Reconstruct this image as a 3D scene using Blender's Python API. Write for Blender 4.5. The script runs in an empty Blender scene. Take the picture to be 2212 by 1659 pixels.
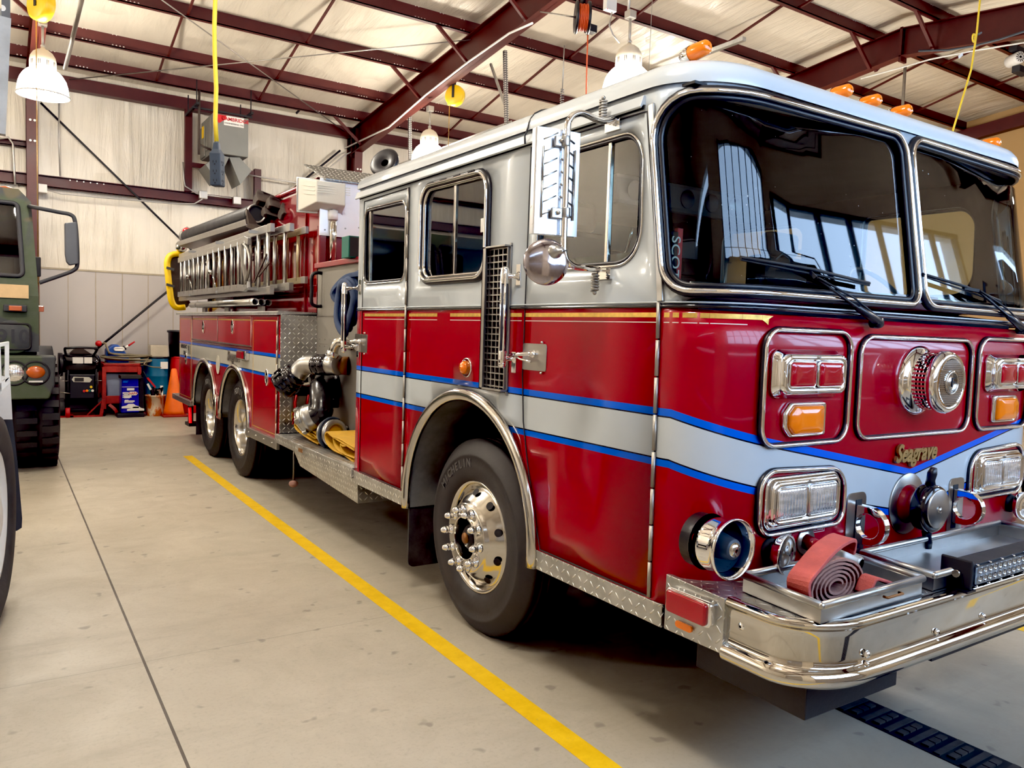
import bpy, bmesh, math, random
from mathutils import Vector, Matrix, geometry as mgeo
random.seed(7)
V=Vector; PI=math.pi; C=bpy.context.scene.collection
# ---------------------------------------------------------------- camera model (2212x1659 frame)
F=1681.84; CX,CY=1106.0,829.5; CAMH=1.62
_y,_p,_r=.583874153,-.066846968,.0327688862
_f=V((math.sin(_y)*math.cos(_p),math.cos(_y)*math.cos(_p),math.sin(_p)))
_rt=V((math.cos(_y),-math.sin(_y),0)); _up=_rt.cross(_f)
R_=_rt*math.cos(_r)+_up*math.sin(_r); U_=-_rt*math.sin(_r)+_up*math.cos(_r); O_=V((0,0,CAMH))
def ray(x,y): return R_*((x-CX)/F)-U_*((y-CY)/F)+_f
def PX(x,y,X): d=ray(x,y); return O_+d*(X/d.x)
def PY(x,y,Y): d=ray(x,y); return O_+d*(Y/d.y)
def PZ(x,y,Z): d=ray(x,y); return O_+d*((Z-CAMH)/d.z)
cam=bpy.data.cameras.new('camera'); co=bpy.data.objects.new('camera',cam); C.objects.link(co)
cam.sensor_width=36; cam.lens=F/2212*36; cam.clip_start=.05; cam.clip_end=200
m=Matrix((( R_.x,U_.x,-_f.x,0),(R_.y,U_.y,-_f.y,0),(R_.z,U_.z,-_f.z,CAMH),(0,0,0,1))); co.matrix_world=m
bpy.context.scene.camera=co
# ---------------------------------------------------------------- materials
class NT:
    def __init__(s,name):
        s.m=bpy.data.materials.new(name); s.m.use_nodes=True; s.t=s.m.node_tree; s.t.nodes.clear()
        s.out=s.n('ShaderNodeOutputMaterial')
    def n(s,k,**kw):
        a=s.t.nodes.new(k)
        for i,v in kw.items(): setattr(a,i,v)
        return a
    def l(s,a,b): s.t.links.new(a,b)
    def val(s,x,sock):
        if isinstance(x,(int,float)): sock.default_value=x
        elif isinstance(x,(tuple,list)): sock.default_value=tuple(x)+((1,) if len(x)==3 and len(sock.default_value)==4 else ())
        else: s.l(x,sock)
    def math(s,op,a,b=0.0,c=None,clamp=False):
        n=s.n('ShaderNodeMath',operation=op,use_clamp=clamp); s.val(a,n.inputs[0]); s.val(b,n.inputs[1])
        if c is not None: s.val(c,n.inputs[2])
        return n.outputs[0]
    def mix(s,f,a,b):
        n=s.n('ShaderNodeMix',data_type='RGBA'); s.val(f,n.inputs[0]); s.val(a,n.inputs[6]); s.val(b,n.inputs[7]); return n.outputs[2]
    def coord(s,k='Object'): return s.n('ShaderNodeTexCoord').outputs[k]
    def mapping(s,v,scale=(1,1,1),rot=(0,0,0),loc=(0,0,0)):
        n=s.n('ShaderNodeMapping'); s.l(v,n.inputs[0]); n.inputs['Scale'].default_value=scale; n.inputs['Rotation'].default_value=rot; n.inputs['Location'].default_value=loc; return n.outputs[0]
    def noise(s,v,scale=5,detail=4,rough=.6,dist=0):
        n=s.n('ShaderNodeTexNoise'); s.l(v,n.inputs['Vector']); n.inputs['Scale'].default_value=scale; n.inputs['Detail'].default_value=detail
        n.inputs['Roughness'].default_value=rough; n.inputs['Distortion'].default_value=dist; return n.outputs[0]
    def ramp(s,v,a,b,ca=0.,cb=1.):
        n=s.n('ShaderNodeMapRange'); s.l(v,n.inputs[0]); n.inputs[1].default_value=a; n.inputs[2].default_value=b; n.inputs[3].default_value=ca; n.inputs[4].default_value=cb; return n.outputs[0]
    def bump(s,h,strength=.3,dist=.01):
        n=s.n('ShaderNodeBump'); s.l(h,n.inputs['Height']); n.inputs['Strength'].default_value=strength; n.inputs['Distance'].default_value=dist; return n.outputs[0]
    def bsdf(s,col,rough=.5,metal=0.,coat=0.,normal=None,**kw):
        b=s.n('ShaderNodeBsdfPrincipled'); s.val(col,b.inputs['Base Color']); s.val(rough,b.inputs['Roughness']); s.val(metal,b.inputs['Metallic'])
        b.inputs['Coat Weight'].default_value=coat; b.inputs['Coat Roughness'].default_value=.04
        for k,v in kw.items(): s.val(v,b.inputs[k])
        if normal is not None: s.l(normal,b.inputs['Normal'])
        s.l(b.outputs[0],s.out.inputs[0]); return b
def mat(name,col,rough=.5,metal=0.,coat=0.,var=.12,vs=6.,bump=0.,bs=60.,rv=.1,emit=0.,ecol=None,**kw):
    s=NT(name); v=s.coord(); n=s.noise(v,vs,5)
    f=s.ramp(n,.3,.7,1-var,1+var*.6); c=s.n('ShaderNodeVectorMath',operation='SCALE'); c.inputs[0].default_value=col; s.l(f,c.inputs[3])
    r=s.ramp(n,.3,.7,max(0,rough-rv*rough),min(1,rough+rv*rough))
    nm=s.bump(s.noise(v,bs,4),bump,.004) if bump else None
    b=s.bsdf(c.outputs[0],r,metal,coat,nm,**kw)
    if emit: b.inputs['Emission Strength'].default_value=emit; b.inputs['Emission Color'].default_value=(ecol or col)+(1,)
    return s.m
MT={}
def defm(k,*a,**kw): MT[k]=mat(k,*a,**kw)
RED=(.31,.0025,.011); WHT=(.46,.50,.53); BLU=(.005,.105,.62)
defm('red_paint',RED,.22,coat=.35,var=.06,vs=2)
defm('maroon_paint',(.23,.012,.018),.3,coat=.5,var=.1,vs=2)
defm('white_paint',WHT,.25,coat=.35,var=.03,vs=2)
defm('white_bright',(.8,.8,.78),.35,var=.05)
defm('cream_plastic',(.55,.53,.46),.4,var=.05)
defm('blue_stripe',BLU,.3,var=.03)
defm('chrome',(.86,.86,.87),.05,1.,var=.02,rv=.6)
defm('chrome_worn',(.62,.6,.57),.13,1.,var=.12,vs=9,rv=.5)
defm('aluminium',(.46,.455,.44),.34,1.,var=.12,vs=9)
defm('brushed_steel',(.47,.45,.42),.3,1.,var=.15,vs=4)
defm('dull_steel',(.36,.34,.31),.45,.9,var=.2,vs=5)
defm('grey_panel',(.27,.255,.225),.42,.35,var=.14,vs=3)
defm('rubber',(.036,.034,.032),.62,var=.25,vs=8,bump=.25,bs=40)
defm('rubber_dusty',(.055,.052,.048),.75,var=.4,vs=12,bump=.4,bs=50)
defm('black_plastic',(.014,.014,.015),.35,var=.1)
defm('black_gloss',(.008,.008,.01),.12,coat=.6,var=.1)
defm('black_matte',(.02,.02,.02),.7,var=.2)
defm('interior_dark',(.012,.012,.012),.8,var=.2)
defm('interior_grey',(.035,.034,.032),.75,var=.2)
defm('frame_black',(.025,.024,.023),.5,var=.3,bump=.2)
defm('brown_steel',(.07,.013,.009),.5,var=.22,vs=3)
defm('grey_heater',(.19,.19,.175),.5,.2,var=.05)
defm('amber',(.72,.17,.005),.15,coat=.5,var=.05,emit=.04,ecol=(.9,.2,.0))
defm('red_lens',(.33,.006,.012),.1,coat=.8,var=.05,emit=.0)
defm('beacon_red',(.75,.01,.012),.12,coat=.8,var=.05,emit=.3,ecol=(.9,.02,.02))
defm('gold',(.72,.47,.12),.35,.6,var=.25,vs=40)
defm('gold_dull',(.45,.3,.12),.4,.7,var=.2,vs=30)
defm('hose_yellow',(.62,.36,.05),.8,var=.15,vs=14,bump=.3,bs=200)
defm('hose_red',(.50,.11,.09),.85,var=.2,vs=16,bump=.5,bs=180)
defm('hose_pink',(.36,.2,.16),.85,var=.25,vs=16,bump=.5,bs=180)
defm('hose_blue',(.05,.075,.14),.85,var=.25,vs=14,bump=.4,bs=180)
defm('yellow_plastic',(.85,.55,.02),.4,var=.06)
defm('yellow_cord',(.85,.6,.04),.5,var=.08,vs=30)
defm('orange_cord',(.75,.13,.04),.5,var=.08)
defm('red_plastic',(.5,.02,.02),.4,var=.15)
defm('red_dirty',(.35,.03,.02),.5,var=.4,vs=10)
defm('orange_cone',(.85,.16,.02),.55,var=.12)
defm('blue_drum',(.01,.12,.24),.4,var=.15)
defm('blue_can',(.015,.07,.32),.42,var=.15)
defm('blue_box',(.01,.012,.32),.3,var=.06)
defm('green_box',(.01,.11,.08),.45,var=.1)
defm('tan_hose',(.2,.17,.11),.6,var=.15)
defm('slate',(.045,.06,.08),.5,var=.06)
defm('paper',(.75,.72,.68),.6,var=.05)
defm('tan_tape',(.62,.44,.24),.75,var=.1,vs=10)
defm('white_steel',(.68,.67,.66),.4,var=.12)
defm('conduit',(.45,.43,.4),.4,.6,var=.1)
defm('galv',(.5,.5,.48),.35,.85,var=.2,vs=12)
defm('lamp_metal',(.62,.56,.46),.5,var=.04)
defm('tan_band',(.35,.3,.22),.7)
defm('brown_dark',(.06,.045,.035),.8,var=.35,vs=8,bump=.3)
defm('bronze_pipe',(.3,.14,.05),.5,.5,var=.3,vs=9)
defm('magenta_lens',(.25,.01,.02),.2)
defm('led_chip',(.85,.87,.9),.15,.4,var=.2,vs=60)
def m_body():                       # striped paint of the cab and body: red below the belt, white band edged in blue
    def make(name,upper):
        WHT=globals()['WHT'] if upper else (.50,.49,.43)
        s=NT(name); v=s.coord(); sp=s.n('ShaderNodeSeparateXYZ'); s.l(v,sp.inputs[0]); x,y,z=sp.outputs
        d=s.math('ABSOLUTE',s.math('SUBTRACT',x,3.325)); dy=s.math('MAXIMUM',s.math('SUBTRACT',y,1.85),0.0)
        t=s.math('MULTIPLY',s.math('MINIMUM',s.math('ADD',d,dy),1.47),.187)
        q=s.math('SUBTRACT',z,t)       # height relative to the V
        def gt(a,h): return s.math('GREATER_THAN',a,h)
        n=s.noise(v,2.,3); w=s.ramp(n,.3,.7,.94,1.05)
        c=s.mix(0,RED,RED)
        # walk upwards
        c=s.mix(gt(q,.862),RED,BLU); c=s.mix(gt(q,.888),c,(.01,.01,.015)); c=s.mix(gt(q,.894),c,WHT)
        c=s.mix(gt(q,1.046),c,(.01,.01,.015)); c=s.mix(gt(q,1.052),c,BLU); c=s.mix(gt(q,1.080),c,RED)
        if upper: c=s.mix(gt(z,1.734),c,WHT)
        vm=s.n('ShaderNodeVectorMath',operation='SCALE'); s.l(c,vm.inputs[0]); s.l(w,vm.inputs[3])
        bp=s.bump(s.noise(v,1.6,2,.4),.06,.02)
        s.bsdf(vm.outputs[0],.24,0,.4,bp,**{'Specular IOR Level':.3}); return s.m
    MT['cab_paint']=make('cab_paint',True); MT['body_paint']=make('body_paint',False)
m_body()
def m_plate():                      # tread plate: raised lozenges alternating direction, from metric UVs
    s=NT('tread_plate'); uv=s.coord('UV'); mp=s.mapping(uv,(1/.04,1/.04,1)); sp=s.n('ShaderNodeSeparateXYZ'); s.l(mp,sp.inputs[0]); u,v=sp.outputs[0],sp.outputs[1]
    fu=s.math('FLOOR',u); fv=s.math('FLOOR',v); par=s.math('MODULO',s.math('ADD',s.math('ADD',fu,fv),1000),2.)
    a=s.math('SUBTRACT',s.math('FRACT',u),.5); b=s.math('SUBTRACT',s.math('FRACT',v),.5)
    sg=s.math('SUBTRACT',s.math('MULTIPLY',par,2.),1.); b2=s.math('MULTIPLY',b,sg)
    p=s.math('ADD',a,b2); q=s.math('SUBTRACT',a,b2)
    e=s.math('ADD',s.math('POWER',s.math('DIVIDE',p,.6),2.),s.math('POWER',s.math('DIVIDE',q,.15),2.))
    h=s.math('SUBTRACT',1.,e,clamp=True)
    n=s.noise(s.coord(),7,5); k=s.ramp(n,.3,.7,.36,.58); cc=s.n('ShaderNodeCombineXYZ'); s.l(k,cc.inputs[0]); s.l(k,cc.inputs[1]); s.l(s.math('MULTIPLY',k,.96),cc.inputs[2])
    col=s.mix(s.math('MULTIPLY',h,1.4,clamp=True),cc.outputs[0],(.8,.8,.78))
    s.bsdf(col,s.ramp(n,.3,.7,.26,.42),.85,0,s.bump(h,.9,.006)); MT['tread_plate']=s.m
m_plate()
def m_glass(name,tint,refl=1.,dirt=0.):
    s=NT(name); tr=s.n('ShaderNodeBsdfTransparent'); tr.inputs[0].default_value=tint+(1,)
    gl=s.n('ShaderNodeBsdfGlossy'); gl.inputs['Roughness'].default_value=.02; gl.inputs[0].default_value=(1,1,1,1)
    fr=s.n('ShaderNodeFresnel'); fr.inputs[0].default_value=1.5; k=s.math('MULTIPLY',fr.outputs[0],refl,clamp=True)
    mx=s.n('ShaderNodeMixShader'); s.l(k,mx.inputs[0]); s.l(tr.outputs[0],mx.inputs[1]); s.l(gl.outputs[0],mx.inputs[2])
    o=mx.outputs[0]
    if dirt:
        vo=s.n('ShaderNodeTexVoronoi'); s.l(s.coord(),vo.inputs['Vector']); vo.inputs['Scale'].default_value=34; vo.inputs['Randomness'].default_value=1
        nn=s.noise(s.coord(),6,3); d=s.math('LESS_THAN',vo.outputs['Distance'],s.ramp(nn,.5,.8,0,.17))
        df=s.n('ShaderNodeBsdfDiffuse'); df.inputs[0].default_value=(.5,.55,.58,1); m2=s.n('ShaderNodeMixShader'); s.l(s.math('MULTIPLY',d,dirt),m2.inputs[0]); s.l(o,m2.inputs[1]); s.l(df.outputs[0],m2.inputs[2]); o=m2.outputs[0]
    s.l(o,s.out.inputs[0]); MT[name]=s.m
m_glass('windshield_glass',(.55,.63,.6),.95,.6); m_glass('window_glass',(.42,.48,.46),1.7); m_glass('window_glass_pale',(.85,.9,.87),1.); m_glass('clear_glass',(.85,.88,.9),1.3)
def m_lens():
    s=NT('headlamp_lens'); v=s.coord(); w=s.n('ShaderNodeTexWave',wave_type='BANDS',bands_direction='X'); s.l(v,w.inputs[0]); w.inputs['Scale'].default_value=18
    n=s.noise(s.mapping(v,(3,3,14)),4,3); f=s.ramp(n,.35,.65,.6,1.); cc=s.n('ShaderNodeCombineXYZ')
    for i in range(3): s.l(f,cc.inputs[i])
    s.bsdf(cc.outputs[0],.08,.75,.8,s.bump(w.outputs[1],.3,.004)); MT['headlamp_lens']=s.m
m_lens()
def m_floor():
    s=NT('concrete_floor'); v=s.coord(); n1=s.noise(v,.35,6,.65); n2=s.noise(v,2.2,8,.7,.6); n3=s.noise(v,60,3)
    st=s.noise(s.mapping(v,(.35,2.6,1),(0,0,.12)),1.2,7,.7,.4)
    a=s.mix(s.ramp(n1,.3,.7),(.42,.375,.29),(.52,.475,.385)); a=s.mix(s.ramp(n2,.42,.75,0,.45),a,(.31,.275,.205)); a=s.mix(s.ramp(st,.55,.8,0,.5),a,(.25,.215,.16))
    spots=s.noise(v,7,2,.5); a=s.mix(s.ramp(spots,.67,.72,0,.5),a,(.12,.1,.08))
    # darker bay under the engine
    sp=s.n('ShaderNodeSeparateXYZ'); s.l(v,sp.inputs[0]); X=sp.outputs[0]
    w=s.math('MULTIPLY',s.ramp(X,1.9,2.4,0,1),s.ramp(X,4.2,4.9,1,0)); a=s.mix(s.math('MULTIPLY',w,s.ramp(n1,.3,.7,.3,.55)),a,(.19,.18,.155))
    a=s.mix(s.ramp(n3,.52,.68,0,.32),a,(.33,.29,.22)); n4=s.noise(v,19,6,.75); a=s.mix(s.ramp(n4,.58,.74,0,.5),a,(.29,.25,.19))
    def groove(X0,wd=.006): 
        d=s.math('ABSOLUTE',s.math('SUBTRACT',X0[0],X0[1])); return s.math('LESS_THAN',d,wd)
    g=groove((X,.562)); yy=sp.outputs[1]
    g2=s.math('MULTIPLY',groove((yy,3.94),.003),.3); g3=s.math('MULTIPLY',groove((yy,9.95),.006),.35)
    wob=s.math('MULTIPLY',g,1.)
    a=s.mix(s.math('MAXIMUM',wob,s.math('MAXIMUM',g2,g3)),a,(.07,.055,.04))
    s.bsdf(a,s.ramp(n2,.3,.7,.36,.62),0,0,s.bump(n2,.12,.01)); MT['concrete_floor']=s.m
    s=NT('yellow_line_paint'); v=s.coord(); n=s.noise(v,9,7,.7); a=s.mix(s.ramp(n,.3,.7),(.72,.44,.012),(.9,.6,.03)); a=s.mix(s.ramp(s.noise(v,26,6,.7),.62,.72,0,.55),a,(.42,.33,.17))
    s.bsdf(a,.45); MT['yellow_line_paint']=s.m
m_floor()
def m_vinyl(name,scale,col,strength=.6,seam=None):
    s=NT(name); v=s.coord(); n=s.noise(s.mapping(v,scale),1.,6,.62,.7); big=s.noise(v,.8,2)
    msk=s.ramp(big,.42,.6,.2,1.); h=s.math('MULTIPLY',n,msk); a=s.mix(s.ramp(s.noise(v,.5,3),.3,.7),tuple(c*.93 for c in col),col)
    a=s.mix(s.ramp(n,.3,.5,.22,0),a,tuple(c*.6 for c in col))
    s.bsdf(a,.36,.0,.0,s.bump(h,strength,.085),**{'Specular IOR Level':.5}); MT[name]=s.m
m_vinyl('ceiling_vinyl',(5.5,.75,1),(.66,.60,.50),.9)
m_vinyl('wall_vinyl',(7.5,1,.55),(.72,.66,.56),1.)
defm('liner_panel',(.40,.37,.355),.45,var=.04,vs=1)
defm('tan_wall',(.42,.27,.12),.75,var=.05,vs=1)
defm('outside_ground',(.5,.5,.5),.8,var=.1)
def m_camo():
    s=NT('camouflage'); v=s.coord(); n=s.noise(v,1.5,2,.5,.8); n2=s.noise(s.mapping(v,loc=(5,3,2)),1.9,2,.5,.5); f=s.noise(v,14,5)
    a=s.mix(s.ramp(n,.49,.53),(.055,.075,.038),(.045,.05,.053)); a=s.mix(s.ramp(n2,.58,.62),a,(.10,.085,.045)); a=s.mix(s.ramp(f,.3,.8,0,.3),a,(.11,.115,.11))
    s.bsdf(a,.7); MT['camouflage']=s.m
    s=NT('stained_bucket'); v=s.coord(); n=s.noise(s.mapping(v,(6,6,2.2)),1.6,4,.6,.6); a=s.mix(s.ramp(n,.45,.55),(.75,.66,.5),(.62,.15,.02)); s.bsdf(a,.45); MT['stained_bucket']=s.m
    s=NT('lamp_glow'); e=s.n('ShaderNodeEmission'); e.inputs[0].default_value=(1,.91,.78,1); e.inputs[1].default_value=LAMP
    s.l(e.outputs[0],s.out.inputs[0]); MT['lamp_glow']=s.m
    s=NT('perforated'); uv=s.coord('UV'); sp=s.n('ShaderNodeSeparateXYZ'); s.l(s.mapping(uv,(30,30,1)),sp.inputs[0])
    a=s.math('SUBTRACT',s.math('FRACT',sp.outputs[0]),.5); b=s.math('SUBTRACT',s.math('FRACT',sp.outputs[1]),.5); r=s.math('ADD',s.math('POWER',a,2.),s.math('POWER',b,2.))
    s.bsdf(s.mix(s.math('LESS_THAN',r,.06),(.12,.115,.11),(.7,.66,.6)),.5,.3); MT['perforated']=s.m
    s=NT('dashed_steel'); uv=s.coord('UV'); s.bsdf((.5,.48,.46),.3,1); MT['dashed_steel']=s.m
LAMP=60.
m_camo()
# ---------------------------------------------------------------- mesh building
def rotto(d):
    d=V(d).normalized(); a=V((0,0,1)) if abs(d.z)<.95 else V((1,0,0)); x=a.cross(d).normalized(); return x,d.cross(x),d
class B:
    def __init__(s): s.b=bmesh.new(); s.sm=False
    def quad(s,*p,mi=0):
        f=s.b.faces.new([s.b.verts.new(V(q)) for q in p]); f.material_index=mi; return s
    def box(s,a,b,mi=0):
        x0,x1=sorted((a[0],b[0])); y0,y1=sorted((a[1],b[1])); z0,z1=sorted((a[2],b[2]))
        return s.hexa([(x0,y0,z0),(x1,y0,z0),(x1,y1,z0),(x0,y1,z0),(x0,y0,z1),(x1,y0,z1),(x1,y1,z1),(x0,y1,z1)],mi)
    def hexa(s,p,mi=0):
        v=[s.b.verts.new(V(q)) for q in p]
        for i in ((0,3,2,1),(4,5,6,7),(0,1,5,4),(1,2,6,5),(2,3,7,6),(3,0,4,7)):
            f=s.b.faces.new([v[k] for k in i]); f.material_index=mi
        return s
    def obox(s,c,ax,h,mi=0):   # centre, 3 axes, half sizes
        c=V(c); ax=[V(a).normalized() for a in ax]
        P=[]
        for k in (-1,1):
            for i,j in ((-1,-1),(1,-1),(1,1),(-1,1)): P.append(c+ax[0]*h[0]*i+ax[1]*h[1]*j+ax[2]*h[2]*k)
        return s.hexa(P,mi)
    def bar(s,p,q,w,h,up=(0,0,1),mi=0):
        p,q=V(p),V(q); d=(q-p); L=d.length; d.normalize(); u=V(up); x=d.cross(u)
        if x.length<1e-4: x=d.cross(V((1,0,0)))
        x.normalize(); u=x.cross(d); return s.obox((p+q)/2,(x,d,u),(w/2,L/2,h/2),mi)
    def rings(s,R,closed=True,cap0=True,cap1=True,loop=False,mi=0,smooth=True):
        vs=[[s.b.verts.new(V(p)) for p in r] for r in R]; n=len(vs[0]); m_=len(vs)
        for i in range(m_ if loop else m_-1):
            a,b_=vs[i],vs[(i+1)%m_]
            for j in range(n if closed else n-1):
                k=(j+1)%n
                try: f=s.b.faces.new((a[j],a[k],b_[k],b_[j])); f.smooth=smooth; f.material_index=mi
                except ValueError: pass
        if closed and not loop:
            for c_,r,rv in ((cap0,vs[0],True),(cap1,vs[-1],False)):
                if c_ and n>2:
                    f=s.b.faces.new([x for x in (reversed(r) if rv else r)]); f.material_index=mi
        return s
    def cyl(s,p,q,r,r2=None,seg=20,cap=True,mi=0):
        p,q=V(p),V(q); x,y,_=rotto(q-p); r2=r if r2 is None else r2
        R=[[c+(x*math.cos(2*PI*i/seg)+y*math.sin(2*PI*i/seg))*rr for i in range(seg)] for c,rr in ((p,r),(q,r2))]
        return s.rings(R,True,cap,cap,mi=mi)
    def lathe(s,o,ax,prof,seg=32,cap=False,mi=0,loop=False):   # prof: (radius, distance along axis)
        o=V(o); x,y,d=rotto(ax)
        R=[[o+d*h+(x*math.cos(2*PI*i/seg)+y*math.sin(2*PI*i/seg))*max(r,1e-4) for i in range(seg)] for r,h in prof]
        return s.rings(R,True,cap,cap,mi=mi,loop=loop)
    def tube(s,pts,r,seg=10,closed=False,mi=0,ell=None,up=None,cap=True):
        P=[V(p) for p in pts]; n=len(P); T=[]
        for i in range(n):
            a=P[(i-1)%n] if (closed or i>0) else P[i]; b_=P[(i+1)%n] if (closed or i<n-1) else P[i]; T.append((b_-a).normalized())
        x=None; R=[]
        for i in range(n):
            t=T[i]
            if up is not None: x=V(up).cross(t); x=x.normalized() if x.length>1e-5 else rotto(t)[0]
            elif x is None: x=rotto(t)[0]
            else: x=(x-t*x.dot(t)); x=x.normalized() if x.length>1e-5 else rotto(t)[0]
            y=t.cross(x); rr=r[i] if isinstance(r,(list,tuple)) else r; e=ell or (1,1)
            R.append([P[i]+(x*math.cos(2*PI*k/seg)*e[0]+y*math.sin(2*PI*k/seg)*e[1])*rr for k in range(seg)])
        return s.rings(R,True,cap,cap,loop=closed,mi=mi)
    def strip(s,pts,w,h,side,closed=False,mi=0):   # rectangular section; side(i)= unit vector of width
        P=[V(p) for p in pts]; n=len(P); R=[]
        for i in range(n):
            a=P[(i-1)%n] if (closed or i>0) else P[i]; b_=P[(i+1)%n] if (closed or i<n-1) else P[i]; t=(b_-a).normalized()
            x=V(side(i) if callable(side) else side); x=(x-t*x.dot(t)).normalized(); y=t.cross(x)
            R.append([P[i]+x*w/2*i_+y*h/2*j for i_,j in ((-1,-1),(1,-1),(1,1),(-1,1))])
        return s.rings(R,True,True,True,loop=closed,mi=mi,smooth=False)
    def sphere(s,c,r,seg=20,rg=12,sc=(1,1,1),mi=0,half=False):
        c=V(c); k0=0
        R=[[c+V((r*sc[0]*math.sin(a)*math.cos(2*PI*i/seg),r*sc[1]*math.sin(a)*math.sin(2*PI*i/seg),r*sc[2]*math.cos(a))) for i in range(seg)] for a in [max(.02,min(PI-.02,PI*k/rg*(.5 if half else 1))) for k in range(rg+1)]]
        return s.rings(R,True,True,True,mi=mi)
    def prism(s,poly,a,b,mi=0,smooth=False):   # poly of 3D points, extruded by vector b-a applied
        a,b=V(a),V(b); return s.rings([[V(p)+a for p in poly],[V(p)+b for p in poly]],True,True,True,mi=mi,smooth=smooth)
    def grid(s,fn,nu,nv,mi=0,smooth=True):
        vs=[[s.b.verts.new(V(fn(i/nu,j/nv))) for j in range(nv+1)] for i in range(nu+1)]
        for i in range(nu):
            for j in range(nv):
                f=s.b.faces.new((vs[i][j],vs[i+1][j],vs[i+1][j+1],vs[i][j+1])); f.smooth=smooth; f.material_index=mi
        return s
    def build(s,name,material,parent=None,bev=0,solid=0,sub=0,origin=None,fix=True,bseg=2):
        if fix: bmesh.ops.recalc_face_normals(s.b,faces=s.b.faces)
        uvl=s.b.loops.layers.uv.new('UVMap')
        for f in s.b.faces:
            n=f.normal; k=max(range(3),key=lambda i:abs(n[i])); i,j=((1,2),(0,2),(0,1))[k]
            for l in f.loops: l[uvl].uv=(l.vert.co[i],l.vert.co[j])
        me=bpy.data.meshes.new(name); 
        if origin is not None: bmesh.ops.translate(s.b,verts=s.b.verts,vec=-V(origin))
        s.b.to_mesh(me); s.b.free()
        for mm in (material if isinstance(material,(list,tuple)) else [material]): me.materials.append(MT[mm])
        o=bpy.data.objects.new(name,me); C.objects.link(o)
        if origin is not None: o.location=origin
        if parent is not None: setp(o,parent)
        if bev:
            b=o.modifiers.new('bevel','BEVEL'); b.width=bev; b.segments=bseg; b.limit_method='ANGLE'; b.angle_limit=.7; b.harden_normals=False
        if sub: u=o.modifiers.new('sub','SUBSURF'); u.levels=sub; u.render_levels=sub
        if solid:
            d=o.modifiers.new('solid','SOLIDIFY'); d.thickness=abs(solid); d.offset=-1 if solid>0 else 1
            if len(me.materials)>1: d.material_offset=1; d.material_offset_rim=0
        return o
def setp(o,p):
    o.parent=p; q=p; w=Matrix.Identity(4)
    ch=[]
    while q is not None: ch.append(q); q=q.parent
    for q in reversed(ch): w=w@q.matrix_parent_inverse@q.matrix_basis if q.parent else q.matrix_basis.copy()
    o.matrix_parent_inverse=w.inverted()
def tag(o,label=None,cat=None,group=None,kind=None):
    if label: o['label']=label
    if cat: o['category']=cat
    if group: o['group']=group
    if kind: o['kind']=kind
    return o
def thing(name,label,cat,loc=(0,0,0),group=None):
    o=bpy.data.objects.new(name,None); C.objects.link(o); o.location=loc; o.empty_display_size=.1; return tag(o,label,cat,group)
def dup(root,off,label=None,rot=None,group=None):
    def cp(o,par):
        c=o.copy(); C.objects.link(c)
        if par is not None: c.parent=par
        for ch in [x for x in bpy.data.objects if x.parent==o]: cp(ch,c)
        return c
    r=cp(root,root.parent); r.location=V(root.location)+V(off)
    if rot is not None: r.rotation_euler=rot
    if label: r['label']=label
    if group: r['group']=group
    return r
def text(body,name,material,parent,o,xa,ya,size,depth=.002,shear=0,align='CENTER',sx=1.,bold=0.,stuff=None):
    cu=bpy.data.curves.new(name,'FONT'); cu.body=body; cu.size=size; cu.extrude=depth; cu.shear=shear; cu.align_x=align; cu.align_y='CENTER'; cu.offset=bold; cu.resolution_u=4
    t=bpy.data.objects.new(name,cu); C.objects.link(t); bpy.context.view_layer.update()
    me=bpy.data.meshes.new_from_object(t.evaluated_get(bpy.context.evaluated_depsgraph_get())); bpy.data.objects.remove(t)
    xa,ya=V(xa).normalized(),V(ya).normalized(); za=xa.cross(ya); o=V(o)
    for v in me.vertices: c=v.co; v.co=o+xa*c.x*sx+ya*c.y+za*c.z
    me.materials.clear(); me.materials.append(MT[material]); ob=bpy.data.objects.new(name,me); C.objects.link(ob)
    if parent is not None: setp(ob,parent)
    return ob
def rpoly(P,r,n=6):      # rounded 2D polygon
    out=[]; m_=len(P); rs=r if isinstance(r,(list,tuple)) else [r]*m_
    for i in range(m_):
        p=V(P[i]); a=V(P[i-1])-p; b=V(P[(i+1)%m_])-p; rr=rs[i]
        if rr<=0: out.append(tuple(p)); continue
        la,lb=a.length,b.length; a.normalize(); b.normalize(); ang=a.angle(b); d=min(rr/math.tan(ang/2),la*.48,lb*.48); rr=d*math.tan(ang/2)
        c=p+(a+b).normalized()*(rr/math.sin(ang/2)); s0=p+a*d-c; s1=p+b*d-c
        a0=math.atan2(s0.y,s0.x); a1=math.atan2(s1.y,s1.x); da=(a1-a0+PI)%(2*PI)-PI
        for k in range(n+1): t=a0+da*k/n; out.append((c.x+rr*math.cos(t),c.y+rr*math.sin(t)))
    return out
def rr(x0,x1,y0,y1,r,n=6): return rpoly([(x0,y0),(x1,y0),(x1,y1),(x0,y1)],r,n)
defm('chrome_bumper',(.62,.59,.54),.05,1.,var=.05,vs=5,rv=.9)
defm('mirror_back',(.50,.47,.52),.12,1.,var=.25,vs=14,rv=.8)
defm('dark_rubber_grip',(.03,.033,.05),.45,var=.05)
defm('wheel_well_grey',(.2,.2,.19),.6,.1,var=.35,vs=5)
defm('polished_alloy',(.64,.61,.56),.15,1.,var=.08,vs=3,rv=.5)
defm('tyre_letter',(.30,.30,.29),.7); defm('tyre_letter_dark',(.075,.073,.07),.6)
defm('red_side',(.19,.007,.011),.14,coat=1.,var=.1,vs=2)
defm('white_glossy_panel',(.85,.86,.9),.2,coat=.8,var=.02)
defm('black_semi',(.02,.02,.02),.25,coat=.4,var=.2)
defm('cream_metal',(.6,.55,.42),.3,.7)
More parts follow.
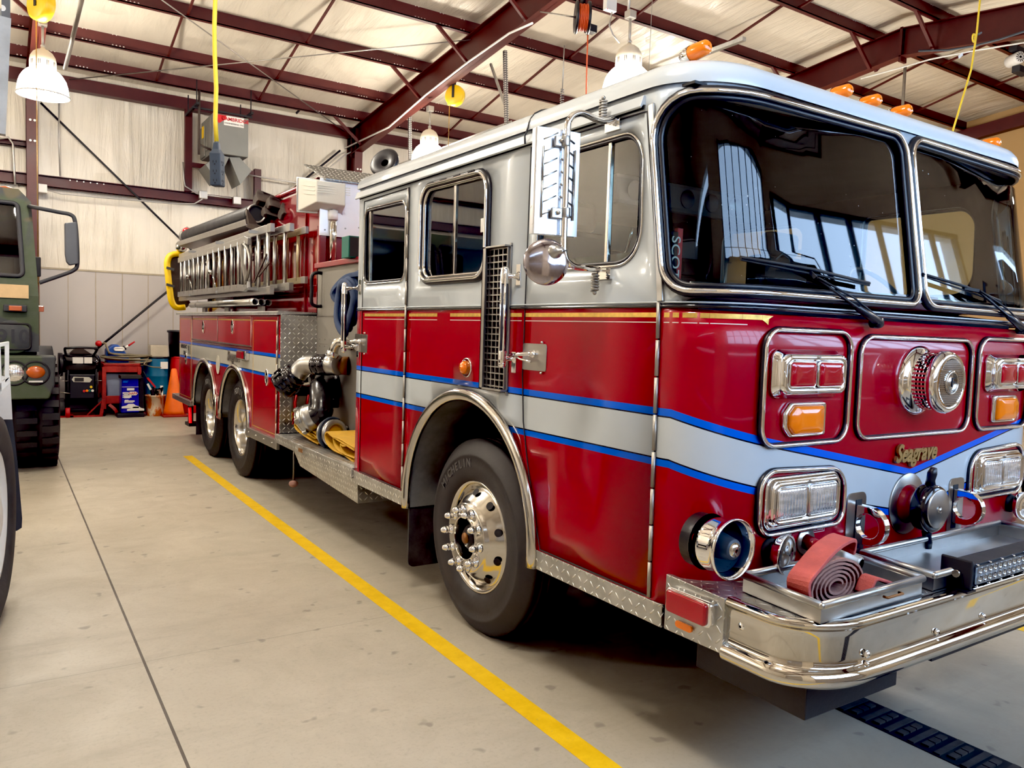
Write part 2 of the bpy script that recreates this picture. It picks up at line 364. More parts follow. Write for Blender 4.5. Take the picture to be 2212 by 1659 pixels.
defm('flood_cream',(.5,.48,.42),.4,var=.04)
def m_more():
    MT['tyre_lugged']=mat('tyre_lugged',(.028,.027,.026),.6,var=.3,vs=20,bump=.9,bs=26)
    import copy
    m=MT['tread_plate'].copy(); m.name='tread_plate_light'; MT['tread_plate_light']=m
    for n in m.node_tree.nodes:
        if n.type=='COMBXYZ':
            pass
    m=MT['tread_plate'].copy(); m.name='tread_plate_dark'; MT['tread_plate_dark']=m
    for n in m.node_tree.nodes:
        if n.type=='MAP_RANGE' and abs(n.inputs[3].default_value-.36)<.01: n.inputs[3].default_value=.16; n.inputs[4].default_value=.24
m_more()
defm('gold_dull_al',(.45,.38,.24),.4,.85,var=.15)
defm('slate_dark',(.035,.037,.042),.6,var=.2)
defm('slate_panel',(.085,.092,.105),.55,var=.1)
defm('amber_dull',(.42,.09,.015),.3,coat=.4,var=.1)
defm('blue_grey',(.25,.28,.38),.5,var=.1)
defm('brown_paper',(.45,.4,.32),.8,var=.15)

defm('door_tan',(.30,.27,.23),.6,var=.08)
def m_dg():
    s=NT('door_glass'); tr=s.n('ShaderNodeBsdfTransparent'); tr.inputs[0].default_value=(.93,.95,.97,1); s.l(tr.outputs[0],s.out.inputs[0]); MT['door_glass']=s.m
m_dg()
defm('mirror_shell',(.82,.84,.88),.28,1.,var=.04)
defm('hose_black',(.012,.013,.015),.5,var=.3,bump=.3,bs=60)
# ================================================================= BUILDING
YB=15.25; YR=6.95; YF=-1.45; X0B,X1B=-5.2,17.25
def zroof(Y): return 5.47+.106*(15.65-Y) if Y>=YR else 5.47+.106*(15.65-YR)-.106*(YR-Y)   # underside of purlins
PD=.25
def PR(x,y):
    d=ray(x,y); t=(5.43+.106*15.65-CAMH)/(d.z+.106*d.y); return O_+d*t
S=lambda o,k='structure':tag(o,kind='structure')
b=B(); b.box((-7,YF-.1,-.12),(18.5,YB+.3,0)); S(b.build('floor','concrete_floor'))
b=B(); b.box((-30,-40,-.2),(50,YF-.1,-.03)); o=S(b.build('ground','outside_ground'))
o=B()
for (x0,x1,y0,y1) in ((1.862,1.862,0,0),):
    pass
# painted parking lines
def line(pts,w,label):
    b=B(); n=len(pts)
    for i in range(n-1):
        p,q=V(pts[i]),V(pts[i+1]); d=(q-p).normalized(); s=V((-d.y,d.x,0))*w/2; z=V((0,0,.0015))
        b.quad(p-s+z,q-s+z,q+s+z,p+s+z)
    o=b.build('painted_line','yellow_line_paint',solid=0); tag(o,label,'floor marking'); return o
pl=[PZ(*p,0) for p in ((415,990),(600,1130),(873,1337),(1100,1504),(1290,1645))]; xm=sum(p.x for p in pl)/5
line([(xm,9.9,0),(xm,.3,0)],.105,'long straight yellow line painted on the concrete beside the red fire engine')
line([(4.95,3.6,0),(4.95,.5,0)],.105,'yellow line painted on the concrete on the far side of the fire engine')
line([(xm,.3,0),(xm,-1.3,0)],.105,'end of the yellow painted line behind the bumper, nearest the bay door')
# trench drain
d0,d1=3.10,3.27
b=B(); b.box((d0-.02,-1.2,.0),(d1+.02,4.4,.004))
o=thing('trench_drain','black perforated trench drain grating set in the floor under the bumper','drain',((d0+d1)/2,1.5,0))
b.build('frame','black_matte',o)
b=B()
for k in range(52):
    y=-1.15+k*.105
    for j in range(3):
        x=d0+.02+j*.05
        b.box((x-.008,y,.004),(x+.035,y+.03,.012))
    b.box((d0-.01,y+.05,.004),(d1+.01,y+.075,.010))
b.build('grating','rubber_dusty',o)
# walls
b=B(); b.box((-7,YB,0),(18,YB+.1,2.43)); S(b.build('wall_back','liner_panel'))
b=B(); b.box((-7,YB+.02,2.43),(18,YB+.12,5.75)); S(b.build('wall_back_upper','wall_vinyl'))
b=B(); b.box((-7,YB-.012,2.415),(18,YB,2.445)); 
for k in range(60): 
    x=-6.9+k*.415; b.box((x,YB-.005,0),(x+.012,YB,2.42))
S(b.build('trim_1','tan_band'))
b=B(); b.box((X1B,YF,0),(X1B+.1,YB,6.8)); S(b.build('wall_right','tan_wall'))
b=B(); b.box((X0B-.1,YF,0),(X0B,YB,6.8)); S(b.build('wall_left','wall_vinyl'))
# front wall with bay openings, doors rolled up
b=B(); ops=[(-4.4,-.2),(1.2,5.5),(6.7,11.0),(12.2,16.5)]; DH=4.25
xs=X0B
for a,c in ops: b.box((xs,YF-.15,0),(a,YF,6.6)); b.box((a,YF-.15,DH),(c,YF,6.6)); xs=c
b.box((xs,YF-.15,0),(X1B,YF,6.6)); S(b.build('wall_front','wall_vinyl'))
for i,(a,c) in enumerate(ops):    # sectional overhead doors, glazed above 2.5 m in the two middle bays
    t=bpy.data.objects.new('door_%d'%(i+1),None); C.objects.link(t); S(t)
    gl=i in (1,2); zt_=2.0 if gl else DH
    b=B()
    for k in range(int(zt_/.5)): b.box((a-.05,YF+.03,.01+k*.5),(c+.05,YF+.08,.5+k*.5))
    b.build('door_panel','door_tan',t)
    if gl:
        b=B(); n=7
        for k in range(n+1): x=a+(c-a)*k/n; b.box((x-.03,YF+.03,2.0),(x+.03,YF+.08,DH))
        for z in (2.0,3.1,DH-.04): b.box((a-.05,YF+.03,z),(c+.05,YF+.08,z+.06))
        b.build('window_mullion','frame_black',t)
        b=B(); b.quad((a,YF+.055,2.0),(c,YF+.055,2.0),(c,YF+.055,DH),(a,YF+.055,DH)); b.build('window_pane','door_glass',t,fix=False)
# ceiling (two slopes, vinyl faced insulation above purlins)
b=B()
for ya,yb in ((YB+.6,YR),(YR,YF-.2)):
    n=26
    for k in range(n):
        y0=ya+(yb-ya)*k/n; y1=ya+(yb-ya)*(k+1)/n
        b.quad((-7,y0,zroof(y0)+PD),(18,y0,zroof(y0)+PD),(18,y1,zroof(y1)+PD),(-7,y1,zroof(y1)+PD))
o=S(b.build('ceiling','ceiling_vinyl',solid=-.05,fix=False))
TN=[1]
def trim(b,m,label=None,**kw):
    TN[0]+=1; o=S(b.build('trim_%d'%TN[0],m,**kw)); 
    if label: o['label']=label
    return o
def holes(b,x,y,z,dirx=True):
    pass
YP=[15.45,14.55,13.48,11.98,10.42,8.89,7.45,6.45,4.95,3.43,1.9,.4,-1.0]
def purlin(Y):
    z=zroof(Y)
    b=B(); t=.012; fl=.07
    b.box((X0B,Y,z),(X1B,Y+t,z+PD)); b.box((X0B,Y-fl,z),(X1B,Y,z+t)); b.box((X0B,Y-fl,z),(X0B+(X1B-X0B),Y-fl+t,z+.02))
    b.box((X0B,Y,z+PD-t),(X1B,Y+fl,z+PD)); trim(b,'brown_steel','dark red steel roof purlin running the length of the bays')
    # bolts
    b=B()
    for xr in (.48,5.97,11.5):
        for sx in (-.95,-.55,-.2,.25,.6,1.0):
            for k in range(4 if abs(sx)>.5 else 2):
                for zz in (z+.045,):
                    p=V((xr+sx+k*.05,Y-.001,zz)); b.cyl(p,p-V((0,.004,0)),.011,seg=8)
            for k in range(2):
                p=V((xr+sx+k*.05,Y-.001,z+PD-.05)); b.cyl(p,p-V((0,.004,0)),.009,seg=8)
    return b
for Y in YP: trim(purlin(Y),'white_bright')
# rafters: tapered I beams
def rafter(X,col=True,depth0=.48):
    b=B(); w=.16
    def web(x0,x1,off0,off1):
        pass
    P=[]
    for y0,y1,d0_,d1_ in ((15.1,9.8,.50,.44),(9.8,YR,.44,.42),(YR,3.5,.42,.44),(3.5,YF+.1,.44,.5)):
        za,zb=zroof(y0),zroof(y1)
        b.hexa([(X-.006,y0,za-d0_),(X+.006,y0,za-d0_),(X+.006,y1,zb-d1_),(X-.006,y1,zb-d1_),(X-.006,y0,za),(X+.006,y0,za),(X+.006,y1,zb),(X-.006,y1,zb)])
        for dz0,dz1,t in ((-d0_,-d1_,.014),(-.014,-.014,.014)):
            b.hexa([(X-w/2,y0,za+dz0),(X+w/2,y0,za+dz0),(X+w/2,y1,zb+dz1),(X-w/2,y1,zb+dz1),(X-w/2,y0,za+dz0+t),(X+w/2,y0,za+dz0+t),(X+w/2,y1,zb+dz1+t),(X-w/2,y1,zb+dz1+t)])
    zz=zroof(YR); b.box((X-w/2,YR-.02,zz-.5),(X+w/2,YR+.02,zz+.01))
    zz=zroof(15.0)
    b.box((X-w/2,14.98,zz-.56),(X+w/2,15.02,zz))
    trim(b,'brown_steel','large dark red steel rafter sloping up from the back wall')
    # column
    b=B(); z1=zroof(15.1)-.02
    yi0,yi1=15.0,14.78   # inner flange at base / haunch
    b.hexa([(X-.006,yi0,0),(X+.006,yi0,0),(X+.006,15.2,0),(X-.006,15.2,0),(X-.006,yi1,z1),(X+.006,yi1,z1),(X+.006,15.2,z1),(X-.006,15.2,z1)])
    b.hexa([(X-.08,yi0-.012,0),(X+.08,yi0-.012,0),(X+.08,yi0,0),(X-.08,yi0,0),(X-.08,yi1-.012,z1),(X+.08,yi1-.012,z1),(X+.08,yi1,z1),(X-.08,yi1,z1)])
    b.box((X-.08,15.2,0),(X+.08,15.214,z1)); b.box((X-.12,14.9,0),(X+.12,15.24,.02))
    trim(b,'brown_steel','dark red steel column standing against the back wall')
    b=B()
    for k in range(2):
        for z in (4.4,4.72): p=V((X-.03+k*.06,yi1-.02,z)); b.cyl(p,p-V((0,.012,0)),.018,seg=10)
    trim(b,'white_bright')
for X in (.48,5.97,11.5): rafter(X)
b=B()
for y0,y1 in ((15.1,YR),(YR,YF+.1)):
    za,zb=zroof(y0),zroof(y1); X=17.05
    b.hexa([(X,y0,za-.26),(X+.16,y0,za-.26),(X+.16,y1,zb-.26),(X,y1,zb-.26),(X,y0,za),(X+.16,y0,za),(X+.16,y1,zb),(X,y1,zb)])
trim(b,'brown_steel','dark red end wall rafter against the tan wall')
# flange braces
def brace(X,Y,s,sy=0.):
    z=zroof(Y); b=B(); b.bar((X+s*.62,Y-.02,z+.02),(X+s*.07,Y-.02,z-.43),.045,.045); trim(b,'brown_steel')
for X,ys in ((5.97,(11.98,14.55,10.42,8.89)),(11.5,(8.89,7.45,6.45,4.95)),(.48,(11.98,))):
    for y in ys: brace(X,y,-1); 
brace(11.5,7.45,1)
# purlin struts (thin angles between purlins) at mid bays
def strut(X,ya,yb):
    b=B(); b.bar((X,ya,zroof(ya)+.03),(X,yb,zroof(yb)+PD-.03),.03,.03); trim(b,'brown_steel')
ypk=YP[1:]
for X in (2.25,3.95,7.75,9.6,13.4,15.2):
    for i in range(len(ypk)-1): strut(X,ypk[i],ypk[i+1])
# eave strut and girts
b=B(); z=5.37; b.box((X0B,15.1,z),(X1B,15.2,z+.22)); b.box((X0B,15.02,z),(X1B,15.1,z+.012)); trim(b,'brown_steel','deep dark red eave beam along the top of the back wall')
def girt(z,x0,x1,h=.2,y=15.2):
    b=B(); b.box((x0,y-.012,z),(x1,y,z+h)); b.box((x0,y-.09,z+h-.012),(x1,y,z+h)); b.box((x0,y-.09,z),(x1,y,z+.012)); b.box((x0,y-.09,z),(x1,y-.08,z+.025))
    trim(b,'brown_steel','dark red steel girt running across the back wall')
girt(3.75,X0B,X1B,.19); girt(4.35,X0B,.4,.1)
b=B()
for k in range(6): p=V((1.02+k*.1,15.108,3.90)); b.cyl(p,p-V((0,.004,0)),.011,seg=8)
trim(b,'white_bright')
def rod(p,q,r,m,label=None):
    b=B(); b.cyl(p,q,r,seg=8); return trim(b,m,label)
# diagonal rods on the back wall and roof
rod(PY(88,222,15.05),PY(378,505,15.05),.018,'black_matte','dark diagonal brace rod crossing the back wall')
rod(PY(378,505,15.05),PY(500,625,15.05),.018,'black_matte')
rod(PY(205,757,15.05),PY(365,627,15.05),.02,'black_matte','dark diagonal brace rod low on the back wall')
rod(PY(365,627,15.05),PY(735,325,15.05),.02,'black_matte')
rod(PR(1025,85),PR(150,172),.009,'dull_steel'); rod(PR(350,0)+(PR(350,0)-PR(705,255))*.25,PR(750,288),.009,'dull_steel')
# heater support frame (brown) and conduits
b=B(); b.box((2.80,15.02,3.94),(2.92,15.12,5.37)); b.box((4.02,15.02,3.94),(4.14,15.12,4.5)); b.box((2.92,15.04,4.38),(4.02,15.1,4.46)); trim(b,'brown_steel')
def conduit(pts,r,name,label,m='conduit'):
    b=B(); b.tube(pts,r,8); o=b.build(name,m); return tag(o,label,'conduit')
W=15.0
conduit([PY(x,y,W) for x,y in ((95,408),(130,418),(200,425),(380,440),(420,440),(437,430),(440,420))],.013,'electrical_conduit','thin grey electrical conduit sagging below the red girt on the back wall')
conduit([PY(x,y,W) for x,y in ((395,350),(397,385),(400,402),(425,418),(450,422),(500,428))],.013,'electrical_conduit','grey flexible conduit curling down from the hanging heater to a junction box')
conduit([PY(x,y,W) for x,y in ((128,190),(127,300),(130,380))],.012,'electrical_conduit','thin vertical conduit on the wall right of the left steel column')
conduit([PY(x,y,W) for x,y in ((0,299),(18,297),(28,310),(31,370),(33,400))],.016,'electrical_conduit','conduit bending down the wall left of the left steel column')
conduit([PY(x,y,W) for x,y in ((530,376),(560,382),(640,395),(700,372),(745,335),(780,318))],.014,'electrical_conduit','thin conduit running from the heater to the middle column')
conduit([PY(511,385,W),PY(512,428,W)],.008,'electrical_conduit','short thin vertical conduit below the heater outlet')
conduit([PX(x,y,5.86) for x,y in ((735,325),(840,275),(920,205),(1010,135),(1100,72),(1150,50))],.015,'electrical_conduit','pale conduit following the side of the middle rafter','white_steel')
for i,(x,y,l) in enumerate(((91,407,'small outlet box beside the left steel column'),(439,421,'grey junction box on the red girt below the heater'),(512,433,'grey junction box on the girt near the fire engine'))):
    p=PY(x,y,W); b=B(); b.box((p.x-.07,W-.03,p.z-.07),(p.x+.07,W+.06,p.z+.07)); tag(b.build('junction_box','conduit' if i else 'paper',bev=.01),l,'electrical box')
b=B(); b.tube([PY(x,y,14.9) for x,y in ((665,180),(665,218))]+[PY(640,245,14.9)],.02,8); tag(b.build('gas_pipe','black_matte'),'dark threaded gas pipe hanging below the purlins near the middle rafter','pipe')
b=B(); b.tube([PY(666,182,14.9),PY(700,190,14.9),PY(745,196,14.9),PY(800,208,14.9)],.02,8); tag(b.build('gas_pipe','black_matte'),'dark horizontal gas pipe under the purlin leading to the middle rafter','pipe')
# heater -------------------------------------------------
def heater():
    Y0=14.05; a=PY(460,240,Y0); c=PY(538,338,Y0); x0,x1=a.x,PY(537,262,Y0).x; z0,z1=PY(500,335,Y0).z,PY(500,250,Y0).z
    h=thing('unit_heater','grey box unit heater with a red lettered label hung near the back wall','heater',((x0+x1)/2,Y0+.5,z0))
    b=B(); b.box((x0,Y0,z0),(x1,14.95,z1)); b.build('cabinet','grey_heater',h,bev=.01)
    b=B(); b.box((x0-.02,Y0+.55,z0+.02),(x0,Y0+.9,z1-.1)); b.box((x0-.01,Y0+.1,z0+.1),(x0,Y0+.5,z1-.06)); b.build('access_panel','grey_heater',h,bev=.008)
    b=B(); b.box((x0-.03,Y0+.6,z0+.35),(x0-.02,Y0+.72,z0+.55)); b.build('warning_sticker','yellow_plastic',h)
    b=B(); xm=(x0+x1)/2; hw=(x1-x0)*.5
    for s in (-1,1):
        b.hexa([(xm,Y0+.1,z0-.02),(xm+s*hw*.65,Y0+.1,z0-.46),(xm+s*hw*.65,Y0+.7,z0-.46),(xm,Y0+.7,z0-.02),(xm+s*hw*.6,Y0+.1,z0),(xm+s*hw*1.3,Y0+.1,z0-.2),(xm+s*hw*1.3,Y0+.7,z0-.2),(xm+s*hw*.6,Y0+.7,z0)])
    b.build('outlet_duct','grey_heater',h)
    b=B(); lx0,lx1=PY(460,260,Y0-.01).x,PY(527,270,Y0-.01).x; lz=PY(495,262,Y0).z
    b.box((lx0+.18,Y0-.008,lz-.075),(lx1,Y0-.002,lz+.085)); b.build('label_plate','paper',h)
    b=B(); b.prism([(lx0,0,lz+.085),(lx0+.02,0,lz+.02),(lx0+.1,0,lz-.06),(lx0+.2,0,lz+.02),(lx0+.22,0,lz+.085)],(0,Y0-.012,0),(0,Y0-.004,0)); b.build('emblem','red_plastic',h)
    text('CAMBRIDGE','lettering','red_plastic',h,((lx0+.215+lx1)/2,Y0-.010,lz+.03),(1,0,0),(0,0,1),.082,.002,bold=.0015)
    text('ENGINEERING, INC.','lettering','black_matte',h,((lx0+.2+lx1)/2,Y0-.010,lz-.04),(1,0,0),(0,0,1),.038,.001)
    b=B()
    for px,xx in ((448,x0-.25),(550,x1+.05)):
        y=Y0+.05; b.cyl((xx,y,z1+.12),(xx,y,zroof(14.)),.01,seg=8); b.bar((xx,y-.1,z1+.1),(xx+.0,14.95,z1+.1),.04,.04)
        b.cyl((xx,14.8,z1+.12),(xx,14.8,zroof(14.8)),.01,seg=8)
    b.bar((x0-.3,Y0+.15,z1+.07),(x1+.1,Y0+.15,z1+.07),.03,.03); b.build('hanger_frame','black_matte',h)
    b=B(); b.cyl((x0-.2,Y0+.1,z0-.05),(x0-.2,Y0+.1,z1+.35),.02,seg=8); b.cyl((x0-.2,Y0+.1,z0+.12),(x0+.02,Y0+.1,z0+.05),.018,seg=8); b.build('gas_pipe','brown_dark',h)
    return h
heater()
# pendant lamps --------------------------------------------
def lamp():
    L=thing('pendant_lamp','bright white bell-shaped pendant lamp hanging over the far left of the bay by a yellow reel','lamp',(0,0,0))
    b=B(); b.lathe((0,0,0),(0,0,1),[(.285,0),(.29,.012),(.288,.04),(.278,.12),(.255,.20),(.22,.26),(.18,.30),(.15,.318),(.142,.325)],36); b.build('globe','lamp_glow',L)
    b=B(); b.lathe((0,0,0),(0,0,1),[(.296,-.006),(.305,.0),(.305,.012),(.296,.016)],36,loop=True); b.build('globe_rim','white_bright',L)
    b=B(); b.lathe((0,0,0),(0,0,1),[(.145,.315),(.15,.33),(.15,.43),(.14,.48),(.11,.53),(.07,.56),(.03,.575),(.02,.6)],32,cap=True); g=b.build('ballast_housing','lamp_metal',L)
    b=B()
    for k in range(10):
        for dd in (-.06,.06):
            a=2*PI*k/10+dd; c=V((math.cos(a),math.sin(a),0)); b.obox(c*.151+V((0,0,.385)),(c,V((-c.y,c.x,0)),(0,0,1)),(.002,.004,.03))
    s=b.build('vent_slot','brown_dark',g)
    b=B(); b.cyl((0,0,.59),(0,0,.86),.016,seg=10); b.lathe((0,0,0),(0,0,1),[(.02,.6),(.03,.61),(.02,.63)],14); b.build('stem','conduit',L)
    b=B(); b.box((-.05,-.05,.86),(.05,.05,.95)); b.build('mounting_box','conduit',L,bev=.01)
    return L
def scale_stem(L,z): pass
LP=lamp(); 
lamps=[((.50,11.75,4.41),'bright white bell-shaped pendant lamp hanging at the upper left beside the yellow reel'),
       ((5.97,11.75,4.33),'bright white bell-shaped pendant lamp under the middle rafter above the engine cab'),
       ((6.0,6.9,4.33),'bright white bell-shaped pendant lamp closest above the cab roof by the black hose reel')]
LP.location=lamps[0][0]; LP['label']=lamps[0][1]; LP['group']='pendant lamps under the rafters'
L2=dup(LP,V(lamps[1][0])-V(lamps[0][0]),lamps[1][1]); L3=dup(LP,V(lamps[2][0])-V(lamps[0][0]),lamps[2][1])
for (x,y,z,l) in ((.48,6.9,4.5,'added unseen pendant lamp high over the walkway, out of the photo'),(.6,2.0,4.5,'added unseen pendant lamp over the photographer'),
        (11.5,6.9,3.6,'pendant lamp on a long stem hung from the right rafter, behind the cab'),(11.5,11.75,4.4,'added unseen pendant lamp behind the cab near the back wall'),(11.5,2.,4.4,'added unseen pendant lamp in the far right bay'),(-4.2,11.75,4.4,'added unseen pendant lamp beyond the army truck'),(-4.2,6.9,4.4,'added unseen pendant lamp left of the photo')):
    dup(LP,V((x,y,z))-V(lamps[0][0]),l)  # unseen lamps added to light the hall; long-stemmed one follows its visible stem
b=B(); p=PX(1955,150,11.42); q=PX(1950,245,11.42); b.cyl((p.x,p.y,4.15),(p.x,p.y,p.z+.05),.022,seg=10); tag(b.build('conduit_stem','dull_steel'),'long grey conduit stem hanging from the right rafter beyond the cab roof','conduit')
b=B(); b.cyl((5.97,6.9,5.2),(5.97,6.9,5.75),.016,seg=10); tag(b.build('conduit_stem','conduit'),'thin stem above the pendant lamp nearest the cab','conduit')
# cord reels --------------------------------------------------
def cord_reel(c,label,zend,hookz,sc=1.):
    c=V(c); r=thing('cord_reel',label,'cord reel',c,'yellow retractable cord reels')
    ax=V((-.86,-.5,0))
    b=B(); b.lathe(c,ax,[(a_*sc,h_*sc) for a_,h_ in ((.02,-.06),(.14,-.06),(.16,-.045),(.165,0),(.16,.045),(.14,.06),(.02,.06))],32); b.build('housing','yellow_plastic',r)
    side=V((0,0,1)).cross(ax).normalized()
    b=B(); 
    for s in (-1,1): b.obox(c+ax*.064*sc*s+V((0,0,.07)),(ax,side,(0,0,1)),(.006,.02,.11))
    b.tube([c+V((0,0,.16)),c+V((0,0,.2)),c+side*.02+V((0,0,.23)),c+V((0,0,.26))],.012,8); b.build('bracket','black_plastic',r)
    b=B(); b.sphere(c-side*.1-V((0,0,.11)),.035); b.build('cord_stop','yellow_plastic',r)
    b=B(); b.cyl(c-side*.1-V((0,0,.12)),V((c.x-side.x*.1,c.y-side.y*.1,zend)),.006,seg=8); b.build('cord','gold_dull',r)
    b=B(); b.cyl(c+V((0,0,.22)),V((c.x,c.y,hookz)),.006,seg=6); b.build('hook','conduit',r)
p=PY(89,10,11.2); cord_reel(p,'yellow retractable cord reel at the top left, above the leftmost pendant lamp',2.0,6.0,1.2)
p=PX(983,207,6.1); cord_reel(p,'small yellow retractable cord reel under the middle rafter',2.9,5.6)
# yellow drop cord with grey outlet block
def dropcord():
    Y=3.6; pts=[PY(x,y,Y) for x,y in ((466,-60),(465,0),(463,60),(464,120),(467,190),(465,260),(468,308))]
    t=thing('drop_cord','thick yellow extension cord hanging straight down and ending in a dark grey outlet block','power cord',pts[-1])
    b=B(); b.tube([pts[0]+V((0,0,1.9))]+pts,.0095,8); b.build('cord','yellow_cord',t)
    e=pts[-1]; d=(PY(470,403,Y)-e); L=d.length; d.normalize(); x=V((.8,-.6,0)); y=d.cross(x)
    b=B(); w=.024; R=[]
    for s,k in ((0,.45),(.03,.6),(.05,1),(L-.006,1),(L,.9)):
        R.append([e+d*s+x*w*k*i+y*w*k*j for i,j in ((-1,-1),(1,-1),(1,1),(-1,1))])
    b.rings(R,smooth=False); blk=b.build('outlet_block','slate',t,bev=.003)
    b=B(); n=V((-.05,-1,0)); 
    for face in (y if y.y<0 else -y, x if x.y<0 else -x):
        sd=d.cross(face).normalized()
        for s in (.085,.125,.165):
            for k in (-1,1): b.obox(e+d*s+face*w+sd*.007*k,(face,sd,d),(.001,.0015,.005))
            b.obox(e+d*(s+.011)+face*w,(face,sd,d),(.001,.003,.003))
    b.build('socket','black_matte',blk)
    b=B(); b.cyl(e-d*.012,e+d*.02,.008,.013,seg=10); b.build('strain_relief','slate',t)
dropcord()
# yellow cord at upper right with knot
def ycord():
    Y=3.4; pts=[PY(x,y,Y) for x,y in ((2119,-40),(2117,0),(2110,70),(2098,150),(2080,210),(2062,270),(2050,310))]
    t=thing('knotted_cord','thin yellow cord with a knot and a white paper tag hanging beyond the cab roof','power cord',pts[0])
    b=B(); b.tube([pts[0]+V((0,0,1))]+pts+[PY(2040,360,Y)-V((0,0,.3))],.0075,8); b.build('cord','yellow_cord',t)
    b=B(); c=PY(2103,80,Y); b.tube([c+V((math.cos(a)*.02+.004,0,math.sin(a)*.028-a*.002)) for a in [k*.5 for k in range(15)]],.0065,8); b.build('knot','yellow_cord',t)
    b=B(); c=PY(2112,75,Y); b.bar(c,c+V((.055,.0,.03)),.01,.014); b.build('plug_end','slate',t)
    b=B(); c=PY(2075,120,Y); b.obox(c,((.8,0,.55),(0,1,0),(-.55,0,.8)),(.035,.001,.012)); b.build('paper_tag','paper',t)
ycord()
# hose reel on the ceiling, ballast box, drop hose
def hosereel():
    Y=6.3; c=PY(1258,38,Y); ax=V((.86,-.5,0)).normalized()
    t=thing('air_hose_reel','black ceiling reel wound with orange air hose beside the middle rafter','hose reel',c)
    b=B()
    for s in (-1,1): b.lathe(c+ax*.06*s,ax,[(.02,-.008),(.15,-.012),(.155,0),(.15,.012),(.02,.008)],32)
    b.cyl(c-ax*.06,c+ax*.06,.06); b.build('spool','black_plastic',t)
    b=B()
    x,y,_=rotto(ax)
    for k in range(6): 
        o=c+ax*(-.045+k*.018); b.tube([o+(x*math.cos(a)+y*math.sin(a))*(.115+.004*(k%2)) for a in [2*PI*i/28 for i in range(28)]],.0095,7,closed=True)
    b.build('wound_hose','orange_cord',t)
    b=B(); b.bar(c+V((0,0,.0)),c+V((-.0,0,.45)),.05,.03); b.box(c+V((.06,-.04,-.12)),c+V((.16,.04,-.05))); b.build('bracket','black_plastic',t)
    e=PY(1270,70,Y); b=B(); b.tube([e,PY(1268,130,Y),PY(1266,215,Y),PY(1265,260,Y)],.007,8); b.build('drop_hose','orange_cord',t)
    b=B(); b.tube([c-ax*.07,c-ax*.16+V((0,0,.01)),PX(1165,25,6.0)],.008,8); b.build('feed_hose','dull_steel',t)
hosereel()
def ballast():
    Y=6.6; a=PY(1312,-30,Y); c=PY(1332,26,Y)
    t=thing('ballast_box','small white electrical box with a tiny red light hanging above the nearest pendant lamp','electrical box',c)
    b=B(); b.box((a.x,Y,c.z),(c.x,Y+.06,a.z+.3)); b.build('box','white_bright',t,bev=.004)
    b=B(); b.tube([PY(x,y,Y) for x,y in ((1322,26),(1316,55),(1324,75),(1338,92))],.008,8); b.build('cord','conduit',t)
    b=B(); b.sphere((a.x+.01,Y-.004,PY(1312,20,Y).z),.006); b.build('indicator_light','beacon_red',t)
ballast()
b=B(); b.cyl(PY(1409,0,6.)+V((0,0,.2)),PY(1403,120,6.)-V((0,0,.2)),.003,seg=6); tag(b.build('pull_string','conduit'),'thin pale pull string hanging between the nearest lamp and the cab roof','string')
# far right fan motor
def fan():
    Y=6.2; c=PY(2200,125,Y); t=thing('door_opener_motor','round vented electric motor at the right edge under the rafter','motor',c)
    ax=V((-.5,-.86,0)); b=B(); b.lathe(c,ax,[(.02,.05),(.07,.05),(.09,.035),(.095,0),(.095,-.2),(.02,-.2)],28); b.build('housing','white_steel',t)
    b=B(); x,y,_=rotto(ax)
    for k in range(12): a=k*PI/6; e=x*math.cos(a)+y*math.sin(a); b.obox(c+ax*.052+e*.055,(e,e.cross(ax),ax),(.02,.005,.002))
    b.build('vent','black_matte',t); b=B(); b.box(c+V((-.12,-.02,.1)),c+V((.35,.1,.17))); b.box(c+V((.03,-.02,-.2)),c+V((.35,.1,-.1))); b.build('mounting_rail','black_matte',t)
fan()
# blue cable along right rafter
b=B(); b.tube([PX(x,y,11.36) for x,y in ((1985,110),(2050,108),(2100,100),(2160,85),(2212,68),(2260,50))],.015,8); tag(b.build('blue_cable','slate'),'thin dark blue cable looping along the right rafter','cable')
b=B(); b.tube([PX(x,y,11.3) for x,y in ((1860,170),(1950,145),(2010,128),(2100,110),(2212,92),(2260,80))],.011,8); tag(b.build('electrical_conduit','white_steel'),'white cable running under the right rafter','conduit')
# door track with perforated angle hangers (left edge) and middle
def hangers():
    b=B()
    for x,y0,y1,X in ((1091,110,272,5.4),):
        p=PX(x,y0,6.3); q=PX(1094,272,6.3); b.bar(p,q,.05,.05)
    t=thing('perforated_hanger','grey perforated angle hanger with a diagonal brace under the middle rafter','bracket',q)
    b.build('angle_bar','perforated',t); b=B(); b.bar(PX(1060,138,6.3),PX(1090,225,6.3),.03,.03); b.build('brace_bar','galv',t)
    p=PX(885,250,6.3); q=PX(886,345,6.3); b=B(); b.bar(p,q,.05,.05); tag(b.build('perforated_hanger','perforated'),'grey perforated hanger bar beside the middle pendant lamp','bracket')
    b=B(); a=PX(1105,270,6.3); c=PX(960,325,6.3); b.bar(a,V((6.3,14.3,c.z)),.05,.04); b.bar(a+V((0,0,.05)),V((6.3,14.3,c.z+.05)),.012,.03); b.bar(V((6.3,5.5,a.z)),a,.05,.04)
    tag(b.build('door_track','galv'),'pale horizontal overhead door track behind the engine roof','door track')
    Y=2.6
    t=thing('door_track','galvanised vertical door track and perforated hanger at the upper left edge','door track',PY(10,280,Y))
    b=B(); b.bar(PY(16,-60,Y)+V((0,0,zroof(Y)-PY(16,-60,Y).z)),PY(13,40,Y),.022,.02); b.build('perforated_hanger','perforated',t)
    b=B(); b.bar(PY(10,40,Y),PY(-2,290,Y),.03,.03); b.bar(PY(4,20,Y),PY(-6,280,Y),.006,.03); b.build('track','galv',t)
hangers()
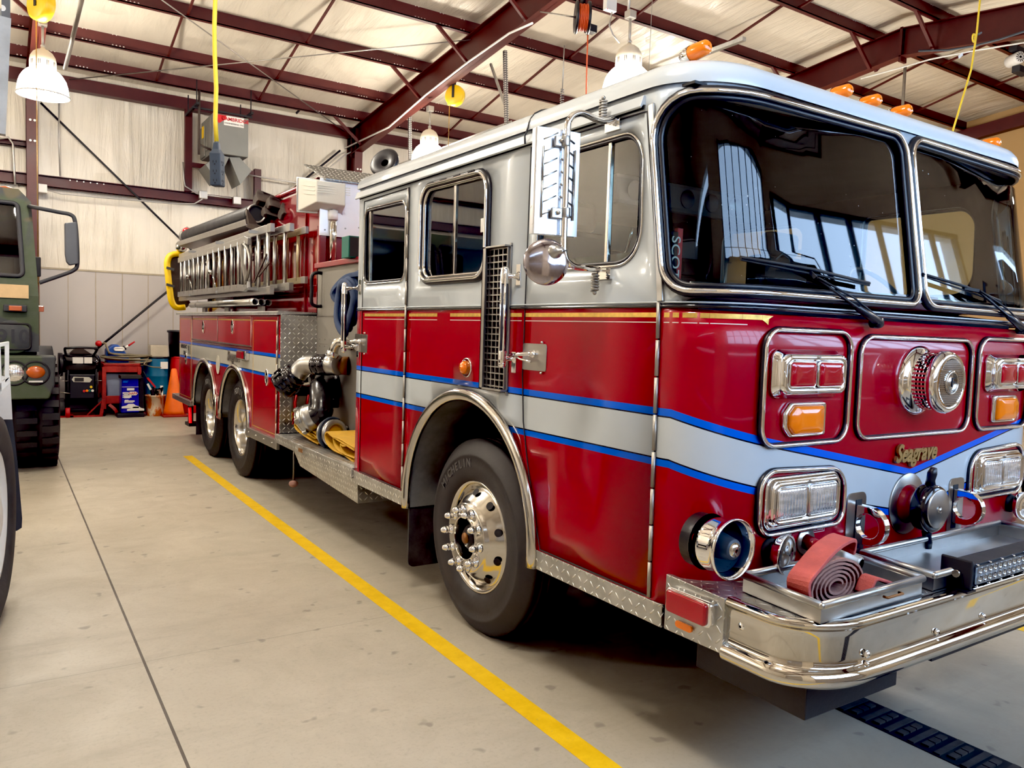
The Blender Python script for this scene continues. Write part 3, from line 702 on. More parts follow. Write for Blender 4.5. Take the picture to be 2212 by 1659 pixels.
b=B(); b.cyl(PX(183,0,.6)+V((0,0,.1)),PX(141,148,.6),.02,seg=10); tag(b.build('door_spring_pipe','dull_steel'),'thin grey slanting pipe right of the leftmost pendant lamp','pipe')
# ================================================================= FIRE ENGINE: CAB
XC=3.325; XS=2.06
def mx(p): return V((2*XC-p[0],p[1],p[2]))
FE=thing('fire_engine','red and cream cab-over fire engine with white and blue stripes filling the bay','fire engine',(XC,5.,0))
_A,_Bc=.33,.26
pl=[(2.06,5.07),(2.06,2.11)]
for k in range(1,13):
    t=PI/2*k/12; pl.append((2.06+_A*(1-math.cos(t)),2.11-_Bc*math.sin(t)))
pl.append((XC,1.85)); cum=[0]
for i in range(1,len(pl)): cum.append(cum[-1]+math.dist(pl[i],pl[i-1]))
UC=cum[-1]
def plan(u):
    mir=u>UC
    if mir: u=2*UC-u
    u=max(0,min(UC,u)); i=0
    while i<len(cum)-2 and cum[i+1]<u: i+=1
    t=(u-cum[i])/(cum[i+1]-cum[i]); x=pl[i][0]+(pl[i+1][0]-pl[i][0])*t; y=pl[i][1]+(pl[i+1][1]-pl[i][1])*t
    return (2*XC-x if mir else x),y
def Sf(u,z,out=0.):
    x,y=plan(u); w=max(0,min(1,(2.9-y)/.72)); y+=.157*max(0,z-1.734)*w
    if out:
        a=plan(u-.01); b=plan(u+.01); n=V((-(b[1]-a[1]),b[0]-a[0],0)).normalized(); n=-n if (n.x*(XC-x)+n.y*(3.5-y))>0 else n
        return V((x,y,z))+n*out
    return V((x,y,z))
def uY(Y,z=1.0):
    lo,hi=0,cum[-2]
    for _ in range(40):
        m_=(lo+hi)/2
        if Sf(m_,z).y>Y: lo=m_
        else: hi=m_
    return lo
def uX(X): return UC-(XC-X)
def sq(Y,z): return (uY(Y,z),z)
def M2(loop): return [(2*UC-u,z) for u,z in reversed(loop)]
arch=[(uY(3.565+.69,.6),.3)]+[(uY(3.565+.69*math.cos(a),.6),.60+.70*math.sin(a)) for a in [PI*k/30 for k in range(31)]]+[(uY(3.565-.69,.6),.3)]
L_ws=rpoly([(uY(2.085),1.80),(uX(3.29),1.805),(uX(3.29),2.515),(uY(2.085),2.50)],[.09,.06,.08,.17],8)
L_w1=rpoly([sq(4.975,1.905),sq(4.335,1.905),sq(4.335,2.395),sq(4.975,2.405)],.07)
L_w2=rpoly([sq(4.095,1.905),sq(3.39,1.905),sq(3.39,2.41),sq(4.095,2.42)],.09)
L_w3=rpoly([sq(2.95,1.90),sq(2.25,1.895),sq(2.26,2.41),sq(2.95,2.41)],[.08,.17,.11,.05],8)
L_fd=rpoly([sq(2.76,.63),sq(2.118,.63),sq(2.136,1.734),sq(2.25,2.47),sq(3.02,2.47),sq(3.028,1.38)],[0,0,0,.02,.02,0])
L_fd=[sq(2.84,.63),sq(2.118,.63),sq(2.136,1.734),sq(2.25,2.47),sq(3.02,2.47),sq(3.03,1.42),sq(3.01,1.20),sq(2.96,1.0),sq(2.9,.8)]
L_rd=[sq(4.985,.63),sq(4.295,.63),sq(4.30,2.46),sq(4.985,2.46)]
wins={'ws':L_ws,'w1':L_w1,'w2':L_w2,'w3':L_w3}
loops=[]
for k,v in wins.items(): loops+= [(k+'L',v),(k+'R',M2(v))]
loops+=[('archL',arch),('archR',M2(arch)),('fdL',L_fd),('rdL',L_rd)]
Z0,Z1=.62,2.56
def cdt():
    vs=[];es=[]
    def loop(L):
        n0=len(vs); vs.extend(V(p) for p in L); es.extend((n0+i,n0+(i+1)%len(L)) for i in range(len(L)))
    loop([(0,Z0),(2*UC,Z0),(2*UC,Z1),(0,Z1)])
    for _,L in loops: loop([(max(0.001,min(2*UC-.001,a)),max(Z0 if b>.5 else .3,b)) for a,b in L])
    us=[.1+.25*i for i in range(11)]+[cum[i] for i in range(1,len(cum))]+[cum[-2]+.12*i for i in range(1,9)]
    us=sorted(set([0.0]+us+[2*UC-a for a in us]+[2*UC]))
    for u in us:
        for k in range(17):
            z=Z0+(Z1-Z0)*k/16
            vs.append(V((u,z)))
    # belt edge constraint
    n0=len(vs); vs.extend([V((0,1.734)),V((2*UC,1.734))]); es.append((n0,n0+1))
    return mgeo.delaunay_2d_cdt(vs,es,[],0,1e-5)
r=cdt(); cv,cf=r[0],r[2]
def inside(p,L):
    c=False; n=len(L); x,y=p
    for i in range(n):
        x1,y1=L[i]; x2,y2=L[(i+1)%n]
        if (y1>y)!=(y2>y) and x<(x2-x1)*(y-y1)/(y2-y1)+x1: c=not c
    return c
reg={}
for f in cf:
    c=sum((V(cv[i]) for i in f),V((0,0)))/len(f)
    if c.y<Z0: continue
    for k,L in loops:
        if inside(c,L): break
    else: k='shell'
    reg.setdefault(k,[]).append(f)
def regmesh(k,name,material,parent,solid=.0,out=0.,smooth=True):
    b=B(); idx={}
    for f in reg[k]:
        vv=[]
        for i in f:
            if i not in idx: idx[i]=b.b.verts.new(Sf(cv[i][0],cv[i][1],out))
            vv.append(idx[i])
        ff=b.b.faces.new(vv); ff.smooth=smooth
    for f in b.b.faces: pass
    bmesh.ops.recalc_face_normals(b.b,faces=b.b.faces)
    # make sure normals point outward
    s=sum(((f.calc_center_median()-V((XC,3.6,f.calc_center_median().z))).dot(f.normal)*f.calc_area() for f in b.b.faces))
    if s<0: bmesh.ops.reverse_faces(b.b,faces=b.b.faces)
    return b.build(name,material,parent,solid=solid,fix=False)
shell=regmesh('shell','cab_shell',['cab_paint','interior_dark'],FE,.03)
fd=regmesh('fdL','cab_door',['cab_paint','interior_dark'],FE,.03); rd=regmesh('rdL','cab_door',['cab_paint','interior_dark'],FE,.03)
fd['label']='front cab door with wide window'; rd['label']='narrow rear crew door'
for k,L,par in (('ws','windshield',FE),('w1','window_glass',None),('w2','window_glass',FE),('w3','window_glass',None)):
    for s in 'LR':
        p=par or (FE if s=='R' else (rd if k=='w1' else fd))
        regmesh(k+s,L,'windshield_glass' if k=='ws' else ('window_glass' if s=='L' else 'window_glass_pale'),p,0,-.012)
def loop3(L,out=0.,step=.06):
    P=[]
    for i in range(len(L)):
        a,b_=L[i],L[(i+1)%len(L)]; n=max(1,int(math.dist(a,b_)/step))
        for k in range(n): P.append(Sf(a[0]+(b_[0]-a[0])*k/n,a[1]+(b_[1]-a[1])*k/n,out))
    return P
def grow(L,d):
    n=len(L); out=[]
    ar=sum(L[i][0]*L[(i+1)%n][1]-L[(i+1)%n][0]*L[i][1] for i in range(n)); sg=1 if ar>0 else -1
    for i in range(n):
        a,b_=V(L[i-1]),V(L[(i+1)%n]); t=(b_-a).normalized(); out.append((L[i][0]+t.y*d*sg,L[i][1]-t.x*d*sg))
    return out
for k,par in (('ws',FE),('w2',FE),('w1',rd),('w3',fd)):
    for s in 'LR':
        L=wins[k] if s=='L' else M2(wins[k]); p=par if s=='L' else FE
        if k in('ws','w2'):
            b=B(); b.tube(loop3(grow(L,.017),.004),.019,8,closed=True); b.build('window_gasket','black_plastic',p)
            b=B(); b.tube(loop3(grow(L,.012),.02),.0095,8,closed=True); b.build('window_trim','chrome',p)
            b=B(); b.tube(loop3(grow(L,-.008),.0),.011,8,closed=True); b.build('window_gasket','black_plastic' if k=='ws' else 'chrome_worn',p)
        else:
            b=B(); b.tube(loop3(grow(L,.0),.001),.0055,8,closed=True); b.build('window_trim','chrome_worn',p)
            b=B(); b.tube(loop3(grow(L,-.012),-.006),.009,8,closed=True); b.build('window_gasket','black_plastic',p)
def vbar(Y,z0,z1,par,w=.022,m='chrome_worn',out=-.008):
    b=B(); b.box((XS-out-.006,Y-w/2,z0),(XS-out+.012,Y+w/2,z1)); return b.build('window_divider',m,par,bev=.003)
vbar(PX(980,480,XS).y,1.905,2.41,FE); vbar(PX(1312,430,XS).y,1.895,2.41,fd,.02); vbar(PX(797,520,XS).y,1.905,2.4,rd,.03)
b=B(); 
for z in (2.4,): 
    for k in range(4): b.box((XS-.024,3.5+k*.15,2.437),(XS-.02,3.57+k*.15,2.443))
b.build('weep_slot','black_matte',FE)
b=B(); b.box((XS+.0,3.42,2.12),(XS-.004,3.45,2.19)); b.build('window_latch','aluminium',FE)
# cab interior trims seen at the bottom of the door window
b=B(); b.box((XS+.035,2.3,1.88),(XS+.05,2.95,1.95)); b.build('window_ledge','aluminium',fd)
b=B(); b.tube([V((XS+.06,2.42,1.93)),V((XS+.06,2.40,1.97)),V((XS+.06,2.38,2.02)),V((XS+.06,2.375,2.05))],.006,8); b.build('window_crank','chrome',fd)
# seams and hinges
def seam(L,closed=True,name='door_seam',r=.0035,par=FE,m='black_matte',out=.0005):
    P=loop3(L,out) 
    if not closed: P=P[:-1]
    b=B(); b.tube(P,r,6,closed=closed); return b.build(name,m,par)
seam(L_fd,par=fd); seam(L_rd,par=rd)
def path3(pts,out=0.,step=.05):
    P=[]
    for i in range(len(pts)-1):
        a,b_=pts[i],pts[i+1]; n=max(1,int(math.dist(a,b_)/step))
        for k in range(n): P.append(Sf(a[0]+(b_[0]-a[0])*k/n,a[1]+(b_[1]-a[1])*k/n,out))
    P.append(Sf(pts[-1][0],pts[-1][1],out)); return P
def hinge(pts,par,r=.0085):
    P=path3(pts,.006,.135)
    for i in range(len(P)-1):
        b=B(); d=(P[i+1]-P[i]).normalized(); b.cyl(P[i]+d*.003,P[i+1]-d*.003,r,seg=10); b.build('hinge_knuckle','dull_steel',par)
hinge([sq(2.118,.63),sq(2.136,1.75)],fd); hinge([sq(4.295,.64),sq(4.30,2.46)],rd,.007)
# belt line moulding
b=B(); b.tube(path3([(0.002,1.734),(2*UC-.002,1.734)],.002,.06),.0075,6); b.build('belt_moulding','black_gloss',FE)
b=B(); b.tube(path3([(0.002,1.748),(2*UC-.002,1.748)],.001,.06),.004,6); b.build('belt_moulding','white_paint',FE)
# gold leaf and pinstripe
def surf_strip(u0,u1,z0,z1,out,name,m,par,zc=None,n=None):
    n=n or max(2,int(abs(u1-u0)/.05)); b=B()
    b.grid(lambda s,t:Sf(u0+(u1-u0)*s,z0+(z1-z0)*t,out),n,1); return b.build(name,m,par)
ug=uX(2.30)
for a,c,p in ((uY(2.11),ug,FE),(uY(3.02),uY(2.15),fd),(uY(3.75),uY(3.05),FE),(uY(4.26),uY(3.9),FE),(uY(4.94),uY(4.32),rd)):
    surf_strip(a,c,1.692,1.710,.0015,'gold_leaf_stripe','gold',p); surf_strip(a,c-.06 if c==ug else c,1.672,1.675,.0015,'pinstripe','paper',p)
b=B(); P=[Sf(ug+x,z,.002) for x,z in ((0,1.71),(.05,1.708),(.03,1.697),(.028,1.675),(.015,1.684),(0,1.692))]; b.b.faces.new([b.b.verts.new(p) for p in P]); b.build('gold_leaf_stripe','gold',FE)
# small flourishes of the lettering on the lower doors
# A pillar strip, gutter
b=B(); P=[Sf(uY(2.136,1.735),1.75,.006),Sf(uY(2.18,2.1),2.1,.006),Sf(uY(2.235,2.49),2.49,.006)]; b.strip([p+V((0,-.012,0)) for p in P],.03,.012,(0,1,0)); b.build('pillar_strip','aluminium',FE,bev=.003)
b=B(); b.prism([(XS+.01,0,2.535),(XS-.012,0,2.53),(XS-.028,0,2.487),(XS-.022,0,2.480),(XS-.012,0,2.495),(XS+.01,0,2.495)],(0,5.09,0),(0,2.26,0)); b.build('rain_gutter','white_paint',FE,bev=.002)
b=B(); b.box((XS-.006,2.27,2.482),(XS+.004,5.06,2.494)); b.build('gutter_dark_strip','black_matte',FE)  # thin black strip along the lower edge of the gutter
# roof
def outline(z):
    P=[]; us=[0,.5,1,1.5,2,2.4]+[2.6+.08*i for i in range(4)]+cum[1:-1]+[cum[-2]+.15*i for i in range(1,6)]+[UC]
    us=sorted(set(us)); us=us+[2*UC-u for u in reversed(us[:-1])]
    P=[Sf(u,z).to_2d() for u in us]; P+=[V((4.59-.0,5.07)),]; 
    n=8; P+=[V((4.59-2.53*k/n,5.07)) for k in range(1,n)]
    Q=[]
    for p in P:
        if not Q or (p-Q[-1]).length>1e-3: Q.append(p)
    return Q
base=outline(2.56)
def inset2(P,d):
    n=len(P); out=[]
    for i in range(n):
        a=(P[i]-P[i-1]).normalized(); b_=(P[(i+1)%n]-P[i]).normalized(); na=V((-a.y,a.x)); nb=V((-b_.y,b_.x)); m_=(na+nb)
        m_=m_.normalized()/max(.5,math.cos(na.angle(nb)/2)) if m_.length>1e-6 else na
        if m_.dot(V((XC,3.5))-P[i])<0: m_=-m_
        out.append(P[i]+m_*d)
    return out
R=[]
for d,z in ((-.012,2.55),(-.012,2.575),(-.004,2.60),(.016,2.625),(.05,2.645),(.10,2.662),(.16,2.673),(.24,2.682)):
    R.append([V((p.x,p.y,z)) for p in inset2(base,d)])
c=V((XC,3.6,0))
for k,z in ((.7,2.70),(.35,2.712),(.03,2.716)): R.append([c+(V((p.x,p.y,0))-c)*k+V((0,0,z)) for p in R[7]])
b=B(); b.rings(R,True,False,True); b.build('cab_roof','white_paint',FE)
P=[p for p in ((XS-.03,2.484),(XS-.032,2.52),(XS-.016,2.56),(XS-.012,2.58),(XS-.0,2.606),(XS+.02,2.631),(XS+.055,2.651),(XS+.11,2.668),(XS+.2,2.683))]
b=B(); b.tube([V((x,3.03,z)) for x,z in P],.004,6); b.build('roof_seam','black_matte',FE)
# rear wall + underside
b=B(); b.box((2.07,5.05,.62),(4.58,5.07,2.62)); b.build('cab_rear_wall','cab_paint',FE)
b=B(); b.box((2.1,4.27,.60),(4.55,5.05,.66)); b.box((2.1,2.05,.62),(4.55,2.86,.68)); b.box((2.5,2.86,.62),(4.1,4.27,1.0)); b.build('cab_floor','frame_black',FE)
# interior
b=B(); b.box((2.12,2.05,1.0),(4.53,2.42,1.72)); b.prism([(0,2.02,1.76),(0,2.35,1.80),(0,2.5,1.72),(0,2.5,1.5),(0,2.02,1.5)],(2.14,0,0),(4.51,0,0)); b.build('dashboard','interior_grey',FE,bev=.02)
b=B(); b.box((2.9,2.5,1.0),(3.75,4.2,1.62)); b.build('engine_cover','interior_dark',FE,bev=.05)
def seat(x,y,nm='cab_seat'):
    b=B(); b.box((x-.25,y-.25,1.3),(x+.25,y+.25,1.42)); s=b.build(nm,'interior_dark',FE,bev=.03)
    b=B(); b.box((x-.24,y+.2,1.4),(x+.24,y+.32,2.15)); b.box((x-.14,y+.2,2.15),(x+.14,y+.3,2.3)); b.build('seat_back','interior_grey',s,bev=.03)
for x,y in ((2.48,3.0),(4.15,3.0),(2.5,4.6),(4.15,4.6)): seat(x,y)
b=B(); c=V((4.15,2.55,1.88)); n=V((0,-.75,.66)); x,y,_=rotto(n); b.tube([c+(x*math.cos(a)+y*math.sin(a))*.22 for a in [2*PI*k/28 for k in range(28)]],.014,8,closed=True)
b.bar(c-x*.22,c+x*.22,.03,.02); b.cyl(c,c-n*.35,.03); b.build('steering_wheel','black_plastic',FE)
b=B(); b.box((2.35,2.75,2.22),(3.3,2.8,2.36)); oc=b.build('overhead_console','interior_grey',FE,bev=.02)
for k in range(5): 
    b=B(); b.cyl((2.46+k*.17,2.75,2.29),(2.46+k*.17,2.742,2.29),.045,seg=20); b.build('gauge','black_gloss',oc)
b=B(); b.box((2.1,2.05,2.535),(4.55,5.0,2.545)); b.build('headliner','interior_grey',FE)
b=B(); b.cyl((2.36,2.42,1.5),(2.36,2.42,2.06),.045,seg=18); sc_=b.build('air_cylinder','interior_dark',FE); text('SCOTT','lettering','paper',sc_,(2.36,2.37,1.93),(0,0,-1),(1,0,0),.07,.001)
b=B(); b.box((2.40,2.40,1.7),(2.43,2.42,2.08)); b.build('red_strap','red_plastic',sc_)
b=B(); b.tube([V((2.85,2.3,1.78)),V((2.86,2.3,1.95)),V((2.95,2.28,2.02)),V((3.1,2.25,2.03))],.008,8); b.box((2.81,2.27,1.9),(2.88,2.33,1.98)); b.build('radio_microphone','black_plastic',FE)
# marker lights and light bar on the roof
for x in (2.22,3.11,3.33,3.58,4.43):
    p=V((x,2.17,2.715 if abs(x-XC)<1 else 2.70)); b=B(); b.lathe(p+V((0,.05,0)),(0,-1,.06),[(.004,-.03),(.02,-.02),(.03,.01),(.031,.03)],18); h=b.build('marker_light','chrome',FE)
    b=B(); b.lathe(p+V((0,.05,0)),(0,-1,.06),[(.029,.03),(.031,.05),(.027,.105),(.018,.115),(.003,.116)],18); b.build('lens','amber',h)
b=B(); b.box((2.62,2.5,2.71),(4.12,2.62,2.77)); lb=b.build('light_bar','clear_glass',FE,bev=.02)
b=B(); b.box((2.6,2.52,2.70),(4.14,2.6,2.72))
for k in range(28): b.box((2.64+k*.053,2.505,2.722),(2.66+k*.053,2.54,2.76))
b.build('led_module','led_chip',lb)
for k in range(4): 
    x=2.62+.5*k; b=B(); b.box((x-.006,2.495,2.70),(x+.006,2.625,2.775)); b.build('end_cap','black_plastic',lb)
# antenna
p=PY(1213,240,4.6); b=B(); b.cyl(p,V((p.x,4.6,2.66)),.014,.018,seg=10); an=b.build('antenna','dull_steel',FE)
b=B(); b.tube([p+V((math.cos(k*1.2)*.012,math.sin(k*1.2)*.012,k*.0032)) for k in range(50)],.004,6); b.build('spring','dull_steel',an)
b=B(); b.cyl(p+V((0,0,.14)),PY(1219,98,4.6),.004,seg=6); b.build('whip','dull_steel',an)
# roof rail / deluge monitor behind the cab
def lan(x,y,Y): return PY(x,y,Y)
c=lan(838,360,5.6); b=B(); b.lathe(c,(-.7,-.5,.35),[(.03,-.2),(.09,-.18),(.07,-.12),(.085,-.05),(.075,0),(.11,.03),(.12,.06),(.1,.075),(.03,.05)],24); mo=b.build('deck_gun_nozzle','black_plastic',FE)
b=B(); b.cyl(c+V((.1,.1,-.06)),V((2.9,4.7,2.86)),.03,seg=12); b.cyl(c+V((.12,.12,-.06)),V((c.x+.12,c.y+.12,2.2)),.04,seg=12); b.build('pipe','chrome_worn',mo)
# ================================================================= FIRE ENGINE: FRONT FITTINGS
YFt=1.85
def FP(x,y,Y=YFt): return PY(x,y,Y)
def mir(f,both=True):
    f(lambda p:V(p),1); 
    if both: f(lambda p:mx(p),-1)
def loopYZ(poly,Y,r,name,m,par,T=lambda p:V(p),seg=8,ell=None):
    b=B(); b.tube([T((x,Y,z)) for x,z in poly],r,seg,closed=True); return b.build(name,m,par)
def bounds(x0,x1,y0,y1,Y):
    a,b_=PY(x0,y0,Y),PY(x1,y1,Y); return a.x,b_.x
def zr(xp,y0,y1,Y): return PY(xp,y1,Y).z,PY(xp,y0,Y).z
# upper lamp panel frames
x0,x1=PY(1645,830,YFt).x,PY(1829,830,YFt).x; z0,z1=zr(1740,714,957,YFt)
def upanel(T,s):
    poly=rr(x0,x1,z0,z1,.075,7)
    loopYZ(poly,YFt-.004,.012,'panel_gasket','black_plastic',FE,T); loopYZ(poly,YFt-.014,.0075,'panel_trim','chrome',FE,T)
mir(upanel)
cx0,cx1=PY(1850,830,YFt).x,PY(2090,838,YFt).x; cz0,cz1=zr(1970,731,938,YFt); w=(cx1-cx0)/2
poly=rr(XC-w,XC+w,cz0,cz1,.075,7); loopYZ(poly,YFt-.004,.012,'panel_gasket','black_plastic',FE); loopYZ(poly,YFt-.014,.0075,'panel_trim','chrome',FE)
# lower headlamp panel: sloped upper inner corner
hx0,hx1=PY(1636,1080,YFt).x,PY(1817,1080,YFt).x; hz0,hz1=zr(1730,1008,1142,YFt)
def hpanel(T,s):
    poly=rpoly([(hx0,hz0),(hx1,hz0+.0),(hx1,hz1-.02),(hx0,hz1)],[.07,.06,.10,.08],7)
    loopYZ(poly,YFt-.004,.012,'panel_gasket','black_plastic',FE,T); loopYZ(poly,YFt-.014,.008,'panel_trim','chrome',FE,T)
    b=B(); b.rings([[T((x,YFt-.003,z)) for x,z in poly],[T((x,YFt+.002,z)) for x,z in poly]],True); b.build('headlamp_panel','red_paint',FE)
mir(hpanel)
def pod(px0,px1,py0,py1,Yf,lm,name,lens_name,bulge):
    a0,a1=PY(px0,(py0+py1)/2,Yf).x,PY(px1,(py0+py1)/2,Yf).x; b0,b1=zr((px0+px1)/2,py0,py1,Yf)
    def mk(T,s):
        out=rr(a0,a1,b0,b1,.035,5); b=B()
        def ring(g,y): return [T((x,y,z)) for x,z in [( (a0+a1)/2+(q[0]-(a0+a1)/2)*(1-g/((a1-a0)/2)), (b0+b1)/2+(q[1]-(b0+b1)/2)*(1-g/((b1-b0)/2)) ) for q in out]]
        b.rings([ring(-.012,YFt),ring(-.014,YFt-.012),ring(.0,YFt-.02),ring(-.0,Yf+.02),ring(.004,Yf+.006),ring(.014,Yf),ring(.022,Yf+.004),ring(.03,Yf+.012)],True,True,True)
        o=b.build(name,'chrome',FE); xm=(a0+a1)/2
        for k in (0,1):
            l0,l1=(a0+.03,xm-.008) if k==0 else (xm+.008,a1-.03); L=rr(l0,l1,b0+.03,b1-.03,.012,3); b=B()
            cxx,czz=(l0+l1)/2,(b0+b1)/2
            rg=lambda g,y:[T((cxx+(x-cxx)*g,y,czz+(z-czz)*g)) for x,z in L]
            b.rings([rg(1,Yf+.014),rg(1,Yf+.003),rg(.9,Yf-bulge*.6),rg(.6,Yf-bulge),rg(.1,Yf-bulge*1.1)],True,True,True); b.build(lens_name,lm,o)
            b=B(); b.tube([T((x,Yf+.004,z)) for x,z in L],.004,6,closed=True); b.build('lens_bezel','chrome',o)
        for z in (b0+.012,b1-.012): b=B(); b.cyl(T((xm,Yf+.003,z)),T((xm,Yf-.006,z)),.005,seg=8); b.build('bezel_screw','dull_steel',o)
    return mk
mir(pod(1697,1833,765,853,1.79,'red_lens','warning_light_pod','lens',.006))
mir(pod(1671,1818,1034,1131,1.812,'headlamp_lens','headlamp_pod','lens',.003))
def sig(T,s):
    Yf=1.828; a0,a1=PY(1698,905,Yf).x,PY(1783,905,Yf).x; b0,b1=zr(1740,871,942,Yf); h=(b1-b0)/2; zc=(b0+b1)/2
    P=[(a0+.035,b0),(a1,b0),(a1,b1),(a0+.035,b1),(a0,zc+h*.45),(a0,zc-h*.45)]; P=rpoly(P,[.02,.012,.012,.02,.03,.03],4); c=V(((a0+a1)/2,zc))
    rg=lambda g,y:[T((c.x+(x-c.x)*g,y,c.y+(z-c.y)*g)) for x,z in P]
    b=B(); b.rings([rg(1.03,YFt),rg(1.03,Yf+.012),rg(1,Yf),rg(.9,Yf),rg(.85,Yf+.01)],True); o=b.build('turn_signal','chrome',FE)
    b=B(); b.rings([rg(.86,Yf+.012),rg(.86,Yf-.002),rg(.78,Yf-.012),rg(.3,Yf-.015)],True); b.build('lens','amber',o)
mir(sig)
# siren
sc0=PY(1992,824,1.83); sc1=PY(2054,830,1.60); sX=XC+.005; sZ=(sc0.z+sc1.z)/2
rf=(zr(1975,744,902,1.83)[1]-zr(1975,744,902,1.83)[0])/2; rf=min(rf,.15)
o0=V((sX,YFt,sZ)); b=B(); b.lathe(o0,(0,-1,0),[(rf,0),(rf,.01),(rf*.9,.022),(rf*.82,.032),(rf*.79,.04),(rf*.76,.055),(.01,.055)],40); si=b.build('siren','chrome',FE)
rd_=rf*.80
b=B()
for k in range(44):
    a=2*PI*k/44; e=V((math.cos(a),0,math.sin(a))); t=V((-e.z,0,e.x)); c=o0+e*rd_+V((0,-.078,0)); b.obox(c,(e,t,(0,1,0)),(.004,.0045,.034))
for y in (.055,.07,.085,.1): b.lathe(o0,(0,-1,0),[(rd_-.004,y-.0025),(rd_+.003,y-.0025),(rd_+.003,y+.0025),(rd_-.004,y+.0025)],40,loop=True)
tag(b.build('grille_cage','chrome',si),kind='stuff'); si.name='siren'
b=B(); b.lathe(o0,(0,-1,0),[(rd_*.9,.03),(rd_*.9,.105)],32,cap=True); b.build('inner_drum','black_matte',si)
b=B(); b.lathe(o0,(0,-1,0),[(rd_,.102),(rd_+.012,.106),(rd_+.012,.128),(rd_+.002,.143),(rd_-.018,.147),(rd_-.02,.14),(.01,.14)],40); b.build('front_ring','chrome',si)
b=B(); rr0=rd_-.022
n=13
for i in range(-n,n+1):
    hh=math.sqrt(max(0,rr0**2-(i*rr0/n)**2)); 
    if hh>.01: b.bar(o0+V((i*rr0/n,-.144,-hh)),o0+V((i*rr0/n,-.144,hh)),.0035,.004); b.bar(o0+V((-hh,-.146,i*rr0/n)),o0+V((hh,-.146,i*rr0/n)),.0035,.004)
tag(b.build('face_grille','chrome_worn',si),kind='stuff'); b=B(); b.lathe(o0,(0,-1,0),[(rr0,.1405),(.002,.1408)],32); b.build('grille_backing','black_matte',si)
b=B(); b.lathe(o0,(0,-1,0),[(.05,.142),(.05,.152),(.042,.154),(.042,.148)],32); b.lathe(o0,(0,-1,0),[(.036,.142),(.036,.151),(.002,.151)],32); em=b.build('emblem','chrome_worn',si)
text('F','lettering','black_matte',em,o0+V((0,-.153,0)),(1,0,0),(0,0,1),.055,.001,bold=.001)
# maker's script
cS=PY(1968,981,YFt-.006); text('Seagrave','script_emblem','gold_dull',FE,V((XC+.01,YFt-.012,cS.z+.005)),(1,0,0),(0,0,1),.105,.006,shear=.35,sx=.86,bold=.0035)
# small data plate
c=PY(1766,1139,YFt-.002); b=B(); b.box((c.x-.04,YFt-.004,c.z-.018),(c.x+.04,YFt,c.z+.018)); dp=b.build('data_plate','magenta_lens',FE); b=B(); b.tube([(c.x-.04,YFt-.004,c.z-.018),(c.x+.04,YFt-.004,c.z-.018),(c.x+.04,YFt-.004,c.z+.018),(c.x-.04,YFt-.004,c.z+.018)],.0015,4,closed=True); b.build('plate_border','paper',dp)
text('NO. 7','lettering','paper',dp,c+V((0,-.003,.007)),(1,0,0),(0,0,1),.013,.0004); text('DISCHARGE','lettering','paper',dp,c+V((0,-.003,-.008)),(1,0,0),(0,0,1),.012,.0004)
# steamer intake
ci=PY(1957,1087,YFt); ri=(zr(1957,1022,1152,YFt)[1]-zr(1957,1022,1152,YFt)[0])/2; zi=ci.z; xi=ci.x
o1=V((xi,YFt,zi)); b=B(); b.lathe(o1,(0,-1,0),[(.01,0),(ri,0),(ri,.006),(ri*.98,.008),(.01,.008)],40); it=b.build('intake_flange','brushed_steel',FE)
b=B(); b.lathe(o1,(0,-1,0),[(.085,0),(.085,.015),(.078,.025),(.078,.065),(.086,.07),(.088,.075)],32,cap=True); b.build('intake_pipe','red_paint',it)
b=B(); b.lathe(o1,(0,-1,0),[(.092,.068),(.1,.072),(.102,.08),(.102,.125),(.096,.136),(.08,.14)],36,cap=True); ca=b.build('intake_cap','black_gloss',it)
for s in (-1,1):
    b=B(); b.tube([o1+V((0,-.10,s*.09)),o1+V((0,-.10,s*.12)),o1+V((.0,-.105,s*.15)),o1+V((0,-.11,s*.175))],[.024,.018,.02,.013],10); b.build('cap_handle','black_plastic',it)
b=B(); b.lathe(o1+V((0,0,.004)),(0,-1,0),[(.083,.138),(.083,.143),(.08,.145),(.01,.145)],36); b.lathe(o1+V((0,0,.0)),(0,-1,0),[(.012,.143),(.012,.152),(.002,.154)],12); b.build('cap_disc','aluminium',it)
# tow eyes
def tow(T,s):
    a0,a1=PY(1826,1120,YFt).x,PY(1866,1120,YFt).x; b0,b1=zr(1845,1064,1192,YFt); b0=.745
    poly=rr(a0,a1,b0,b1,.03,5); b=B(); b.rings([[T((x,YFt-.006,z)) for x,z in poly],[T((x,YFt+.001,z)) for x,z in poly]],True); p=b.build('tow_plate','brushed_steel',FE)
    zc=PY(1876,1137,YFt-.06).z; xm=(a0+a1)/2+.012; R1,R2=.08,.05; yc=YFt-.058
    b=B(); b.box(T((xm-.02,YFt-.008,b0+.03)),T((xm+.02,YFt-.006,b1-.03))); b.build('slot','black_matte',p)
    N=24; out=[];inn=[]
    for k in range(N):
        a=2*PI*k/N; c_,s_=math.cos(a),math.sin(a); inn.append((yc+R2*c_,zc+R2*s_))
        if c_<=0: out.append((yc+R1*c_,zc+R1*s_))
        else: out.append((yc+ (YFt-yc)*min(1,c_*1.6), zc+R1*max(-1,min(1,s_*1.25))))
    b=B(); h=.017
    A=[[T((xm+d,y,z)) for y,z in L] for L,d in ((out,-h),(out,h),(inn,h),(inn,-h))]
    b.rings(A,True,loop=True,smooth=False); b.build('tow_eye','chrome',p,bev=.003)
mir(tow)
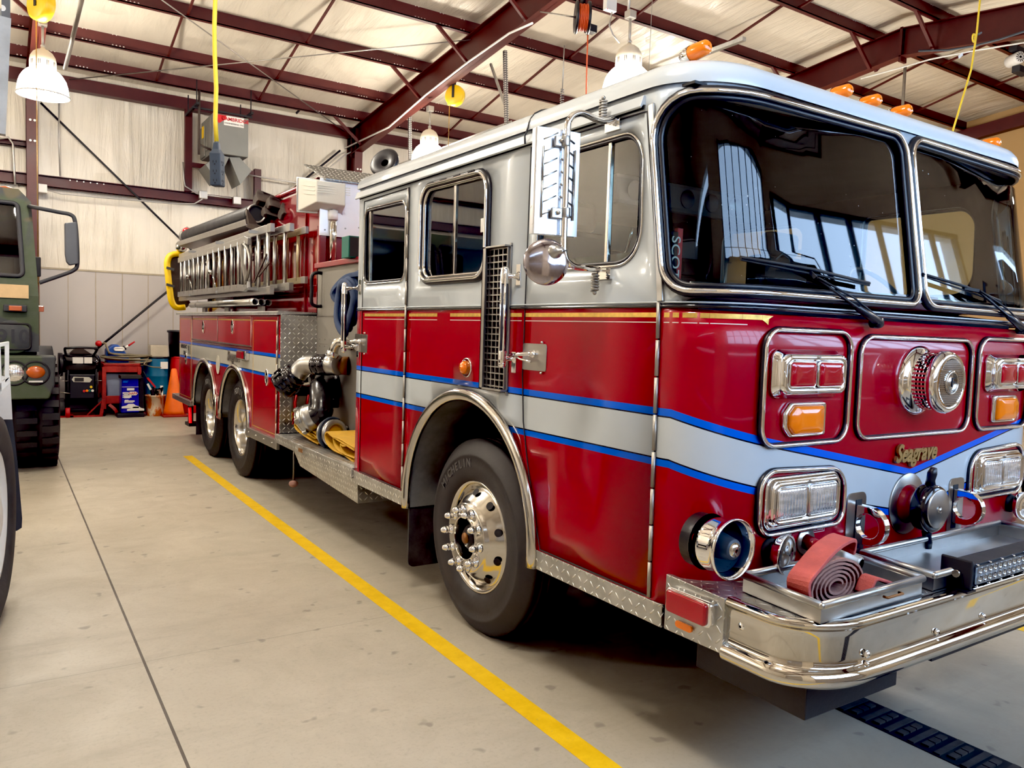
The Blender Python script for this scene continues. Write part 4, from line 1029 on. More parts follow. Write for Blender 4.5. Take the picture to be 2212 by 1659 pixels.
# speaker, horns
def horn(T,s):
    Yf=1.74; c=PY(1584,1187,Yf); rz=(zr(1581,1121,1252,Yf)[1]-zr(1581,1121,1252,Yf)[0])/2; o=T(c+V((0,0,0))); ax=(0.0,-1,0)
    b=B(); b.lathe(o,ax,[(.05,-.14),(rz*.85,-.10),(rz*.9,-.07),(rz*.86,-.04),(rz*.92,-.015),(rz,-.002),(rz,.006),(rz*.95,.006),(rz*.9,-.012),(rz*.8,-.05)],40); h=b.build('siren_speaker','chrome',FE)
    b=B(); b.lathe(o,ax,[(rz*.95,-.11),(rz*.9,-.12),(rz*.9,-.16),(.02,-.17)],32); b.build('speaker_housing','black_plastic',h)
    b=B(); b.lathe(o,ax,[(rz*.83,-.035),(rz*.8,-.05),(rz*.6,-.09),(.05,-.10),(.045,-.05),(.036,0),(.034,.004),(.01,.006)],32); b.build('speaker_throat','slate',h)
    b=B(); b.lathe(o,ax,[(.026,.004),(.024,.012),(.004,.014)],16); b.build('centre_cap','chrome_worn',h)
mir(horn)
def spot(T,s):
    Yf=1.775; c=PY(1697,1198,Yf); rz=(zr(1697,1156,1240,Yf)[1]-zr(1697,1156,1240,Yf)[0])/2; o=T(c)
    b=B(); ax=V((.25*s,-1,0)); b.lathe(o,ax,[(.02,-.045),(.035,-.042),(rz*.7,-.04),(rz*.95,-.015),(rz,0),(rz*1.03,.004),(rz,.008),(rz*.92,.004),(rz*.5,.012),(.004,.016)],32); h=b.build('air_horn','chrome',FE)
    b=B(); b.cyl(o-ax.normalized()*.06,V((o.x,YFt,o.z)),.02,.024,seg=14); b.build('horn_stem','red_paint',h)
    b=B(); b.lathe(V((o.x,YFt,o.z)),(0,-1,0),[(.045,0),(.045,.01),(.035,.02),(.025,.024)],20); b.build('grommet','rubber',h)
mir(spot)
c=PY(1738,1168,YFt); b=B(); b.lathe(c,(0,-1,0),[(.002,0),(.052,0),(.052,.008),(.002,.008)],28); dv=b.build('discharge_flange','brushed_steel',FE)
b=B(); b.cyl(c,c+V((.01,-.07,-.02)),.03); b.build('discharge_pipe','red_paint',dv)
b=B(); d=V((.12,-.99,-.1)); o=c+V((.01,-.06,-.02))
b.lathe(o,d,[(.034,0),(.036,.01),(.036,.045),(.03,.05),(.03,.07),(.04,.075),(.04,.11),(.03,.115),(.028,.16),(.02,.165)],8); b.build('discharge_fitting','dull_steel',dv)
# bumper
bp=[(2.068,1.76),(2.068,1.60)]
for k in range(1,12):
    t=PI/2*k/12; bp.append((2.068+.25*(1-math.cos(t)),1.60-.195*math.sin(t)))
bp+=[(2.318,1.405),(2.8,1.40),(XC,1.40)]; full=bp+[(2*XC-x,y) for x,y in reversed(bp[:-1])]
prof=[(-.042,.734),(-.022,.741),(-.006,.738),(.004,.728),(.004,.716),(-.008,.706),(-.012,.70),(-.012,.590),(-.008,.582),(.006,.576),(.018,.562),(.021,.545),(.012,.526),(-.004,.516),(-.05,.514)]
R=[]
for i,(x,y) in enumerate(full):
    a=V(full[max(0,i-1)]); c_=V(full[min(len(full)-1,i+1)]); t=(c_-a).normalized(); n=V((t.y,-t.x)); 
    if n.dot(V((x,y))-V((XC,2.6)))<0: n=-n
    R.append([V((x+n.x*d,y+n.y*d,z)) for d,z in prof])
b=B(); b.rings(R,False); bu=b.build('bumper','chrome_bumper',FE,fix=True)
m=bu.modifiers.new('sub','SUBSURF'); m.levels=1; m.render_levels=1
def bolt(p,n,r=.012,par=None,m='chrome'):
    b=B(); b.lathe(p,n,[(r,0),(r,.004),(r*.8,.009),(r*.3,.012)],14); b.build('bolt',m,par)
bolt(V((2.088,1.70,.655)),(-1,0,0),.016,bu)
for x,y in ((1871,1413),(2022,1365),(2122,1331)):
    p=PY(x,y,1.411); bolt(V((p.x,1.411,p.z)),(0,-1,0),.013,bu); bolt(V((p.x,1.411,p.z-.03)),(0,-1,0),.009,bu); q=mx((p.x,1.411,p.z)); bolt(q,(0,-1,0),.013,bu)
# deck
P=[(2.08,2.12),(2.08,1.62)]+[(x+.03*(1 if x<XC else -1),y+.03) for x,y in full[3:-3]]+[(4.57,1.62),(4.57,2.12)]
b=B(); b.prism([(x,y,0) for x,y in P],(0,0,.715),(0,0,.735)); dk=b.build('bumper_deck','tread_plate',FE)
for X,s in ((2.062,1),(4.588,-1)):
    b=B(); b.prism([(0,2.04,.535),(0,1.76,.54),(0,1.76,.735),(0,2.04,.742)],(X,0,0),(X+.02*s,0,0)); sd=b.build('bumper_side_plate','tread_plate',FE,bev=.002)
    # red side light and amber marker
    c0=PX(1441,1302,2.04); c1=PX(1535,1330,2.04); ya,yb=2.005,1.80; zc=.665; h=.042
    poly=rr(ya,yb,zc-h,zc+h,.015,4); T=(lambda p:V(p)) if s>0 else mx
    b=B(); g=lambda k,x:[T((x,(ya+yb)/2+(y-(ya+yb)/2)*k,zc+(z-zc)*k)) for y,z in poly]
    b.rings([g(1.06,2.062),g(1.06,2.035),g(1,2.03)],True); q=b.build('side_light','chrome',FE)
    b=B(); b.rings([g(.95,2.032),g(.93,2.022),g(.85,2.018)],True); b.build('lens','red_lens',q)
    poly2=rr(1.975,1.895,.567,.592,.0115,4); b=B(); b.rings([[T((x,y,z)) for y,z in poly2] for x in (2.062,2.052)],True); b.build('side_marker','amber',FE)
# under-bumper boxes and frame
b=B(); b.box((2.2,1.52,.375),(2.735,2.0,.50)); b.build('underframe_box','frame_black',FE,bev=.004)
b=B(); b.box((2.93,1.50,.43),(3.75,1.62,.50)); b.box((3.75,1.6,.4),(4.4,2.0,.5)); b.box((2.93,1.62,.43),(3.05,2.6,.55)); b.box((3.6,1.62,.43),(3.72,2.6,.55)); b.build('frame_crossmember','frame_black',FE)
# LED light bar on the bumper
def PD(x,y,Z=.738): return PZ(x,y,Z)
p=PD(2083,1285)
xl=p.x-.01; yl=p.y+.03; zb=.85
yl=1.42; zb=PY(2050,1243,1.42).z; xl=PY(2072,1243,1.42).x
L0=xl; L1=2*XC-xl
b=B(); pr=[(0,yl-.04,zb-.045),(0,yl-.045,zb+.0),(0,yl-.04,zb+.038),(0,yl+.02,zb+.045),(0,yl+.055,zb+.03),(0,yl+.06,zb-.01),(0,yl+.03,zb-.04)]
b.prism(pr,(L0,0,0),(L1,0,0)); le=b.build('led_bar_housing','black_matte',FE,bev=.003)
b=B(); b.box((L0+.02,yl-.052,zb-.033),(L1-.02,yl-.043,zb+.03)); b.build('lens','clear_glass',le)
b=B(); b.box((L0+.02,yl-.046,zb-.033),(L1-.02,yl-.0445,zb+.03)); b.build('reflector','led_chip',le)
for r_ in (0,1):
    for k in range(32):
        b=B(); b.lathe((L0+.045+k*.0365,yl-.046,zb+.014-r_*.031),(0,-1,0),[(.013,.0055),(.012,.004),(.004,-.0),(.001,-.001)],10); b.build('led_cup','chrome',le)
b=B()
for k in range(14):
    for z in (zb-.041,zb+.036): b.cyl((L0+.03+k*.09,yl-.043,z),(L0+.03+k*.09,yl-.052,z),.0035,seg=8)
b.build('bezel_screw','chrome',le)
for X in (L0-.006,L1+.006):
    b=B(); b.box((X-.006,yl-.05,zb-.055),(X+.006,yl+.065,zb+.055)); b.build('end_plate','black_matte',le,bev=.006)
    s=-1 if X<XC else 1
    b=B(); b.bar((X+.012*s,yl,zb),(X+.012*s,yl-.01,.742),.035,.008,up=(1,0,0)); b.box((X-.03,yl-.05,.736),(X+.03,yl+.03,.744)); b.build('mounting_foot','black_plastic',le); b=B(); b.cyl((X,yl,zb),(X+.022*s,yl,zb),.014,seg=10); b.build('pivot_bolt','chrome_worn',le)
# trays on the deck
def tray(name,c,t=.012,zt=.797,zb_=.738,bead=.013):
    # c: 4 corners (x,y) going round
    b=B(); n=4; cc=[V((x,y)) for x,y in c]
    for i in range(4):
        a,d_=cc[i],cc[(i+1)%4]; b.hexa([V((*(a),zb_)),V((*(d_),zb_)),V((*(d_+(sum(cc,V((0,0)))/4-d_).normalized()*t),zb_)),V((*(a+(sum(cc,V((0,0)))/4-a).normalized()*t),zb_)),V((*(a),zt)),V((*(d_),zt)),V((*(d_+(sum(cc,V((0,0)))/4-d_).normalized()*t),zt)),V((*(a+(sum(cc,V((0,0)))/4-a).normalized()*t),zt))])
    b.prism([(x,y,0) for x,y in c],(0,0,zb_),(0,0,zb_+.003)); o=b.build(name,'aluminium',FE)
    for i in range(4):
        b=B(); a,d_=cc[i],cc[(i+1)%4]; b.cyl((*a,zt),(*d_,zt),bead,seg=12); b.sphere((*a,zt),bead,10,6); b.build('rolled_rim','aluminium',o)
    return o
q=[PZ(x,y,.80) for x,y in ((1606,1240),(1790,1312),(2008,1252),(1835,1196))]
T1=[(q[0].x,q[0].y),(q[1].x,q[1].y+.025),(q[2].x,q[2].y+.025),(q[3].x,q[3].y)]
q2=[PZ(x,y,.80) for x,y in ((1864,1192),(2018,1241),(2129,1143))]

tray1=tray('hose_tray',T1)
a,c_,d_=q2; w2=V((d_.x-a.x,0)); e=V((c_.x-a.x,c_.y-a.y)); T2=[(a.x,a.y),(c_.x,c_.y),(3.94,c_.y-.0),(3.94,a.y-.0)]
tray2=tray('hose_tray',T2); 
for t_ in (tray1,): pass
b=B(); b.tube([V((2.98,1.79,.737)),V((2.98,1.79,.765)),V((3.12,1.77,.765)),V((3.12,1.77,.737))],.005,8); b.build('deck_handle','chrome_worn',FE)
b=B(); fr=T1[1]; b.tube([V((fr[0]+.33,fr[1]-.006,.775)),V((fr[0]+.33,fr[1]-.022,.775)),V((fr[0]+.42,fr[1]-.022,.775)),V((fr[0]+.42,fr[1]-.006,.775))],.0045,8); b.build('pull_handle','bronze_pipe',tray1)
b=B(); b.box((2.75,1.47,.798),(2.9,1.49,.812)); 
# ================================================================= FIRE ENGINE: CAB SIDE FITTINGS, WHEELS, BODY
def side(x,y,X=XS): return PX(x,y,X)
# mirror assembly
YM=2.42
def MP(x,y,Y=YM): return PY(x,y,Y)
bt=side(1345,258); bb=side(1318,586)
def coil(c,d,name,par):
    b=B(); b.tube([V(c)+V((math.cos(k*.9)*.014,math.sin(k*.9)*.014,d*k*.0016)) for k in range(46)],.004,6); b.sphere(V(c)+V((0,0,d*.078)),.009,10,6); return b.build(name,'dull_steel',par)
ar=[V((2.03,2.44,bt.z-.005)),MP(1330,256),MP(1300,262),MP(1262,246),MP(1243,247),MP(1231,258),MP(1226,280),MP(1222,400),MP(1218,520),MP(1219,548),MP(1226,565),MP(1245,577),MP(1275,580),V((2.03,2.46,bb.z+.005))]
def smooth(P,n=4):
    out=[]
    for i in range(len(P)-1):
        p0=P[max(0,i-1)];p1=P[i];p2=P[i+1];p3=P[min(len(P)-1,i+2)]
        for k in range(n):
            t=k/n; out.append(.5*((2*p1)+(p2-p0)*t+(2*p0-5*p1+4*p2-p3)*t*t+(3*p1-p0-3*p2+p3)*t**3))
    out.append(P[-1]); return out
b=B(); b.tube(smooth(ar),.0125,12); mi=b.build('mirror_arm','chrome',FE)
for p,d in ((ar[0]+V((-.03,0,.01)),1),(ar[-1]+V((-.02,0,-.015)),-1)):
    b=B(); b.box(p+V((-.03,-.02,-.014 if d>0 else .008)),p+V((.06,.02,-.006 if d>0 else .016))); b.obox((2.055,p.y-.0,p.z-(.02 if d>0 else -.0)),((0,1,0),(1,0,0),(0,0,1)),(.045,.006,.022)); b.build('mirror_bracket','chrome',mi)
    coil(p,d,'spring',mi)
tl,tr,br,bl=MP(1176,270),MP(1262,283),MP(1250,508),MP(1165,503)
cc=(tl+tr+br+bl)/4; ux=((tr-tl)+(br-bl)).normalized(); uz=V((0,0,1)); hw=((tr-tl).length+(br-bl).length)/4; hh=((tl-bl).z+(tr-br).z)/4
ux=V((1,-.12,0)).normalized(); uy=uz.cross(ux)  # uy points into +Y
b=B(); R=[]
for g,d in ((.0,.0),(.008,-.02),(.03,-.035)):
    R.append([cc+ux*i*(hw-g)+uz*j*(hh-g*.6)+uy*(d+.05) for i,j in ((-1,-1),(1,-1),(1,1),(-1,1))])
R=[[cc+ux*i*(hw-g)+uz*j*(hh-h2)+uy*d for i,j in ((-1,-1),(1,-1),(1,1),(-1,1))] for g,h2,d in ((0,0,.075),(0,0,.05),(.01,.0,.035))]
b.rings(R,True,True,True,smooth=False)
# V-folded back
R=[[cc+ux*x*hw+uy*(.034-.008*(1-abs(x)))+uz*hh*j for x in (-1,0,1)] for j in (-1,1)]
b.rings(R,False,smooth=False); mb=b.build('mirror_housing','mirror_shell',mi)
b=B()
for k in range(7):
    z=-hh+.07+k*(2*hh-.1)/6.3
    for s in (-1,1):
        p=cc+ux*(.1*s*hw)+uz*(z+.03)+uy*(.025); q=cc+ux*(.72*s*hw)+uz*(z-.0)+uy*(.030)
        b.tube([p,q],.0035,6)
for s in (-1,1): b.tube([cc+ux*(.74*s*hw)+uz*(-hh+.06)+uy*.026,cc+ux*(.74*s*hw)+uz*(-hh+.2)+uy*.026],.0035,6); b.tube([cc+ux*(.74*s*hw)+uz*(hh-.2)+uy*.026,cc+ux*(.74*s*hw)+uz*(hh-.07)+uy*.026],.0035,6)
b.build('embossed_rib','aluminium',mb)
for px,py in ((1215,305),(1207,460)):
    p=MP(px,py); b=B(); b.obox(p+V((-.0,.01,0)),(ux,uy,uz),(.026,.008,.02)); b.cyl(MP(1222,py)-V((0,0,.02)),MP(1222,py)+V((0,0,.02)),.018,seg=12); c_=b.build('mirror_clamp','aluminium',mi,bev=.003); bolt(p+V((-.005,-.0,0)),(0,-1,0),.008,c_,'dull_steel')
c=MP(1190,565,YM+.0); r0=(MP(1190,514).z-MP(1190,616).z)/2
b=B(); b.lathe(c+V((0,.03,0)),(-.42,-.9,.02),[(r0,-.01),(r0,.0),(r0*.97,.006),(r0*.8,.014),(r0*.45,.022),(r0*.2,.025),(.002,.026)],40); cmr=b.build('convex_mirror','mirror_back',mi)
pc=c+V((.02,-.015,.0)); pc=MP(1207,543,YM-.02)
b=B(); b.lathe(pc+V((0,.04,0)),(.1,-1,0),[(.03,0),(.03,.02),(.02,.035),(.01,.04),(.01,.06),(.003,.062)],16); b.bar(pc+V((0,.0,0)),MP(1222,541),.02,.006); b.build('mirror_mount','aluminium',cmr)
# vertical vent box with egg-crate grille
ys,ye=side(1060,700).y,side(1103,700).y; 
ys=3.355; ye=3.15; z0,z1=1.33,2.035
b=B(); X0=XS-.045
b.box((X0,ys-.008,z0),(XS,ys,z1)); b.box((X0,ye,z1-.008),(XS,ys,z1)); b.box((X0,ye,z0),(XS,ys,z0+.008)); b.box((XS-.01,ye,z0-.02),(XS,ye+.012,z1+.01)); b.box((X0,ys-.03,z0),(X0+.003,ys,z1)); ve=b.build('vent_housing','dull_steel',FE,bev=.001)
b=B(); b.box((XS-.003,ye+.01,z0+.01),(XS-.001,ys-.01,z1-.01)); b.build('vent_backing','black_matte',ve)
b=B()
for k in range(5): y=ye+.015+k*.04; b.box((XS-.02,y-.003,z0+.01),(XS-.004,y+.003,z1-.01))
for k in range(22): z=z0+.02+k*.032; b.box((XS-.021,ye+.01,z-.003),(XS-.005,ys-.01,z+.003))
tag(b.build('vent_grille','dull_steel',ve),kind='stuff')
# grab rails
def grab(p0,p1,base,par,mt):
    b=B(); b.tube([p0,p1],.0165,16); g=b.build('grab_rail','dark_rubber_grip',par)
    b=B(); 
    for s in (-1,1): b.tube([p0+V((-.006,.017*s,0)),p1+V((-.006,.017*s,0))],.006,8)
    b.tube([p0+V((-.018,-.0,0)),p1+V((-.018,0,0))],.004,8)
    b.build('rail_edge','chrome',g)
    for p,bs in ((p0,base[0]),(p1,base[1])):
        s=1 if p.z>(p0.z+p1.z)/2 else -1
        b=B(); b.cyl(p+V((0,0,-.05*s)),p+V((0,0,.01*s)),.021,seg=18); b.sphere(p+V((0,0,.012*s)),.021,16,8); 
        q=bs; d=(q-p); b.tube([p+d*.2-V((0,0,.012*s)),p+d*.5-V((0,0,.012*s)),p+d*.8-V((0,0,.012*s)),p+d-V((0,0,.012*s))],[.017,.010,.012,.026],12)
        b.box(q+V((-.004,-.018,-.055)),q+V((.004,.018,.045))); b.build('rail_stanchion','chrome',g,bev=.002)
    return g
gx=XS-.065
p0=side(1092,590,gx); p1=side(1083,780,gx); ya=(p0.y+p1.y)/2
grab(V((gx,ya,p0.z)),V((gx,ya,p1.z)),(V((XS-.004,3.085,p0.z)),V((XS-.004,3.10,p1.z))),FE,None)
gx2=XS-.03; p0=side(745,620,gx2); p1=side(742,752,gx2); ya=(p0.y+p1.y)/2
g2=grab(V((gx2,ya,p0.z)),V((gx2,ya,p1.z)),(V((XS-.004,5.02,p0.z)),V((XS-.004,5.04,p1.z))),FE,None)
# door latch plates
for (px,py,px2,py2),par in (((1131,741,1180,803),fd),((768,721,793,762),rd)):
    a=side(px,py); c=side(px2,py2); poly=rr(min(a.y,c.y),max(a.y,c.y),min(a.z,c.z),max(a.z,c.z),.012,4)
    b=B(); b.rings([[(x,y,z) for y,z in poly] for x in (XS-.0035,XS)],True); lp=b.build('latch_plate','brushed_steel',par)
    ym=(a.y+c.y)/2; zm=(a.z+c.z)/2
    b=B(); b.tube([V((XS-.004,ym+.0,zm+.01)),V((XS-.03,ym+.01,zm+.015)),V((XS-.05,ym+.06,zm+.01)),V((XS-.052,ym+.13,zm-.0))],[.018,.012,.009,.007],10)
    b.tube([V((XS-.05,ym+.12,zm+.01)),V((XS-.045,ym+.05,zm-.012)),V((XS-.035,ym-.02,zm-.022))],.005,8); b.sphere((XS-.01,ym,zm+.012),.018); b.build('door_handle','chrome',lp)
    for dz in (-.07,.07): bolt(V((XS-.004,min(a.y,c.y)+.03,zm+dz)),(-1,0,0),.006,lp,'chrome_worn')
# round amber marker ahead of the rear crew door
p=side(1008,794); b=B(); b.lathe((XS,p.y,p.z),(-1,0,0),[(.048,0),(.048,.006),(.04,.018),(.036,.02)],28); ml=b.build('side_marker','clear_glass',FE)
b=B(); b.lathe((XS,p.y,p.z),(-1,0,0),[(.036,.0),(.034,.02),(.026,.032),(.003,.038)],24); b.build('lens','amber',ml); b=B(); b.lathe((XS,p.y,p.z),(-1,0,0),[(.052,0),(.052,.004),(.046,.006)],28); b.build('bezel','chrome',ml)
# wheel arches
def archpart(yc,zc,ra,rb,zbot,par=FE,X=XS,flip=False,rt=.034,y_clip=None,zbot2=None):
    P=[V((X-.006,yc+ra,zbot))]+[V((X-.006,yc+ra*math.cos(a),zc+rb*math.sin(a))) for a in [PI*k/34 for k in range(35)]]+[V((X-.006,yc-ra,zbot2 if zbot2 is not None else zbot))]
    if flip: P=[mx(p) for p in P]
    b=B(); b.tube(P,rt,12,up=(1,0,0),ell=(1.,.75)); f=b.build('wheel_arch_trim','chrome_worn',par)
    s=-1 if flip else 1
    b=B(); Q=[V((0,yc+ra*.985,zbot))]+[V((0,yc+ra*.985*math.cos(a),zc+rb*.985*math.sin(a))) for a in [PI*k/24 for k in range(25)]]+[V((0,yc-ra*.985,zbot2 if zbot2 is not None else zbot))]
    x0=X+.005*s; x1=X+.62*s
    if flip: x0=2*XC-X-.005; x1=2*XC-X-.6
    b.rings([[V((x,q.y,q.z)) for q in Q] for x in (x0,x1)],False)
    f2=B(); f2.rings([[V((x1,q.y,q.z)) for q in Q],[V((x1+.01,q.y,q.z)) for q in Q]],True); f2.build('wheel_well_back','frame_black',par)
    w_=b.build('wheel_well','wheel_well_grey',par,solid=0,fix=False); return f,w_
for fl in (False,True):
    archpart(3.565,.60,.672,.68,.535,flip=fl)
for zz,yy in ((1.10,4.05),(.98,4.12),(.96,4.14),(.80,4.21),(.79,4.17),(.62,4.225),(.615,4.18)):
    pass
P=[(uY(3.565+.69,.6),.3)]
# rocker tread plate
for s in (1,-1):
    T=(lambda p:V(p)) if s>0 else mx
    for y0,y1 in ((2.05,2.875),(4.26,5.08)):
        b=B(); b.box(T((XS-.004,y0,.535)),T((XS+.05,y1,.622))); b.build('rocker_panel','tread_plate',FE,bev=.002)
# mudflap
b=B(); poly=rr(XS+.02,XS+.45,.16,.56,.04,4); b.rings([[(x,y,z) for x,z in poly] for y in (4.235,4.25)],True); b.build('mud_flap','rubber_dusty',FE)
# wheels
def wheel(o,s,kind,nm='wheel',flat=True):
    # o: centre of the outer face plane, s=-1 outward is -X
    ax=V((s,0,0)); R=.525
    if kind=='front':
        b=B(); b.lathe(o,ax,[(.268,-.25),(.268,-.03),(.285,-.008),(.296,0),(.302,-.004),(.302,-.02)],48)
        b.lathe(o,ax,[(.285,-.03),(.265,-.035),(.25,-.02),(.235,.0),(.215,.02),(.2,.035),(.19,.045),(.186,.055),(.178,.062),(.125,.063),(.12,.07),(.112,.075),(.11,.07),(.105,.03),(.10,-.05)],48)
        w=b.build(nm,'polished_alloy',FE)
        for k in range(10):
            a=2*PI*(k+.5)/10; e=V((0,math.cos(a),math.sin(a))); 
            b=B(); c=o+e*.243+ax*.0; n=(ax*.72+e*.5).normalized(); b.cyl(c-n*.0+ax*.006,c+n*.003+ax*.006,.021,seg=16); b.build('hand_hole','black_matte',w)
        for k in range(10):
            a=2*PI*k/10+.1; e=V((0,math.cos(a),math.sin(a))); b=B(); c=o+e*.153+ax*.062
            b.lathe(c,ax,[(.027,0),(.027,.012),(.021,.016),(.020,.034),(.022,.036),(.019,.048),(.011,.064),(.003,.07)],12); b.build('lug_nut','chrome',w)
        b=B(); b.lathe(o,ax,[(.10,-.06),(.09,-.05),(.075,-.02),(.07,.03),(.065,.04),(.055,.042)],28,cap=True); b.lathe(o,ax,[(.055,.04),(.05,.055),(.03,.056),(.028,.065),(.002,.066)],24); hb=b.build('hub','black_plastic',w)
        b=B(); b.lathe(o,ax,[(.03,.064),(.028,.072),(.002,.073)],20); b.build('hub_cap','bronze_pipe',hb)
    else:
        b=B(); b.lathe(o,ax,[(.302,-.02),(.302,-.004),(.296,0),(.285,-.006),(.272,-.02),(.268,-.05),(.255,-.09),(.25,-.165),(.235,-.175),(.15,-.172),(.14,-.165),(.135,-.11),(.11,-.085),(.05,-.075),(.003,-.074)],48); w=b.build(nm,'polished_alloy',FE)
        for k in range(10):
            a=2*PI*k/10; e=V((0,math.cos(a),math.sin(a))); b=B(); b.lathe(o+e*.17-ax*.172,ax,[(.018,0),(.018,.02),(.012,.045),(.003,.05)],10); b.build('lug_nut','chrome',w)
    # tyre
    g=[]
    W=.285
    prof=[(.296,-.012),(.31,.004),(.34,.018),(.39,.024),(.43,.02),(.435,.024),(.445,.022),(.465,.012),(.485,.0),(.505,-.012),(.515,-.022)]
    tr=[]
    n=5; x=-.03
    seg=(W-.07)/n
    for k in range(n):
        tr+=[(.525,x),(.525,x-seg+.012),(.512,x-seg+.010),(.512,x-seg+.002)]; x-=seg
    prof+=tr[:-2]+[(.515,-W+.03),(.49,-W),(.42,-W-.02),(.30,-W)]
    b=B(); b.lathe(o,ax,prof,72); 
    for v in b.b.verts:
        if v.co.z<.008: v.co.z=.008 if False else max(v.co.z,.0)
    t=b.build('tyre','rubber' if kind=='front' else 'tyre_lugged',w)
    if kind=='front': arc='KUMHO'; aa=[2.2,.135]; rad=.385
    return w,t
def arctext(o,s,txt,rad,a0,da,size,par,m='tyre_letter',h=.0245,inv=False):
    for i,ch in enumerate(txt):
        a=a0+da*i if not inv else a0-da*i; e=V((0,math.cos(a),math.sin(a)))
        up=e; rgt=V((0,-e.z,e.y))
        if inv: up=-e; rgt=-rgt
        text(ch,'sidewall_lettering',m,par,o+e*rad+V((s*h,0,0)),rgt if s<0 else -rgt,up,size,.001,bold=.0015)
wf,tf=wheel(V((2.125,3.52,.519)),-1,'front')
w1,t1=wheel(V((2.125,8.40,.519)),-1,'rear'); w2,t2=wheel(V((2.125,9.82,.519)),-1,'rear')
wheel(V((4.525,3.52,.519)),1,'front'); wheel(V((4.525,8.40,.519)),1,'rear'); wheel(V((4.525,9.82,.519)),1,'rear')
for y in (8.40,9.82):
    for s in (-1,1): 
        b=B(); X=XC-s*.82; b.lathe((X,y,.52),(1,0,0),[(.3,-.13),(.49,-.13),(.52,-.1),(.52,.1),(.49,.13),(.3,.13)],40); b.build('inner_tyre','rubber',FE)
for y in (8.4,9.82,3.52): b=B(); b.cyl((2.4,y,.52),(4.25,y,.52),.11,seg=16); b.sphere((XC,y,.52),.24 if y>5 else .12); b.build('axle','frame_black',FE)
arctext(V((2.125,8.40,.519)),-1,'FD711',.385,1.25,.17,.085,t1,'tyre_letter'); arctext(V((2.125,9.82,.519)),-1,'FD711',.385,1.25,.17,.085,t2,'tyre_letter')
arctext(V((2.125,3.52,.519)),-1,'MICHELIN',.395,.62,.115,.062,tf,'tyre_letter_dark')
# chassis
for x in (2.9,3.75): b=B(); b.box((x-.05,2.1,.62),(x+.05,11.2,.9)); b.build('chassis_rail','frame_black',FE)
b=B(); b.box((2.75,5.2,.42),(3.9,7.6,.66)); b.build('pump_casing','frame_black',FE,bev=.03)
# ------------------------------------------------ rear body
YA,YBk=6.82,11.38; XW=2.383
def body_side(T,s):
    # side skin with arches cut by cdt in (y,z)
    L=[[(8.40+.60*math.cos(a),.55+.60*math.sin(a)) for a in [PI*k/24 for k in range(25)]]+[(7.80,.3),(9.0,.3)],
       [(9.82+.60*math.cos(a),.55+.60*math.sin(a)) for a in [PI*k/24 for k in range(25)]]+[(9.22,.3),(10.42,.3)]]
    vs=[];es=[]
    def lp(Q):
        n0=len(vs); vs.extend(V(p) for p in Q); es.extend((n0+i,n0+(i+1)%len(Q)) for i in range(len(Q)))
    lp([(YA,.535),(YBk,.535),(YBk,1.70),(YA,1.70)])
    for q in L: lp(q)
    r=mgeo.delaunay_2d_cdt(vs,es,[],0,1e-5); b=B(); vt={}
    for f in r[2]:
        c=sum((V(r[0][i]) for i in f),V((0,0)))/len(f)
        if c.y<.535 or any(inside(c,q) for q in L): continue
        for i in f:
            if i not in vt: vt[i]=b.b.verts.new(T((XS,r[0][i][0],r[0][i][1])))
        b.b.faces.new([vt[i] for i in f])
    return b.build('body_side_panel','body_paint',FE,solid=0)
bs=body_side(lambda p:V(p),1); body_side(mx,-1)
b=B(); b.box((XS+.02,YA+.02,1.2),(4.57,YBk,1.69)); b.box((XS+.02,10.5,.56),(4.57,YBk-.02,1.2)); b.box((XS+.02,YA+.02,.56),(2.5,7.75,1.2)); b.box((4.15,YA+.02,.56),(4.57,7.75,1.2)); b.build('body_core','interior_dark',FE)
for fl in (False,True):
    for yc in (8.40,9.82):
        f,w_=archpart(yc,.56,.60,.60,.52 if yc<9 else .72,flip=fl,rt=.034,zbot2=(.52 if yc<9 else .82)) if False else archpart(yc,.56,.60,.60,.80 if yc<9 else .70,flip=fl,rt=.032,zbot2=(.50 if yc<9 else .80))
b=B(); b.prism([(0,10.44,.18),(0,10.44,.72),(0,10.43,.72),(0,10.43,.18)],(XS+.03,0,0),(XS+.4,0,0)); b.build('mud_flap','rubber',FE)
# front face of the side box
b=B(); b.prism([(XS,0,.66),(XW+.02,0,.66),(XW+.02,0,1.705),(XS,0,1.705)],(0,YA-.006,0),(0,YA+.005,0)); ff=b.build('body_front_plate','tread_plate',FE,bev=.001)
for x,z in ((2.08,1.66),(2.22,1.665),(2.35,1.66),(2.22,1.60),(2.09,1.25),(2.23,1.3),(2.1,1.0)):
    b=B(); b.cyl((x,YA-.006,z),(x,YA-.009,z),.007,seg=10); b.build('rivet','dull_steel',ff)
# cap rail on top
b=B(); b.prism([(XS-.035,0,1.70),(XS-.035,0,1.725),(XS-.02,0,1.735),(XW+.05,0,1.735),(XW+.05,0,1.72),(XS-.015,0,1.705)],(0,YA-.01,0),(0,YBk+.05,0)); b.build('top_cap','tread_plate_light',FE)
b=B(); b.prism([(2*XC-XS+.035,0,1.70),(2*XC-XS+.035,0,1.735),(2*XC-XW-.05,0,1.735),(2*XC-XW-.05,0,1.72)],(0,YA-.01,0),(0,YBk+.05,0)); b.build('top_cap','tread_plate_light',FE)
